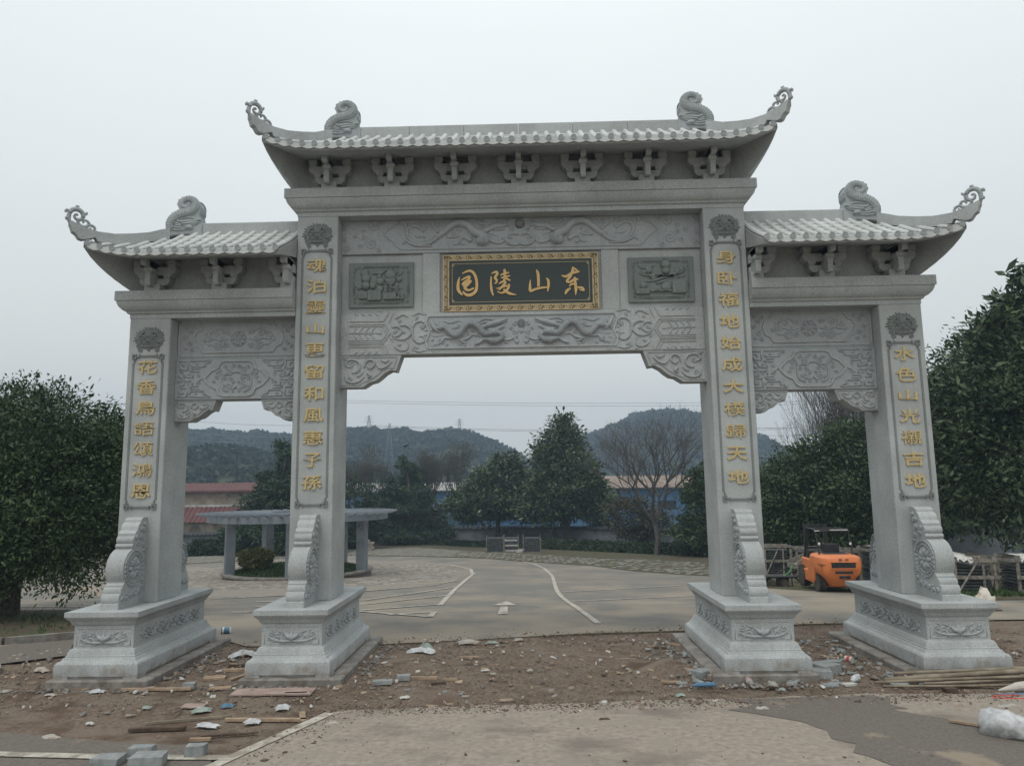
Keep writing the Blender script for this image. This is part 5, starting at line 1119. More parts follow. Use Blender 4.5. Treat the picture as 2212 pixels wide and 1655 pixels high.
# right side magnolia and its neighbours
tree('magnolia_tree', 'very tall leafy magnolia rising at the right edge of the photo', g3(16.4, 12.5), [(17.0, 12.5, 4.4, 3.8, 3.0, 3.0), (15.0, 12.2, 3.4, 1.9, 2.3, 2.7), (15.5, 12.3, 6.0, 1.7, 2.2, 1.5), (17.9, 12.6, 6.4, 2.2, 2.3, 1.3), (16.0, 12.3, 7.2, 1.5, 1.5, .9)], 84000, .19, 'magnolia', .22, 5, .34, 50, .36, 11, 12)
tree('magnolia_tree', 'leafy magnolia sprigs topping the dense crown at the right edge', g3(16.1, 10.9), [(15.6, 11.4, 8.0, .8, .6, .45), (14.9, 11.3, 7.5, .6, .5, .3), (15.8, 11.3, 8.8, .4, .35, .5), (16.7, 11.3, 8.2, .6, .5, .3)], 1500, .30, 'magnolia', .09, 7.6, .16, 9, .38, 12, 10)
tree('evergreen_tree', 'dense dark evergreen behind the forklift, tallest of the clump', g3(14.8, 22.5), [(14.6, 22.3, 1.9, 2.5, 2.2, 2.4), (15.4, 22.5, 3.9, 1.7, 1.6, 1.5), (14.2, 22.5, 4.0, .9, .9, .8), (13.3, 22, .8, 1.8, 1.8, 1.5)], 34000, .17, 'camphor', .16, 2.4, .34, 50, .45, 13, group='dark evergreens behind the forklift')
tree('evergreen_tree', 'dark evergreen with a low crown directly right of the inner right pillar', g3(12.1, 23.5), [(12.2, 23.5, 1.5, 1.8, 1.8, 2.2), (12.8, 23.2, 3.4, .9, 1.2, .9), (11.7, 23.0, .2, 1.5, 1.5, 1.3)], 24000, .17, 'camphor', .14, 2.2, .32, 50, .45, 14, group='dark evergreens behind the forklift')
tree('evergreen_tree', 'dark evergreen left of the inner right pillar, overhanging the compound wall', g3(10.9, 35.5), [(11.2, 35.4, .7, 1.7, 1.7, 2.2), (11.0, 35.4, 2.6, .9, 1, 1.2), (10.7, 35, -.6, 1.7, 1.5, 1.0)], 15000, .2, 'camphor', .13, 1.2, .25, 20, .45, 15, group='dark evergreens along the wall')
tree("young_tree", 'small slim tree in front of the grey wall at the far right', g3(21.4, 27.5), [(21.3, 27.5, 1.0, 2.3, 1.6, 1.3), (22.2, 27.5, 2.6, 1.9, 1.6, 1.4)], 12000, .2, 'camphor', .12, 1.5, .28, 20, .45, 16)
tree('broad_tree', 'dark spreading tree behind the far right wall', g3(25.5, 31), [(24.5, 31, 3.0, 3.8, 2.6, 2.8), (28.5, 30, 2.2, 3.5, 2.6, 3.6), (21.5, 31.5, 3.8, 2.6, 2.2, 2.2)], 22000, .3, 'camphor', .2, 3, .4, 20, .5, 17)
for i, (x, y, h, s, lab) in enumerate(((16.4, 25.5, 9.0, 21, 'leafless twiggy tree above the dark evergreens, right of the small arch'), (15.0, 26.5, 7.9, 22, 'leafless twiggy tree above the dark evergreens, middle of the small right arch'), (17.6, 26, 8.8, 25, 'leafless twiggy tree above the evergreens, close behind the outer right pillar'))):
    bare_tree('bare_tree', lab, g3(x, y), h, .55, .09, s, 8, fork=.27, vert=.9, kids=(2, 3), group='bare trees in the right arch')
# the two big magnolias in the middle and their neighbours
tree('magnolia_tree', 'tallest cone shaped magnolia in the middle of the main arch', g3(3.1, 50), [(3.1, 50, 1.9, 3.1, 2.8, 2.1), (3.0, 50, 4.1, 2.3, 2.2, 2.0), (2.9, 50, 6.2, 1.35, 1.3, 1.3), (2.85, 50, 7.6, .6, .6, .9), (4.9, 49.8, 1.2, 1.7, 1.6, 1.4), (1.2, 49.5, 1.0, 2.0, 1.6, 1.5), (4.3, 50, 3.0, 1.6, 1.6, 1.3), (1.5, 50, 5.3, .9, .8, .8)],
     38000, .32, 'magnolia', .24, 6, .42, 34, .4, 31, 12)
tree('magnolia_tree', 'lower magnolia left of the tallest one in the main arch', g3(-2.7, 53.2), [(-3.1, 53.2, 1.4, 3.2, 2.8, 1.7), (-2.6, 53, 2.9, 2.2, 2.0, 1.6), (-1.9, 53, 4.5, 1.1, 1.1, .9), (-5.2, 52.8, .8, 1.8, 1.7, 1.3), (-.6, 52.6, .9, 1.8, 1.7, 1.3), (-4.6, 53, 2.0, 1.1, 1.1, 1.1)],
     29000, .32, 'magnolia', .22, 4, .42, 34, .4, 32, 12)
bare_tree('bare_tree', 'leafless tree with a forked crown just left of the inner right pillar', g3(8.15, 36.85), 6.1, 1.0, .20, 48, 8, fork=.36, vert=.5, kids=(2, 2, 3), bark='bark_grey', crook=.12)
tree('thin_tree', 'sparse olive tree in front of the blue factory wall', g3(8.4, 44), [(7.6, 44, .2, 1.7, 1.3, 1.6), (9.4, 44, -.4, 1.2, 1.2, 1.1)], 5500, .22, 'dry', .08, .6, .4, 12, .4, 41)
tree('thin_tree', 'sparse dark sapling beside the tallest magnolia', g3(5.9, 52), [(5.9, 52, -1.0, .9, .8, .8)], 1600, .2, 'cedar', .06, -.2, .3, 12, .4, 42)
# cedars, rounded clipped tree and willows on the left
def cedar(x, y, h, r, label, seed, n=26000, base=0):
    z = G(y); bl = []; rr = random.Random(seed)
    for k in range(11):
        t = k / 10; zz = z + h * (.16 + .84 * t); rad = r * (1 - t) ** .75 + .12
        for a in range(max(1, int(6 * (1 - t)) + 1)):
            an = rr.uniform(0, 6.28); bl.append((x + math.cos(an) * rad * .55, y + math.sin(an) * rad * .55, zz - rad * .12, rad * .55, rad * .55, h * .06))
    return tree('cedar_tree', label, (x, y, z), bl, n, .34, 'cedar', .16, h * .9, .20, 16, .26, seed, 16, droop=.35, group='cedars behind the pergola', shell=.2)
cedar(-18.0, 43.5, 8.9, 4.4, 'large feathery cedar behind the pergola in the left arch', 51, 60000)
cedar(-11.6, 58.5, 9.0, 4.0, 'feathery cedar right of the pergola, beside the clipped dome tree', 52, 46000)
tree('clipped_tree', 'dark dome shaped clipped tree just right of the inner left pillar', g3(-14.9, 50), [(-14.9, 50, .2, 2.7, 2.4, 3.1), (-14.6, 50, -.8, 2.7, 2.4, 1.6)], 26000, .16, 'hedge', .2, 1, .14, 26, .5, 53, 4, shell=.8)
for i, (x, y, h, s, lab) in enumerate(((-15.6, 61, 8.0, 61, 'brownish bare tree behind the clipped dome tree'), (-9.9, 60.5, 8.2, 62, 'brownish bare tree between the cedar and the lower magnolia'), (-7.4, 62, 8.4, 63, 'brownish bare tree reaching up beside the lower magnolia'), (-18.5, 62, 7.6, 64, 'brownish bare tree half hidden by the inner left pillar'))):
    bare_tree('bare_tree', lab, g3(x, y), h, .5, .13, s, 7, fork=.25, vert=.8, kids=(2, 3), nleaf=2600, group='brownish bare trees behind the wall')
tree('young_tree', 'small thin tree with a pale trunk in front of the wall', g3(-10.1, 57.5), [(-10.1, 57.5, -.4, 1.4, 1.1, .8)], 2200, .2, 'dry', .09, -.9, .3, 12, .35, 65, bark='bark_grey')
# hedges
def hedge(name, label, pts, wd, h, n, lm='hedge', seed=1, size=.16):
    rs = np.random.RandomState(seed); P = np.array(pts, float); seg = np.linalg.norm(np.diff(P, axis=0), axis=1); k = rs.choice(len(seg), n, p=seg / seg.sum()); t = rs.rand(n)[:, None]; C = P[k] * (1 - t) + P[k + 1] * t
    a = rs.rand(n) * math.pi; X_ = np.cos(a) * wd / 2 * (1 + .1 * rs.randn(n)); Zz = np.sin(a) * h * (1 + .12 * rs.randn(n)); d = P[k + 1] - P[k]; d /= np.linalg.norm(d, axis=1)[:, None]
    C3 = np.stack([C[:, 0] - d[:, 1] * X_, C[:, 1] + d[:, 0] * X_, np.array([G(v) for v in C[:, 1]]) + Zz], 1); V, F = leaves(C3, np.stack([-d[:, 1] * np.cos(a), d[:, 0] * np.cos(a), np.sin(a)], 1), size, .5, rs)
    base = empty('x'); bpy.data.objects.remove(base)
    mb = MB()
    for p, q in zip(P[:-1], P[1:]):
        dd = (q - p) / np.linalg.norm(q - p); nx_ = np.array([-dd[1], dd[0]]); m_ = max(1, int(np.linalg.norm(q - p) / 1.2)); rings = []
        for i in range(m_ + 1):
            c = p + (q - p) * i / m_; g = G(c[1]); rings.append([(c[0] + nx_[0] * u * wd, c[1] + nx_[1] * u * wd, g + v * h) for u, v in ((-.42, 0), (-.34, .7), (0, .88), (.34, .7), (.42, 0))])
        mb.loft(rings)
    b = len(mb.v); VV = np.concatenate([np.array(mb.v), V])
    root = empty(name, (float(P[0][0]), float(P[0][1]), G(P[0][1])), 0, label, 'hedge')
    off = np.array([P[0][0], P[0][1], G(P[0][1])])
    mb.v = [tuple(np.array(v) - off) for v in mb.v]; mb.build('hedge_body', M['earth'], root); npmesh('hedge_foliage', V - off, F, LM[lm], root)
    return root
hedge('hedge', 'low dark hedge along the compound wall under the magnolias', [(-11, 56.5), (-8, 56.5), (-3.8, 51.5), (.8, 48.5)], 2.0, .34, 13000, seed=2, size=.16)
hedge('hedge', 'low dark hedge right of the stone stacks, below the bare tree', [(.8, 48.3), (5.6, 42.6), (9.8, 37.5), (12.8, 33.5)], 2.4, .6, 16000, seed=3, size=.16)
hedge('hedge', 'low green hedge in front of the left compound wall', [(-34, 38), (-27, 43), (-20.5, 47), (-16, 51)], 1.8, .45, 12000, 'shrub', 4, .16)
tree('shrub', 'rounded dark shrub by the left wall, left of the pergola', g3(-23.6, 42.6), [(-23.6, 42.6, G(42.6) + .45, 1.5, 1.0, .7)], 9000, .12, 'hedge', .05, .3, .08, 24, .5, 71, 2, cat='shrub', shell=.85)
# ------------------------------------------------------------------ compound wall
M['wallpaint'] = mat('grey_blue_wall', (.16, .18, .20), (.20, .22, .24), 2, .85, c3=(.12, .13, .14), s3=1.2)
M['coping'] = mat('dark_roof_tile', (.030, .033, .038), (.055, .06, .065), 8, .7)
def wall(pts, label, h=1.35, group='compound wall'):
    ox, oy = pts[0]; root = empty('compound_wall', (ox, oy, G(oy)), 0, label, 'wall'); mb = MB(); mc = MB(); oz = G(oy)
    for (ax, ay), (bx, by) in zip(pts[:-1], pts[1:]):
        L = math.hypot(bx - ax, by - ay); n = max(1, int(L / 1.5)); nx_, ny_ = -(by - ay) / L, (bx - ax) / L; rings = []; rc = []
        for i in range(n + 1):
            x = ax + (bx - ax) * i / n - ox; y = ay + (by - ay) * i / n - oy; g = G(y + oy) - oz
            rings.append([(x + nx_ * u * .1, y + ny_ * u * .1, g + v) for u, v in ((-1, -.3), (1, -.3), (1, h), (-1, h))])
            rc.append([(x + nx_ * u, y + ny_ * u, g + h + v) for u, v in ((-.3, .002), (.3, .002), (.06, .22), (-.06, .22))])
        mb.loft(rings); mc.loft(rc)
        m_ = int(L / .3)
        for i in range(m_):
            t = (i + .5) / m_; x = ax + (bx - ax) * t - ox; y = ay + (by - ay) * t - oy; g = G(y + oy) - oz + h
            mc.tube([(x + nx_ * .33, y + ny_ * .33, g + .03), (x + nx_ * .05, y + ny_ * .05, g + .24)], .065, 5); mc.tube([(x - nx_ * .33, y - ny_ * .33, g + .03), (x - nx_ * .05, y - ny_ * .05, g + .24)], .065, 5)
    mb.build('wall_face', M['wallpaint'], root); mc.build('tile_coping', M['coping'], root, kind='stuff')
wall([(-42, 37), (-27.3, 47.4), (-21.6, 50.5), (-18, 53.5), (-13.8, 56.8), (-9.6, 60.6), (-3.6, 57.2)], 'low grey blue compound wall with tiled coping in the left arch and behind the pergola')
wall([(-3.6, 57.2), (1, 54), (6.3, 48), (10.5, 42), (12.1, 40), (16, 35)], 'low grey blue compound wall with tiled coping behind the big magnolias')
wall([(16, 35), (20, 30.5), (27, 28.6), (45, 27)], 'tall grey blue compound wall at the far right behind the crates', 2.1)
# ------------------------------------------------------------------ buildings beyond the wall
M['blue'] = mat('blue_sheet', (.045, .12, .24), (.07, .16, .29), .6, .6, c3=(.12, .18, .25), s3=.5, c3lo=.55, c3hi=.75)
M['rust'] = mat('rusty_roof', (.16, .10, .07), (.30, .265, .225), 1.6, .85)
M['white_roof'] = mat('pale_roof', (.26, .26, .245), (.36, .36, .34), 1.2, .8)
M['red_roof'] = mat('red_sheet', (.085, .030, .026), (.12, .042, .034), 1.0, .6)
M['tan_wall'] = mat('tan_sheet', (.20, .165, .125), (.30, .255, .20), 1.2, .8, c3=(.12, .10, .08), s3=.7)
M['gutter'] = mat('white_gutter', (.45, .45, .44), (.28, .27, .26), 3, .7)
M['glassdark'] = mat('dark_window', (.03, .035, .04), rough=.2)
def corrug(mb, x0, x1, y0, y1, z0, z1, step, amp):
    """ribbed sheet from (y0,z0) to (y1,z1), ribs running up the sheet"""
    n = int((x1 - x0) / step); r = []
    for i in range(n + 1):
        x = x0 + step * i
        for u, a in ((0, 0), (.55, 0), (.65, 1), (.9, 1)): r.append((x + u * step, a * amp))
    L = math.hypot(y1 - y0, z1 - z0); ny_, nz_ = -(z1 - z0) / L, (y1 - y0) / L
    if nz_ < 0 or (abs(nz_) < 1e-6 and ny_ > 0): ny_, nz_ = -ny_, -nz_
    lo = [(x, y0 + a * ny_, z0 + a * nz_) for x, a in r]; hi = [(x, y1 + a * ny_, z1 + a * nz_) for x, a in r]; m_ = len(r)
    mb.add(lo + hi, [(i, i + 1, m_ + i + 1, m_ + i) for i in range(m_ - 1)])
bz = -3.0
fac = empty('blue_factory', (0, 76, bz), 0, 'long blue corrugated factory behind the compound wall and magnolias', 'building')
mb = MB(); corrug(mb, -24, 20.3, 0, 0, 0, 5.15, .42, .06); mb.box(-24, 20.3, .05, 18, 0, 5.1); mb.build('wall', M['blue'], fac)
mb = MB(); corrug(mb, -24, 6, -.5, 9, 5.1, 6.1, .6, .06); mb.box(-24, 6, -.45, 9, 5.0, 5.06); mb.build('roof', M['white_roof'], fac)
mb = MB(); corrug(mb, 6.02, 20.8, -.6, 9, 5.12, 6.6, .35, .08); mb.box(6.02, 20.8, -.55, 9, 5.02, 5.08); mb.build('roof', M['rust'], fac, label='brown rusty patched tile roof')
for i in range(9):
    mb = MB(); x = -20 + i * 4.4; mb.box(x, x + 2, -.08, -.065, 2.6, 3.6); mb.build('window', M['glassdark'], fac)
red = empty('red_roofed_building', (-36, 70, bz + .2), 0, 'tan walled building with two tiers of red metal roof in the left arch', 'building')
mb = MB(); corrug(mb, -12, 10.5, -4.4, -2.6, 2.0, 3.55, .5, .07); mb.build('lower_roof', M['red_roof'], red)
mb = MB(); corrug(mb, -12, 9.5, -2.6, 1.2, 5.25, 6.1, .5, .07); mb.box(-12, 9.5, -2.62, -2.5, 5.08, 5.24); mb.build('upper_roof', M['red_roof'], red)
mb = MB(); corrug(mb, -12, 9, -2.2, -2.2, 3.5, 5.2, .22, .03); mb.box(-12, 9, -2.1, 10, 0, 5.2); mb.build('upper_wall', M['tan_wall'], red)
mb = MB(); corrug(mb, -12, 10, -3.9, -3.9, 0, 2.2, .22, .03); mb.box(-12, 10, -3.8, -2.15, 0, 2.1); mb.build('lower_wall', M['tan_wall'], red)
mb = MB(); mb.box(-12, 10, -2.5, -2.25, 3.55, 3.78); mb.build('gutter', M['gutter'], red)
# ------------------------------------------------------------------ pergola with its planter
M['post'] = mat('blue_grey_paint', (.165, .19, .215), (.21, .235, .26), 3, .75, c3=(.13, .145, .16), s3=1.5)
M['brown'] = mat('brown_granite', (.10, .085, .072), (.16, .135, .115), 30, .7)
pz = G(22.9); per = empty('round_pergola', (PC[0], PC[1], pz), 0, 'round blue grey concrete pergola with radial slats over a planter', 'pergola')
for k, a in enumerate((192, 120, 48, -24, 264)):
    a = R(a + 17); mb = MB(); mb.box(-.21, .21, -.21, .21, -.1, 2.61, .015); o = mb.build('post', M['post'], per); o.location = (3.02 * math.cos(a), 3.02 * math.sin(a), 0); o.rotation_euler = (0, 0, a)
def annulus(mb, r0, r1, z0, z1, n=64):
    rings = []
    for k in range(n):
        a = 2 * math.pi * k / n; c, s_ = math.cos(a), math.sin(a); rings.append([(r0 * c, r0 * s_, z0), (r1 * c, r1 * s_, z0), (r1 * c, r1 * s_, z1), (r0 * c, r0 * s_, z1)])
    b = []; 
    for k in range(n):
        q = rings[k] + rings[(k + 1) % n]; mb.add(q, [(0, 1, 5, 4), (1, 2, 6, 5), (2, 3, 7, 6), (3, 0, 4, 7)])
for q in ((3.82, 4.02, 2.60, 2.86), (1.7, 1.95, 2.60, 2.85), (2.86, 3.12, 2.605, 2.855)): mb = MB(); annulus(mb, *q); autosmooth(mb.build('ring_beam', M['post'], per))
mb = MB(); mb.prism([(1.35, 2.86), (4.25, 2.86), (4.48, 2.95), (4.48, 2.98), (1.35, 2.98)], -.045, .045, lambda a, b, t: (a, t, b)); SLT = mb.mesh('slat', M['post'])
for k in range(52): inst('slat', SLT, per, (0, 0, 0), (0, 0, 2 * math.pi * k / 52))
plr = empty('round_planter', (PC[0], PC[1], pz), 0, 'round brown granite planter filled with grass under the pergola', 'planter')
mb = MB(); annulus(mb, 3.05, 3.28, -.3, .27); autosmooth(mb.build('planter_wall', M['brown'], plr))
mb = MB(); annulus(mb, 3.0, 3.36, .27, .35); autosmooth(mb.build('planter_rim', M['concrete'], plr))
mb = MB(); mb.ell((0, 0, .1), (3.04, 3.04, .45), 40, 8, True); mb.build('planter_soil', M['earth'], plr, smooth=True)
rs = np.random.RandomState(9); n = 15000; rr_ = np.sqrt(rs.rand(n)) * 3.0; a = rs.rand(n) * 6.283; C = np.stack([rr_ * np.cos(a), rr_ * np.sin(a), .1 + .45 * np.sqrt(np.clip(1 - (rr_ / 3.04) ** 2, 0, 1)) + .03], 1); V, F = leaves(C, np.tile([0, 0, 1.3], (n, 1)), .16, .16, rs)
npmesh('planter_grass', V, F, M['grass'], plr, kind='stuff')
tree('round_shrub', 'ball shaped yellow green shrub growing in the planter', (-12.15, 21.6, pz + .42), [(-12.15, 21.6, pz + 1.0, .72, .7, .45), (-12.1, 21.6, pz + .75, .55, .5, .3)], 12000, .08, 'shrub', .05, .5, .05, 22, .5, 72, 8, cat='shrub', shell=.8)
# pale brick stack by the clipped tree
M['brick'] = mat('pale_brick', (.22, .20, .17), (.34, .31, .27), 3, .9, island=0)
bs = empty('brick_stack', g3(-13.3, 46.5), 0, 'small stack of pale bricks beside the right pergola post', 'bricks')
for r_ in range(5):
    for c_ in range(4 - (r_ > 3)):
        mb = MB(); mb.box(c_ * .27 + (r_ % 2) * .1, c_ * .27 + .25 + (r_ % 2) * .1, 0, .4, r_ * .17, r_ * .17 + .16, .01); mb.build('brick', M['brick'], bs)
# ------------------------------------------------------------------ wooded hills
def hill(name, prof, yc, dep, base=-4, seed=1, step=7, lump=2.2):
    xs = np.arange(prof[0][0], prof[-1][0] + 1, step); ph = np.interp(xs, [p[0] for p in prof], [p[1] for p in prof]); ysh = np.linspace(-1, 1, 31)
    rs = np.random.RandomState(seed); X, T = np.meshgrid(xs, ysh); Z = base + (ph[None, :] - base) * np.cos(np.clip(np.abs(T), 0, 1) * math.pi / 2) ** .8
    Z = Z + rs.randn(*Z.shape) * .6; Yv = yc + T * dep; ny, nx = Z.shape; idx = np.arange(ny * nx).reshape(ny, nx)
    F = np.stack([idx[:-1, :-1], idx[:-1, 1:], idx[1:, 1:], idx[1:, :-1]], -1).reshape(-1, 4)
    npmesh(name, np.stack([X, Yv, Z], -1).reshape(-1, 3), F, M['hillsoil'], smooth=True, kind='structure')
    return X, Yv, Z
M['hillsoil'] = mat('hillside', (.03, .045, .02), (.05, .06, .03), .2, .9)
ico = bmesh.new(); bmesh.ops.create_icosphere(ico, subdivisions=2, radius=1); IV = np.array([v.co[:] for v in ico.verts]); IF = np.array([[v.index for v in f.verts] for f in ico.faces]); ico.free()
def forest(name, label, X, Yv, Z, n, size, seed, front=True):
    rs = np.random.RandomState(seed); ny, nx = Z.shape; i = (rs.rand(n) * (ny * .58)).astype(int); j = rs.randint(0, nx - 1, n); fx = rs.rand(n); 
    C = np.stack([X[i, j] * (1 - fx) + X[i, j + 1] * fx, Yv[i, j] + rs.uniform(-.5, .5, n) * (Yv[1, 0] - Yv[0, 0]), Z[i, j] * (1 - fx) + Z[i, j + 1] * fx], 1)
    s = size * rs.uniform(.6, 1.15, n) * np.where(rs.rand(n) < .06, 1.35, 1); C[:, 2] += s * rs.uniform(.0, .5, n); k = 26
    d = rs.randn(n, k, 3); d /= np.linalg.norm(d, axis=2)[..., None]; d[..., 2] = np.abs(d[..., 2]) * .9 - .15
    P = C[:, None, :] + d * (s[:, None, None] * rs.uniform(.55, 1.0, (n, k, 1))) * np.array([1, 1, .8]); D = d.reshape(-1, 3)
    V, F = leaves(P.reshape(-1, 3), D * .5, size * .62, .75, rs); npmesh(name, V, F, LM['far'], kind='stuff', label=label, cat='woodland')
def up(u, v, y):  # height and x of a skyline point at distance y (camera geometry worked out once)
    return None
X_, Y_, Z_ = hill('near_hill', [(-230, 4), (-140, 10), (-110, 12.5), (-85.6, 10.2), (-82.6, 11.8), (-76, 12.2), (-73, 11), (-67, 10.4), (-58, 9), (-50, 7.5), (-42, 6), (-30, 3), (-15, -2)], 175, 55, -4, 1, 4)
forest('near_hill_trees', 'dark tree covered slope seen through the left arch', X_, Y_, Z_, 3600, 1.9, 4)
X_, Y_, Z_ = hill('middle_hill', [(-400, 20), (-250, 34), (-170, 30), (-110, 26), (-85.5, 27.6), (-78.5, 29.6), (-72, 28), (-63, 28.2), (-58.9, 28.6), (-54.5, 26.3), (-48, 25.2), (-39.3, 27.6), (-34, 27.6), (-28.5, 26), (-22, 23.4), (-17.6, 22), (-11, 18.6), (-4.8, 15), (3.7, 9.8), (12, 6), (30, 0), (60, -4)], 345, 120, -5, 2, 6)
forest('middle_hill_trees', 'wooded ridge with pylons behind the left half of the main arch', X_, Y_, Z_, 7500, 2.5, 5)
X_, Y_, Z_ = hill('far_hill', [(-60, -4), (0, 10), (15.7, 20.6), (26.7, 26), (37.7, 31), (46, 33.5), (57, 38), (66.6, 42), (73.5, 43.6), (84.4, 43), (97.9, 41.2), (105.8, 38.4), (116.4, 33), (126.8, 27), (134.7, 23), (150, 14), (176, 5), (260, 10), (400, 24)], 440, 150, -6, 3, 7)
forest('far_hill_trees', 'wooded hill with a mast on top behind the right half of the main arch', X_, Y_, Z_, 8500, 3.0, 6)
M['steel'] = mat('galvanised_steel', (.16, .17, .18), rough=.5)
def pylon(base, h, wd, label, t=.16, name='power_pylon'):
    root = empty(name, base, 0, label, 'pylon', 'distant power pylons'); mb = MB(); n = 9; W_ = lambda f: wd * (1 - f) ** 1.3 * .5 + wd * .06
    for sx in (-1, 1):
        for sy in (-1, 1): mb.tube([(sx * W_(k / n), sy * W_(k / n), h * k / n) for k in range(n + 1)], t, 4)
    for k in range(n):
        a, b = W_(k / n), W_((k + 1) / n); z0, z1 = h * k / n, h * (k + 1) / n
        for sy in (-1, 1): mb.tube([(-a, sy * a, z0), (b, sy * b, z1)], t * .6, 3); mb.tube([(a, sy * a, z0), (-b, sy * b, z1)], t * .6, 3)
        mb.tube([(-a, -a, z0), (-b, b, z1)], t * .6, 3); mb.tube([(a, -a, z0), (b, b, z1)], t * .6, 3)
    mb.build('lattice', M['steel'], root)
    for f_, l in ((.68, 1.0), (.80, .85), (.92, .7)):
        mb = MB(); z = h * f_; L = wd * l * .8
        for s in (-1, 1): mb.tube([(0, -.3, z), (s * L, 0, z - .1)], t * .7, 3); mb.tube([(0, .3, z + h * .035), (s * L, 0, z - .1)], t * .6, 3)
        mb.build('cross_arm', M['steel'], root)
pylon((-77, 340, 27), 10.2, 3.2, 'tiny pylon on the ridge, near the inner left pillar', .08); pylon((-33.1, 340, 26), 8.9, 2.6, 'tiny pylon on top of the ridge left of the magnolias', .08)
pylon((-49.8, 250, 1), 24.4, 4.6, 'taller lattice pylon standing before the wooded ridge', .045)
mb = MB(); mb.tube([(0, 0, 0), (0, 0, 7.5)], [.16, .06], 5); mb.box(-.5, .5, -.1, .1, 3.0, 3.3); mb.box(-.35, .35, -.1, .1, 4.6, 4.8)
for s in (-1, 1): mb.tube([(s * 1.6, 0, 0), (0, 0, 5.5)], .05, 3)
o = mb.build('radio_mast', M['steel']); o.location = (85.8, 430, 43.4); tag(o, 'thin radio mast on the summit of the right hill', 'mast')
mb = MB(); mb.box(-5, 5, -2, 2, 0, 1.3); mb.box(-2, 1, -2, 2, 1.3, 2.2); o = mb.build('hilltop_hut', M['white_roof']); o.location = (96, 432, 41.5); tag(o, 'low pale hut on the summit of the right hill', 'hut')
M['wire'] = mat('wire', (.20, .21, .22), rough=.6)
W9 = [((-75.7, 13.57), (-52.3, 12.6)), ((-76, 17.9), (-52.4, 16.4)), ((-76, 15.2), (-52.3, 13.9)), ((-40.5, 21.3), (37.7, 19.35)), ((-40.5, 21.8), (37.8, 19.96)), ((-16.5, 15.2), (37.7, 14.04)), ((49.8, 12.73), (61.6, 12.75)), ((49.9, 14.25), (61.7, 14.47)), ((-97.3, 22.5), (-90.7, 22.0)), ((-16.5, 14.9), (37.7, 13.7))]
wl = ['power cable just above the trees in the left arch', 'highest power cable in the left arch', 'power cable halfway up the sky of the left arch', 'upper pair cable across the main arch, the lower of the two', 'upper pair cable across the main arch, the higher of the two', 'lowest cable across the main arch, upper strand', 'lower power cable in the right arch', 'upper power cable in the right arch', 'power cable left of the outer left pillar', 'lowest cable across the main arch, lower strand']
for k, ((xa, za), (xb, zb)) in enumerate(W9):
    m_ = (zb - za) / (xb - xa); L = xb - xa; e0, e1 = xa - L * .35, xb + L * .35; P = []
    for i in range(21):
        t = i / 20; x = e0 + (e1 - e0) * t; P.append((x, 150, za + (x - xa) * m_ + .9 * ((2 * t - 1) ** 2 - .25)))
    mb = MB(); mb.tube(P, .035, 4); tag(mb.build('power_cable', M['wire']), wl[k], 'cable', 'overhead power cables')

# ------------------------------------------------------------------ forklift, seen from behind
M['orange'] = mat('orange_paint', (.55, .16, .045), (.62, .19, .055), 3, .45, c3=(.38, .13, .05), s3=4, c3lo=.60, c3hi=.72, spec=.5)
M['black'] = mat('black_steel', (.015, .016, .017), (.03, .03, .03), 8, .5)
M['rubber'] = mat('dusty_rubber', (.03, .028, .026), (.085, .075, .062), 5, .9)
M['white_p'] = mat('white_paint', (.6, .6, .58), rough=.5)
FK = empty('forklift', (9.0, 10.75, G(10.5) - .02), R(-5), 'orange forklift truck parked behind the gateway, seen from the rear', 'forklift')
def fk(name, fn, m, smooth=False, parent=FK, b=None, **k):
    mb = MB(); fn(mb); o = mb.build(name, m, parent, smooth, **k); return autosmooth(o, 35)
FK.scale = (1, 1, .90)
# counterweight: cross sections from the bottom up (half width, rear y, z)
def cw(mb):
    L = [(.30, -.30, .20), (.33, -.43, .25), (.38, -.50, .38), (.45, -.56, .50), (.56, -.60, .64), (.60, -.62, .80), (.605, -.62, 1.0), (.585, -.60, 1.13), (.52, -.55, 1.19), (.40, -.45, 1.215)]
    rings = []
    for w_, y_, z_ in L:
        q = [(w_, .45, z_), (w_, y_ + .34, z_), (w_ * .97, y_ + .16, z_), (w_ * .86, y_ + .05, z_), (w_ * .62, y_, z_), (0, y_ - .012, z_)]
        rings.append(q + [(-a, b, c) for a, b, c in q[-2::-1]])
    mb.loft(rings)
fk('counterweight', cw, M['orange'])
fk('radiator_opening', lambda m: (m.box(-.30, .36, -.645, -.50, .83, 1.0, .012),), M['black'])
fk('opening_rim', lambda m: [m.box(a, b, -.655, -.52, c, d, .008) for a, b, c, d in ((-.335, .395, 1.0, 1.03), (-.335, .395, .80, .83), (-.335, -.30, .83, 1.0), (.36, .395, .83, 1.0))], M['orange'])
fk('vent_slot', lambda m: m.box(-.20, .28, -.63, -.45, .655, .735, .01), M['black']); fk('tow_pin_pocket', lambda m: m.box(-.09, .21, -.61, -.40, .50, .59, .01), M['black'])
fk('tow_pin', lambda m: m.cyl((.05, -.60, .47), .012, 2, .15, 8), M['steel'])
fk('seam_line', lambda m: m.box(-.60, -.34, -.6, -.3, .925, .935), M['black']); 
fk('body', lambda m: (m.box(-.50, .50, .30, 1.7, .30, .95, .03), m.box(-.58, -.46, .2, 1.5, .25, .62, .02), m.box(.46, .58, .2, 1.5, .25, .62, .02)), M['orange'])
fk('fender', lambda m: m.prism([(.05, .36), (.0, .92), (.12, 1.0), (.5, .96), (.7, .62), (.7, .36)], -.60, -.53, lambda a, b, t: (t, a, b)), M['orange'])
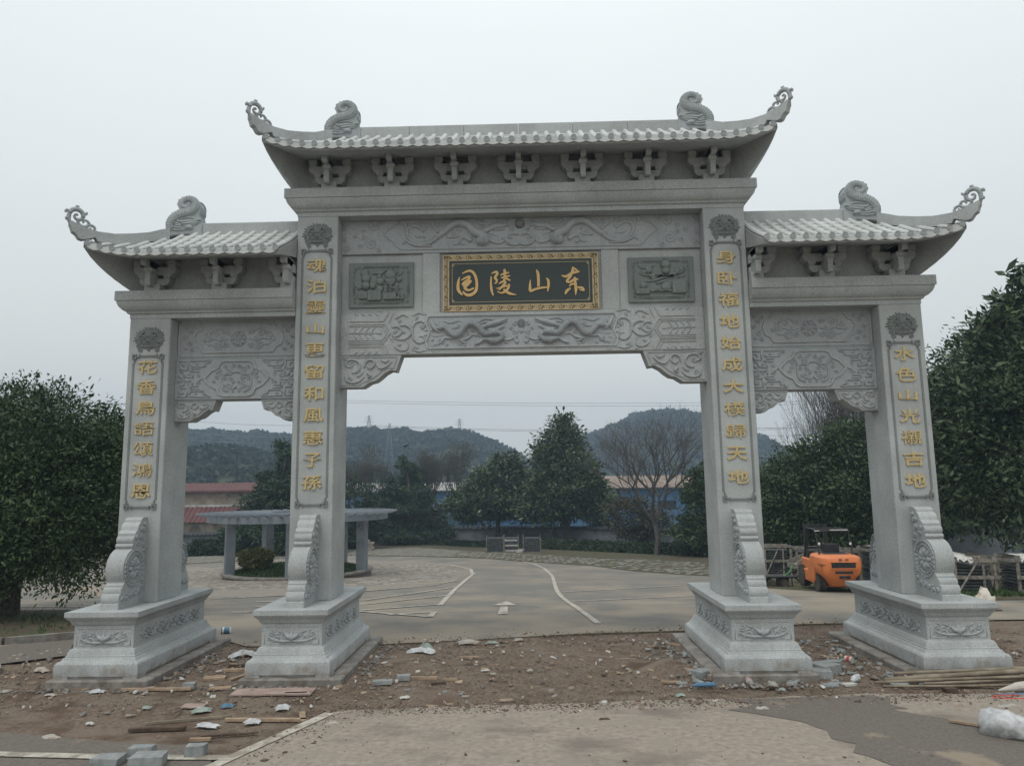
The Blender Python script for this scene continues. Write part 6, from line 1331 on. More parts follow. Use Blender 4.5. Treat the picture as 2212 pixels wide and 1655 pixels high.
def whl(x, y, r, w_, rear):
    o = fk('wheel', lambda m: None, M['rubber']) if False else None
    mb = MB(); n = 28; rings = []
    for u, rr in ((-.5, r * .62), (-.5, r * .9), (-.38, r), (.38, r), (.5, r * .9), (.5, r * .62)): rings.append([(x + u * w_, y + rr * math.cos(2 * math.pi * k / n), r + rr * math.sin(2 * math.pi * k / n)) for k in range(n)])
    mb.loft(rings)
    for k in range(n):
        a = 2 * math.pi * k / n
        for s in (-1, 1):
            c, s_ = math.cos(a), math.sin(a); q = []
            for (u, v, h) in ((.05, -.04, 0), (.5, -.01, 0), (.5, .05, 0), (.05, .02, 0)): 
                for hh in (r - .005, r + .018): q.append((x + s * u * w_, y + hh * math.cos(a + v * 1.2), r + hh * math.sin(a + v * 1.2)))
            mb.add(q, [(1, 3, 5, 7), (0, 2, 3, 1), (2, 4, 5, 3), (4, 6, 7, 5), (6, 0, 1, 7)])
    w0 = mb.build('wheel', M['rubber'], FK); mb = MB(); mb.cyl((x - w_ * .35, y, r), r * .6, 0, w_ * .7, 20); mb.build('rim', M['orange'], w0)
whl(-.47, -.02, .29, .19, True); whl(.47, -.02, .29, .19, True); whl(-.50, 1.45, .34, .22, False); whl(.50, 1.45, .34, .22, False)
fk('overhead_guard', lambda m: ([m.tube([(s * .46, -.15, 1.05), (s * .47, -.02, 1.5), (s * .47, .12, 1.93), (s * .44, .3, 1.97), (s * .42, 1.2, 1.97), (s * .42, 1.5, 1.2), (s * .44, 1.6, .9)], .026, 8) for s in (-1, 1)],
    [m.box(-.46, .46, .15 + .17 * i, .18 + .17 * i, 1.955, 1.985) for i in range(7)], m.tube([(-.46, .12, 1.93), (.46, .12, 1.93)], .03, 8)), M['black'])
fk('guard_edge_strip', lambda m: (m.box(-.06, .44, .085, .10, 1.955, 1.98), m.box(-.50, -.36, .09, .105, 1.93, 1.955)), M['white_p'])
fk('seat', lambda m: (m.box(-.24, .24, .35, .80, 1.0, 1.12, .04), m.box(-.24, .24, .28, .40, 1.08, 1.52, .04)), M['black'])
fk('steering_wheel', lambda m: m.tube([(-.02 + .17 * math.cos(a), 1.05 + .04 * math.sin(a), 1.42 + .16 * math.sin(a)) for a in [2 * math.pi * k / 20 for k in range(21)]], .014, 6), M['black'])
fk('dashboard', lambda m: (m.box(-.42, .42, 1.2, 1.5, .9, 1.22, .03), m.tube([(0, 1.25, 1.15), (-.02, 1.06, 1.42)], .025, 6)), M['black'])
fk('mast', lambda m: ([m.box(s * .30 - .05, s * .30 + .05, 1.75, 1.88, .1, 2.05, .005) for s in (-1, 1)], [m.box(-.3, .3, 1.78, 1.85, z, z + .08) for z in (.4, 1.2, 1.97)]), M['black'])
fk('hood', lambda m: m.box(-.36, .36, -.2, .9, 1.17, 1.235, .03), M['black'])
for s in (-1, 1): fk('rear_lamp', lambda m: m.box(s * .44 - .03, s * .44 + .03, -.10, -.06, 1.5, 1.58, .008), M['white_p'])
for i, c in enumerate('杭州'):
    me = char_mesh(c, M['black'], .085, .085, .004, .0); inst('painted_character', me, FK, (.0 + i * .17 - .04, -.622, 1.085))

# ------------------------------------------------------------------ crates of stone, cart, stacks
M['timber'] = mat('grey_timber', (.13, .12, .10), (.26, .235, .20), 9, .9, .3, 40)
M['slabstone'] = mat('dark_slabs', (.04, .046, .045), (.085, .095, .092), 6, .8, island=.3)
M['plastic'] = mat('white_wrap', (.38, .37, .34), (.50, .49, .46), 6, .6)
def crate(x, y, w_, d_, h_, rz, label, seed, slabs=True, lean=0, cloth=True):
    rr = random.Random(seed); root = empty('stone_crate', g3(x, y), rz, label, 'crate', 'timber crates of stone slabs')
    for sx in (-1, 1):
        for sy in (-1, 1):
            mb = MB(); mb.box(sx * w_ / 2 - .035, sx * w_ / 2 + .035, sy * d_ / 2 - .03, sy * d_ / 2 + .03, 0, h_ + rr.uniform(-.05, .06), .004); mb.build('corner_post', M['timber'], root)
    for sy in (-1, 1):
        for z in (.06, h_ * .5, h_ - .05):
            mb = MB(); mb.box(-w_ / 2 - .08, w_ / 2 + .08, sy * (d_ / 2 + .045) - .012, sy * (d_ / 2 + .045) + .012, z - .045, z + .045, .003); mb.build('rail', M['timber'], root)
    for sx in (-1, 1):
        for z in (.06, h_ - .08):
            mb = MB(); mb.box(sx * (w_ / 2 + .05) - .012, sx * (w_ / 2 + .05) + .012, -d_ / 2, d_ / 2, z - .04, z + .04, .003); mb.build('rail', M['timber'], root)
    mb = MB(); mb.tube([(-w_ / 2, -d_ / 2 - .07, .08), (w_ * .05, -d_ / 2 - .07, h_ - .08)], .03, 4); mb.build('brace', M['timber'], root)
    mb = MB(); mb.tube([(w_ * .2, -d_ / 2 - .02, .0), (w_ * .22, -d_ / 2 - .02, h_)], .035, 4); mb.build('upright', M['timber'], root)
    n = int((h_ - .15) / .085)
    for i in range(n if slabs else 0):
        mb = MB(); j = rr.uniform(-.04, .04); mb.box(-w_ / 2 + .06 + j, w_ / 2 - .1 + j, -d_ / 2 + .06, d_ / 2 - .06, .06 + i * .085, .06 + i * .085 + .06, .005); mb.build('stone_slab', M['slabstone'], root)
    if cloth:
        mb = MB(); zt = h_ + .03; P = []
        for i in range(9):
            x_ = -w_ * .45 + w_ * .4 * i / 8; P.append([(x_, -d_ / 2 - .09 + rr.uniform(-.02, .02), zt - rr.uniform(.02, .20)), (x_, -d_ / 2 - .03, zt + rr.uniform(-.01, .03)), (x_, d_ * .1, zt + rr.uniform(-.02, .05)), (x_, d_ / 2, zt + rr.uniform(-.03, .03))])
        mb.loft(P, False, False); o = mb.build('torn_sheet', M['timber'] if rr.random() < .4 else M['plastic'], root, smooth=True)
    return root
crate(12.15, 9.6, 1.0, .8, .98, R(-6), 'open timber crate holding green grey slabs, just right of the outer right plinth', 1)
crate(13.6, 9.3, 1.2, .8, 1.0, R(5), 'timber crate of slabs cut off by the right edge of the photo', 2)
crate(11.7, 11.9, 1.4, .8, 1.02, R(3), 'leaning timber crate behind the outer right pillar, with white scraps', 3); crate(13.4, 12.1, 1.3, .8, 1.0, R(-4), 'timber crate in the back row near the right edge', 4)
for i, (x, y, w_, h_, lab) in enumerate(((10.15, 19.6, 1.0, 1.25, 'slim slab crate with pale posts, leftmost behind the forklift'), (11.4, 19.4, 1.1, 1.15, 'slab crate behind the two wheeled cart'), (10.9, 15.0, 1.1, 1.15, 'slab crate just behind the forklift mast'), (11.9, 14.2, 1.0, 1.2, 'slab crate between the forklift and the outer right pillar'), (12.5, 15.9, 1.3, 1.1, 'slab crate behind the others, hard by the outer right pillar'), (8.9, 20.3, 1.3, .8, 'low slab crate beside the inner right pillar'))):
    crate(x, y, w_, .8, h_, R(random.uniform(-8, 8)), lab, 10 + i, cloth=i in (3, 5))
cart = empty('hand_cart', g3(9.55, 14.6), R(12), 'two wheeled rusty steel hand cart tipped against the slab crates', 'cart')
mb = MB(); mb.add([(-.5, -.3, .55), (.45, -.3, .95), (.45, .35, .95), (-.5, .35, .55)], [(0, 1, 2, 3)]); mb.box(-.5, -.46, -.3, .35, .52, .68)
for s in (-.3, .35): mb.add([(-.5, s, .55), (.45, s, .95), (.5, s, 1.12), (-.52, s, .76)], [(0, 1, 2, 3)])
mb.build('tray', M['timber'], cart)
for s in (-.38, .43):
    mb = MB(); mb.tube([(.1 + .36 * math.cos(a), s, .38 + .36 * math.sin(a)) for a in [2 * math.pi * k / 24 for k in range(25)]], .03, 6)
    for k in range(8): mb.tube([(.1, s, .38), (.1 + .35 * math.cos(k * .785), s, .38 + .35 * math.sin(k * .785))], .01, 4)
    mb.build('wheel', M['rubber'], cart)
mb = MB(); mb.tube([(-.45, -.25, .56), (-1.0, -.25, .30)], .02, 6); mb.tube([(-.45, .3, .56), (-1.0, .3, .30)], .02, 6); mb.tube([(-1.0, -.25, .3), (-1.0, .3, .3)], .02, 6); mb.tube([(.1, -.4, .38), (.1, .45, .38)], .025, 6); mb.build('frame', M['black'], cart)
mx_c = empty('small_engine_trolley', g3(8.15, 13.0), R(-5), 'low black trolley with small wheels and a green hose beside the plinth', 'trolley')
mb = MB(); mb.box(-.5, .45, -.2, .2, .30, .36, .01); mb.tube([(.4, 0, .33), (1.5, .1, .36)], .02, 6); mb.build('platform', M['black'], mx_c)
for a, b in ((-.35, -.2), (.05, -.2), (-.35, .2)): mb = MB(); mb.cyl((a, b, .14), .13, 1, .06, 14); mb.build('wheel', M['rubber'], mx_c)
mb = MB(); mb.box(-.15, .2, -.15, .15, .02, .3, .02); mb.tube([(.3, -.1, .0), (.3, -.1, .33)], .02, 5); mb.build('engine', M['black'], mx_c)
M['hose'] = mat('green_hose', (.10, .34, .12), rough=.5); mb = MB(); mb.tube(smooth_pts([(.05, -.1, .36), (.2, -.12, .46), (.3, -.1, .6), (.36, -.1, .72)], 3), .018, 6); mb.build('hose', M['hose'], mx_c)
# stacks of dark slabs on the far verge
def stack(x, y, w_, d_, h_, label, seed, strap=True, white=False):
    root = empty('slab_stack', g3(x, y), R(random.uniform(-6, 6)), label, 'slab stack', 'slab stacks on the far verge'); n = int(h_ / .12)
    for i in range(n): mb = MB(); j = random.uniform(-.03, .03); mb.box(-w_ / 2 + j, w_ / 2 + j, -d_ / 2, d_ / 2, .1 + i * .12, .1 + i * .12 + .10, .01); mb.build('stone_slab', M['slabstone'] if not white or i % 3 else M['plastic'], root)
    for s in (-1, 1): mb = MB(); mb.tube([(s * (w_ / 2 + .06), -d_ / 2 - .05, 0), (s * (w_ / 2 + .04), -d_ / 2 - .05, h_ + .25)], .035, 5); mb.build('timber_post', M['timber'], root)
    mb = MB(); mb.box(-w_ / 2 - .1, w_ / 2 + .1, -d_ / 2, d_ / 2, 0, .09); mb.build('pallet', M['timber'], root)
    return root
stack(-2.45, 42.4, 1.1, .9, 1.0, 'dark slab stack furthest left on the far verge', 1); r_ = stack(-1.3, 42.3, .9, .9, 1.05, 'slab stack partly wrapped in white plastic on the far verge', 2, white=True); stack(.2, 41.6, 1.1, .9, 1.05, 'dark slab stack furthest right on the far verge', 3)
mb = MB(); mb.prism([(-.5, 0), (.45, .12), (.55, .28), (-.35, .2)], -.25, .25, lambda a, b, t: (a, t, b)); o = mb.build('white_board', M['plastic']); o.location = g3(-.45, 41.6); tag(o, 'white board lying between the slab stacks', 'board')

# ------------------------------------------------------------------ rubble and litter in the dug strip
M['rubble'] = mat('rubble', (.125, .10, .08), (.25, .21, .17), 3, .9, island=.4)
M['wood'] = mat('raw_wood', (.24, .17, .11), (.36, .27, .19), 8, .85, .3, 60)
M['ply'] = mat('pinkish_board', (.27, .20, .17), (.35, .27, .235), 5, .85)
M['darkwood'] = mat('dark_wood', (.05, .035, .026), (.10, .07, .05), 8, .9)
M['bamboo'] = mat('weathered_bamboo', (.15, .125, .09), (.25, .21, .155), 5, .8)
M['paving'] = mat('green_grey_paving', (.19, .205, .20), (.27, .285, .28), 12, .85, .3, 40)
M['bluep'] = mat('blue_plastic', (.08, .17, .26), rough=.5); M['redp'] = mat('red_plastic', (.45, .06, .05), rough=.5)
rs = np.random.RandomState(21); octv = np.array([[1, 0, 0], [-1, 0, 0], [0, 1, 0], [0, -1, 0], [0, 0, 1], [0, 0, -1]], float); octf = np.array([[0, 2, 4], [2, 1, 4], [1, 3, 4], [3, 0, 4], [2, 0, 5], [1, 2, 5], [3, 1, 5], [0, 3, 5]])
def scatter(name, n, xr, yr, sz, m, label, seed, skip=None, clusters=None, z=-.1):
    rs = np.random.RandomState(seed); C = np.stack([rs.uniform(*xr, n), rs.uniform(*yr, n), np.zeros(n)], 1)
    if clusters is not None:
        k = rs.randint(0, len(clusters), n); cl = np.array(clusters)[k]; C[:, :2] = cl[:, :2] + rs.randn(n, 2) * cl[:, 2:4]
    s = sz * np.exp(rs.randn(n) * .55); keep = np.ones(n, bool)
    for i, c in enumerate(C):
        for px in (-XO, -XI, XI, XO):
            if abs(c[0] - px) < .68 and -1.0 < c[1] < 1.8: keep[i] = False
    C = C[keep]; s = s[keep]; n = len(s); C[:, 2] = z + s * .25
    a = rs.rand(n) * 6.28; V = octv[None] * rs.uniform(.6, 1.25, (n, 6, 1)) * np.stack([s * rs.uniform(.7, 1.5, n), s, s * .55], 1)[:, None, :]
    ca, sa = np.cos(a)[:, None], np.sin(a)[:, None]; Vx = V[..., 0] * ca - V[..., 1] * sa; Vy = V[..., 0] * sa + V[..., 1] * ca; V = np.stack([Vx, Vy, V[..., 2]], 2) + C[:, None, :]
    npmesh(name, V.reshape(-1, 3), (octf[None] + (np.arange(n) * 6)[:, None, None]).reshape(-1, 3), m, kind='stuff', label=label, cat='rubble')
scatter('gravel', 30000, (-9, 9), (-2.2, 2.3), .007, M['rubble'], 'small stones scattered over the bare dug up strip', 31)
scatter('loose_stones', 350, (-9, 9), (-2.4, 2.2), .016, M['rubble'], 'larger broken stones over the bare strip', 32)
scatter('soil_spill', 7000, (0, 1), (0, 1), .006, M['soil'], 'soil crumbs spilling from the dug strip over the pavement edge', 35, clusters=[(x, -2.1 + .05 * x, .5, .12) for x in np.arange(-2, 8, .7)] + [(-2.5, -2.7, .25, .3), (-2.8, -3.3, .2, .3)], z=-.078)
scatter('road_crumbs', 3500, (0, 1), (0, 1), .007, M['soil'], 'soil crumbs along the broken edge of the road', 36, clusters=[(x, 2.05 + .16 * x, .6, .22) for x in np.arange(-4, 9, 1)], z=-.085)
scatter('crumbs_on_pavement', 900, (-7, 8), (-5, -2), .005, M['soil'], 'crumbs of soil on the front pavement', 33, z=-.075)
cl = [(-2.35, .4, .06, .7), (-5.1, .4, .07, .7), (2.3, .5, .1, .6), (2.4, -.4, .15, .3), (5.0, .6, .1, .6), (4.2, -.3, .3, .3), (-3.3, -1.15, .5, .05), (-6, -1.2, .5, .05), (-4.6, .1, .25, .5), (3.2, -1.2, .5, .06)]
scatter('mortar_rubble', 2000, (0, 1), (0, 1), .014, mat('mortar_crumbs', (.15, .14, .125), (.26, .25, .23), 3, .9, island=.3), 'grey mortar crumbs heaped along the plinth foundations', 34, clusters=cl)
def shards(name, n, m, label, seed, L=.07, W=.018, xr=(-8.5, 8.5), yr=(-2.3, 2.0)):
    rs = np.random.RandomState(seed); x = rs.uniform(*xr, n); y = rs.uniform(*yr, n); k = np.ones(n, bool)
    for px in (-XO, -XI, XI, XO): k &= ~((abs(x - px) < .7) & (y > -1.05) & (y < 1.9))
    x, y = x[k], y[k]; n = len(x); l = L * np.exp(rs.randn(n) * .5); w_ = W * np.exp(rs.randn(n) * .4); a = rs.rand(n) * 6.28; V = []; c, s_ = np.cos(a), np.sin(a)
    for (p, q, h) in ((-1, -1, 0), (1, -.8, 0), (.9, 1, 0), (-1, .9, 0), (-.9, -.9, 1), (1, -.7, 1), (.85, .9, 1), (-.95, .8, 1)):
        V.append(np.stack([x + c * l * p / 2 - s_ * w_ * q / 2, y + s_ * l * p / 2 + c * w_ * q / 2, -.092 + h * (.012 + .02 * rs.rand(n)) + p * .006 * rs.randn(n)], 1))
    V = np.stack(V, 1).reshape(-1, 3); f = np.array([[4, 5, 6, 7], [0, 1, 5, 4], [1, 2, 6, 5], [2, 3, 7, 6], [3, 0, 4, 7]]); npmesh(name, V, (f[None] + (np.arange(n) * 8)[:, None, None]).reshape(-1, 4), m, kind='stuff', label=label, cat='litter')
shards('wood_chips', 420, mat('chip_wood', (.17, .12, .085), (.32, .25, .18), 3, .9, island=.4), 'wood splinters strewn over the dug up strip', 51)
shards('stone_chips', 200, mat('chip_stone', (.17, .16, .145), (.29, .275, .25), 3, .9, island=.3), 'flat stone chips strewn over the dug up strip', 52, .05, .035)
shards('paper_bits', 110, M['plastic'], 'tiny pale paper and plastic bits strewn over the dug up strip', 53, .05, .025)
shards('gate_chips', 160, M['paving'], 'broken tile chips around the right plinths', 54, .09, .05, (1.9, 5.4), (-1.3, 1.6))
def item(name, mb, m, x, y, rz, label, cat, z=None, group=None, tilt=(0, 0)):
    o = mb.build(name, m); o.location = (x, y, G(y) + .005 if z is None else z); o.rotation_euler = (tilt[0], tilt[1], rz); return tag(o, label, cat, group)
def plank(L, w_, t, seed=0, warp=.0):
    rr = random.Random(seed); mb = MB(); n = 6; rings = []
    for i in range(n + 1):
        x = -L / 2 + L * i / n; e = rr.uniform(-.06, .06) * w_; b = warp * ((2 * i / n - 1) ** 2)
        ww = w_ / 2 * (1 - (.25 * rr.random() if i in (0, n) else 0)); rings.append([(x, -ww + e, b), (x, ww + e, b), (x, ww + e, t + b), (x, -ww + e, t + b)])
    mb.loft(rings); return mb
PL = [(1.06, .30, .02, 'ply', -3.35, -1.33, .02, 'broad pinkish board lying before the inner left plinth'), (.34, .05, .02, 'wood', -3.0, -1.4, .1, 'short light stick on the end of the broad pinkish board'),
      (.95, .05, .03, 'wood', -5.0, -1.17, 0.02, 'long flat batten along the foot of the outer left plinth'), (.22, .13, .02, 'ply', -5.15, -1.15, .7, 'pinkish board scrap on the batten by the outer left plinth'), (.28, .12, .02, 'wood', -4.15, -1.12, .25, 'light board scrap between the two left plinths, in front'),
      (.42, .08, .03, 'wood', -4.1, -.55, 1.15, 'pale stub of plank leaning toward the inner left plinth'), (.30, .17, .03, 'wood', -4.45, -.6, .2, 'torn chipboard piece between the left plinths'), (1.0, .07, .04, 'wood', -4.0, -.18, .05, 'long batten bridging the gap between the left plinths'), (.5, .06, .03, 'darkwood', -3.75, -.3, -.8, 'dark batten crossed over the long one by the inner left plinth'), (.9, .06, .03, 'darkwood', -4.1, .15, .08, 'dark plank behind the long batten between the left plinths'),
      (.98, .055, .03, 'wood', -3.02, -2.52, -.03, 'long straight wooden batten lying left of the white line'), (.95, .025, .02, 'bamboo', -3.95, -2.48, .28, 'thin bamboo strip lying aslant on the soil'), (.36, .07, .03, 'wood', -2.62, -2.43, -1.2, 'curved piece of wood touching the white line'), (.62, .06, .03, 'darkwood', -4.15, -2.82, .10, 'dark wedge of wood near the painted line'), (.6, .03, .02, 'darkwood', -3.25, -3.02, .18, 'dark thin stick beside the painted line'), (.22, .05, .03, 'wood', -3.5, -3.18, .1, 'short yellow wood offcut above the paving blocks'),
      (.28, .17, .012, 'ply', -4.15, -1.92, -.05, 'pale square of plywood on the soil'), (.40, .045, .035, 'wood', -1.45, -.72, -.05, 'pale crooked stick right of the inner left plinth'), (.18, .05, .03, 'wood', -1.05, -.82, .05, 'short reddish wood offcut beside the pale stick'), (.2, .05, .03, 'darkwood', -1.2, -1.0, .3, 'dark wood chip below the pale stick'), (.30, .05, .02, 'wood', -.9, .55, .1, 'light sliver of wood near the white rags'), (.24, .04, .02, 'wood', 1.55, .33, -.05, 'thin sliver right of centre on the soil'), (.25, .05, .02, 'darkwood', 2.2, 1.1, -.1, 'dark stick at the back of the dug strip'), (.26, .05, .03, 'wood', 2.45, 1.3, -.7, 'pale plank end by the inner right plinth, rear corner'),
      (.18, .05, .03, 'wood', 2.4, -.55, .9, 'wood chip standing up near the inner right plinth corner'), (.22, .06, .03, 'wood', 2.3, -.35, -.7, 'brown wood piece left of the inner right plinth'), (.28, .06, .02, 'wood', 4.6, .35, -.9, 'pale lath between the right plinths'), (.5, .25, .02, 'ply', 3.6, 1.9, .1, 'pinkish board behind the inner right plinth'), (.3, .05, .02, 'darkwood', 3.3, -1.3, .05, 'dark lath just before the inner right plinth'), (.25, .05, .02, 'wood', 1.95, -1.0, -.05, 'grey lath in front of the soil mound'), (.2, .04, .02, 'wood', 4.0, -1.2, .1, 'pale sliver before the gap of the right plinths')]
for L, w_, t, m, x, y, a, lab in PL: item('plank', plank(L, w_, t, int(L * 1000)), M[m], x, y, a, lab, 'plank', group='loose timber on the dug strip')
# paving blocks in the near left corner
def block(w_, d_, h_, seed):
    rr = random.Random(seed); bm = bmesh.new(); 
    for sx in (-1, 1):
        for sy in (-1, 1):
            for z in (0, h_): bm.verts.new((sx * w_ / 2 * rr.uniform(.86, 1.02), sy * d_ / 2 * rr.uniform(.86, 1.02), z * rr.uniform(.9, 1.05)))
    for k in range(5): bm.verts.new((rr.uniform(-.45, .45) * w_, rr.uniform(-.52, .5) * d_, h_ * rr.uniform(.5, 1.04)))
    bmesh.ops.convex_hull(bm, input=bm.verts[:]); mb = MB(); bm.verts.index_update(); mb.add([tuple(v.co) for v in bm.verts], [tuple(v.index for v in f.verts) for f in bm.faces]); bm.free(); return mb
for w_, d_, h_, x, y, a, lab in ((.25, .15, .10, -3.88, -3.66, .05, 'rough grey paving block, upper left one of the group of four'), (.2, .15, .11, -3.33, -3.66, .1, 'rough grey paving block standing alone to the right'), (.28, .18, .08, -4.1, -3.88, -.05, 'rough paving block lowest on the left, cut by the frame'), (.32, .2, .10, -3.68, -3.92, .12, 'largest pale paving block at the bottom edge')):
    item('paving_block', block(w_, d_, h_, int(abs(x) * 100)), M['paving'], x, y, a, lab, 'paving block', -.08, 'paving blocks in the near left corner')
for w_, d_, h_, x, y, a, m, lab in ((.20, .12, .07, -1.72, -.75, .1, 'paving', 'small grey stone chunk right of the inner left plinth'), (.28, .12, .05, -1.98, -.95, .2, 'paving', 'flat grey slab piece right of the inner left plinth'), (.16, .1, .08, -4.58, -1.1, 0, 'paving', 'grey brick end before the left foundations'), (.36, .3, .13, 4.2, -.55, .5, 'paving', 'biggest broken concrete lump between the right plinths'), (.3, .24, .10, 4.05, -.8, -.2, 'paving', 'broken concrete lump leaning on the biggest one'), (.22, .16, .08, 4.45, -.2, .3, 'paving', 'small concrete lump behind the biggest one'),
    (.13, .08, .07, 2.55, -.88, .2, 'ply', 'red brick fragment by the inner right plinth'), (.17, .1, .07, 5.35, -1.62, .1, 'darkwood', 'dark red brick fragment on the right'), (.3, .18, .09, 2.45, -.7, .8, 'paving', 'grey rubble chunk against the inner right plinth'), (.2, .1, .03, 4.0, -1.25, 0, 'paving', 'light flat stone chip before the right gap'), (.17, .1, .03, 4.25, -1.22, .2, 'plastic', 'pale flat stone chip beside the grey one'), (.24, .08, .03, 4.9, -1.25, .1, 'paving', 'flat grey stone chip near the bamboo'), (.4, .07, .04, 9.9, 4.9, .1, 'darkwood', 'red brown brick bar behind the right sack')):
    item('stone_chunk', block(w_, d_, h_, int(abs(x) * 77 + 5)), M[m], x, y, a, lab, 'stone', None, 'stone chunks on the dug strip')
for k in range(46):
    x, y = random.uniform(-8.5, 8.0), random.uniform(-2.3, 1.6)
    if any(abs(x - p) < .8 and y > -1.2 for p in (-XO, -XI, XI, XO)): continue
# bamboo poles at the right
for i, (x0, y0, x1, y1, r, z0, z1, lab) in enumerate(((4.75, -1.15, 9.5, -1.22, .05, .05, .30, 'thickest bamboo pole in the bundle at the right'), (4.6, -1.22, 8.6, -1.34, .028, .03, .2, 'bamboo pole reaching furthest left in the bundle'), (4.9, -1.13, 8.9, -1.12, .03, .12, .28, 'upper thin bamboo pole of the bundle'), (4.65, -1.32, 7.2, -1.42, .022, .02, .06, 'thin dark bamboo pole at the front of the bundle'), (5.2, -1.26, 8.8, -1.2, .026, .04, .14, 'bamboo pole lying at the back of the bundle'), (5.0, -1.3, 7.6, -1.46, .02, .02, .03, 'short thin bamboo pole near the front'))):
    mb = MB(); a, b = Vector((0, 0, z0)), Vector((x1 - x0, y1 - y0, z1)); P = []; rd = []
    for k in range(13):
        t = k / 12; p = a.lerp(b, t); p += Vector((0, math.sin(t * 5 + i) * .02, math.sin(t * 4 + i) * .006)); P.append(p); rd.append(r * .7)
        if 0 < k < 12: P.append(p + (b - a).normalized() * .012); rd.append(r * .8); P.append(p + (b - a).normalized() * .03); rd.append(r * .7)
    mb.tube(P, rd, 9); o = mb.build('bamboo_pole', M['bamboo'], smooth=True); o.location = (x0, y0, -.1); tag(o, lab, 'pole', 'bamboo poles')
for i in range(6):
    mb = plank(1.5, .05, .018, 90 + i); item('lath', mb, M['wood'], 7.2 + .03 * i, -1.4 - .07 * i, -.02 + .01 * i, ('rearmost', 'second from the rear', 'third from the rear', 'third from the front', 'second from the front', 'foremost')[i] + ' light lath in the layer under the bamboo at the right', 'lath', -.07 + .012 * (i % 2), 'light laths under the bamboo')
M['cement'] = mat('pale_cardboard', (.38, .35, .30), (.50, .47, .42), 8, .8)
mb = MB(); mb.tube([(0, 0, .03), (.25, 0, .07), (.6, 0, .09)], [.012, .055, .075], 12); item('paper_cone', mb, M['cement'], 5.95, -1.62, .04, 'pale rolled paper cone lying under the laths', 'paper tube')
mb = MB(); mb.tube([(.0, 0, .012), (-.1, .03, .012), (-.12, .08, .012), (0, .12, .012), (.25, .13, .012)], .016, 6); mb.tube([(.0, 0, .012), (.28, -.02, .012), (.46, -.01, .012)], .016, 6); item('red_tube', mb, M['redp'], 5.85, -1.92, 0, 'red plastic tube bent in a U shape on the ground at right', 'tube')
mb = MB(); mb.tube([(0, 0, .01), (.3, .01, .012), (.62, .05, .01)], [.006, .02, .018], 6); item('blue_strip', mb, M['bluep'], 5.7, -1.76, 0, 'flat blue plastic strip under the pale paper cone', 'strip')
mb = MB(); mb.tube([(-.17, 0, .03), (-.1, 0, .04), (.1, .01, .04), (.17, .01, .03)], [.008, .03, .032, .01], 8); item('blue_bottle', mb, M['bluep'], 2.35, -1.28, .02, 'flattened light blue bottle before the inner right plinth', 'bottle')
mb = MB(); mb.tube([(0, 0, .035), (.03, .10, .035)], [.042, .035], 12); o = item('paper_cup', mb, M['plastic'], 2.98, -1.12, .2, 'white paper cup with red print by the inner right plinth', 'paper cup'); mb = MB(); mb.tube([(.008, .03, .035), (.02, .065, .035)], [.0425, .0405], 12); mb.build('red_band', M['redp'], o)
mb = MB(); mb.tube([(0, 0, .04), (.05, .09, .05)], [.045, .036], 12); o = item('paper_cup', mb, M['plastic'], 4.62, -.5, 1.2, 'white paper cup with red print on the concrete lumps', 'paper cup', .02); mb = MB(); mb.tube([(.015, .025, .043), (.035, .06, .047)], [.046, .042], 12); mb.build('red_band', M['redp'], o)
mb = MB(); mb.cyl((0, 0, .065), .065, 0, .15, 16, .055); o = item('paint_can', mb, M['bluep'], -5.72, 2.66, .15, 'blue and white paint can on the road between the left plinths', 'can'); mb = MB(); mb.cyl((.148, 0, .065), .058, 0, .012, 16); mb.build('lid', M['white_p'], o)
mb = MB(); mb.cyl((.02, 0, .065), .0662, 0, .03, 16, .064); mb.build('label_band', M['white_p'], o)
# crumpled sheets and sacks
def crumple(w_, d_, h_, seed, nx=16, ny=12, drape=1):
    rs = np.random.RandomState(seed); u, v = np.meshgrid(np.linspace(-1, 1, nx), np.linspace(-1, 1, ny)); z = np.zeros_like(u)
    for k in range(9):
        a, b, c = rs.uniform(-1, 1, 3); f = rs.uniform(2, 7); z += np.abs(np.sin(f * (a * u + b * v) + c * 6)) / (2 + f * .4)
    env = np.clip(1 - (np.abs(u) ** 3 * .7 + np.abs(v) ** 3 * .7), 0, 1); z = z / z.max() * env * h_ * drape + .006
    x = u * w_ / 2 * (1 + .22 * np.sin(v * 3 + seed) * rs.uniform(.5, 1)) + rs.randn(*u.shape) * w_ * .022; y = v * d_ / 2 * (1 + .2 * np.cos(u * 4 + seed)) + rs.randn(*u.shape) * d_ * .022
    mb = MB(); mb.add([(x[i, j], y[i, j], z[i, j]) for i in range(ny) for j in range(nx)], [(i * nx + j, i * nx + j + 1, (i + 1) * nx + j + 1, (i + 1) * nx + j) for i in range(ny - 1) for j in range(nx - 1)]); return mb
M['bagwhite'] = mat('white_woven_plastic', (.36, .37, .375), (.50, .51, .515), 14, .55, c3=(.22, .21, .2), s3=5, c3lo=.56, c3hi=.7)
M['rag'] = mat('dirty_cloth', (.30, .28, .25), (.42, .40, .36), 8, .8, c3=(.25, .2, .15), s3=8)
M['greencloth'] = mat('grey_green_net', (.20, .25, .22), (.30, .35, .31), 8, .8)
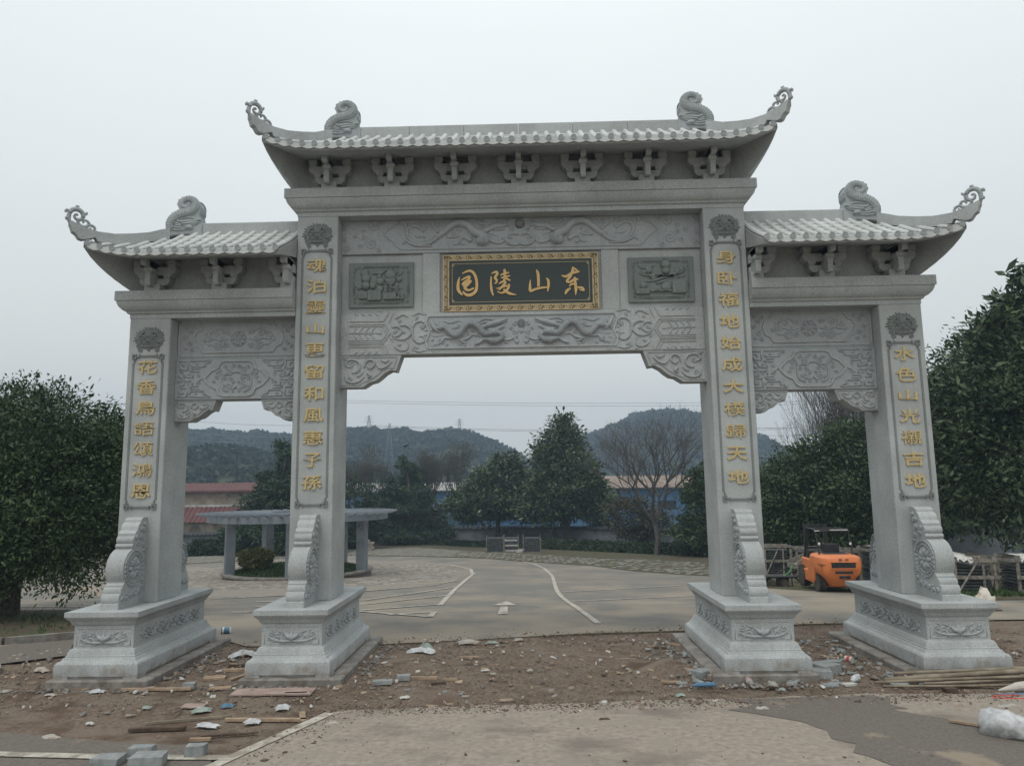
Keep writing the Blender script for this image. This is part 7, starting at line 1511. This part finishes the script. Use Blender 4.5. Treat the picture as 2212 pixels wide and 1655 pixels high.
RG = [(.62, .34, .12, -1.72, .95, 'bagwhite', 'crumpled white plastic sheet right of the inner left plinth'), (.34, .22, .16, -1.68, 1.12, 'greencloth', 'grey green net heaped on the white plastic sheet'), (.55, .26, .10, -1.0, 1.55, 'rag', 'dirty white cloth at the back edge of the dug strip'), (.24, .16, .07, -.15, 1.75, 'rag', 'small beige rag at the back edge near the middle'), (.28, .16, .05, -.6, 1.6, 'greencloth', 'small greenish rag between the two dirty cloths'), (.55, .45, .12, -4.6, .85, 'bagwhite', 'white sheet metal scrap behind the gap of the left plinths'),
      (.26, .20, .09, -2.97, -2.1, 'bagwhite', 'crumpled white paper ball above the straight batten'), (.26, .18, .08, -3.15, -2.62, 'bagwhite', 'white crumpled foam on the batten end'), (.34, .22, .07, -3.95, -2.15, 'greencloth', 'pale torn wrapper on the soil, leftmost of the wrappers'), (.22, .14, .06, -3.7, -1.98, 'bluep', 'dark blue glove lying beside the torn wrapper'), (.4, .2, .06, -3.62, -2.72, 'bagwhite', 'torn white paper below the bamboo strip'), (.32, .16, .05, -5.2, -3.08, 'rag', 'pale paper strip on the near left soil'),
      (.17, .13, .04, -4.7, -2.0, 'greencloth', 'small green wrapper before the outer left plinth'), (.38, .22, .1, -7.3, -.1, 'rag', 'pale lumpy rag by the left path'), (.2, .12, .04, -6.3, -1.4, 'rag', 'small pale scrap before the outer left plinth'), (.28, .16, .06, -5.75, -1.28, 'bagwhite', 'pale shard at the outer left foundation corner'), (.24, .14, .06, -2.2, -2.7, 'rag', 'pale scrap on the soil by the pavement edge'), (.24, .2, .05, 2.8, -2.25, 'rag', 'white crumpled rag on the damp patch'), (.22, .14, .04, .9, -2.6, 'darkwood', 'dark leaf litter on the front pavement'), (.45, .18, .04, 5.7, -2.2, 'rag', 'torn pale paper with dark edge at right'), (.2, .14, .04, -1.55, -1.65, 'plastic', 'small white scrap low left of centre'), (.2, .08, .03, -.6, -.3, 'plastic', 'white paper chip in the middle of the soil'), (.12, .1, .05, .05, -.35, 'rag', 'tan crumple in the middle of the soil'), (.14, .10, .05, 3.3, -1.45, 'greencloth', 'little green scrap before the inner right plinth'), (.16, .12, .05, 1.95, -1.65, 'greencloth', 'little green wrapper right of centre'), (.14, .1, .04, -5.05, -2.6, 'plastic', 'tiny white scrap on the near left soil'), (.16, .1, .04, -4.9, -4.0, 'plastic', 'tiny white scrap at the bottom left edge')]
for w_, d_, h_, x, y, m, lab in RG:
    o = item('scrap_sheet', crumple(w_ * .7, d_ * .55, h_ * .8, int(abs(x * 37 + y * 11)), 12, 9), M[m], x, y, random.uniform(-.4, .4), lab, 'litter', None, 'litter on the ground')
mb = MB(); mb.tube([(-.12, 0, .03), (-.06, .0, .045), (.03, .0, .05), (.1, .02, .035), (.19, .05, .05)], [.02, .045, .05, .03, .018], 8); item('plastic_bag', mb, M['bagwhite'], 4.42, -1.05, .75, 'white twisted plastic bag before the gap of the right plinths', 'bag')
def sack(x, y, rz, pts, label, m, seed, sc_=1):
    """limp sack: lofted lumpy tube resting on the ground"""
    rs = np.random.RandomState(seed); n = 22; rings = []
    for i, (px, wd, ht) in enumerate(pts):
        r = []
        for k in range(n):
            a = 2 * math.pi * k / n; cx = math.cos(a); sz = math.sin(a); j = 1 + .13 * math.sin(3 * a + i * 1.3 + seed) + .10 * math.sin(7 * a + i * 2.1) + rs.randn() * .025
            r.append((px + .02 * math.sin(5 * a + i), cx * wd / 2 * j, max(.0, ht * (.48 + .52 * sz) * j)))
        rings.append(r)
    mb = MB(); mb.loft(rings); o = item('sack', mb, m, x, y, rz, label, 'sack'); 
    for p in o.data.polygons: p.use_smooth = True
    return o
s_ = sack(4.80, -3.16, R(-22), [(0, .06, .14), (.04, .16, .24), (.12, .30, .28), (.24, .38, .27), (.36, .36, .21), (.50, .40, .15), (.62, .46, .18), (.78, .50, .19), (.95, .50, .18), (1.15, .46, .15), (1.3, .3, .08)], 'white woven sack slumped on the pavement at the right edge', M['bagwhite'], 3)
item('plank', plank(.35, .035, .02, 5), M['wood'], 4.80, -2.93, R(-35), 'thin stick poking out from the white sack', 'plank', -.06)
M['bagtan'] = mat('stained_sack', (.46, .42, .36), (.58, .54, .48), 6, .8, c3=(.28, .20, .14), s3=4)
sack(9.35, 5.85, R(4), [(0, .1, .05), (.1, .4, .2), (.35, .5, .24), (.6, .5, .22), (.78, .34, .14), (.9, .40, .28), (1.02, .42, .40), (1.12, .36, .30), (1.2, .12, .1)], 'stained cream sack behind the outer right plinth', M['bagtan'], 8)
# far verge rubbish heap, grass along the crates
V = []; rs = np.random.RandomState(77); n = 5200; C = np.stack([rs.uniform(10.4, 17, n), rs.uniform(8.2, 11.2, n), np.zeros(n)], 1); C[:, 2] = [G(c[1]) + .05 for c in C]
V, F = leaves(C, np.tile([0, 0, 1.5], (n, 1)), .2, .14, rs); npmesh('weeds', V, F, M['grass'], kind='stuff', label='weeds growing round the crates at the right', cat='weeds')
sheet('work_yard', [(7.5, 12.4), (9.6, 9.6), (11, 7.4), (40, 7.6), (40, 26), (20, 22), (12, 24), (8.2, 21)], .03, M['earth'], kind='structure')
# ------------------------------------------------------------------ air
HZ = bpy.data.materials.new('haze'); HZ.use_nodes = True; hn = HZ.node_tree; hn.nodes.clear()
pv = N(hn, 'ShaderNodeVolumePrincipled'); pv.inputs['Color'].default_value = (.50, .66, .83, 1); pv.inputs['Density'].default_value = .0013; pv.inputs['Anisotropy'].default_value = .2
ho = N(hn, 'ShaderNodeOutputMaterial'); hn.links.new(pv.outputs[0], ho.inputs['Volume'])
mb = MB(); mb.box(-600, 600, -60, 700, -12, 75); tag(mb.build('haze', HZ), 'pale grey air between the camera and the hills', kind='stuff')
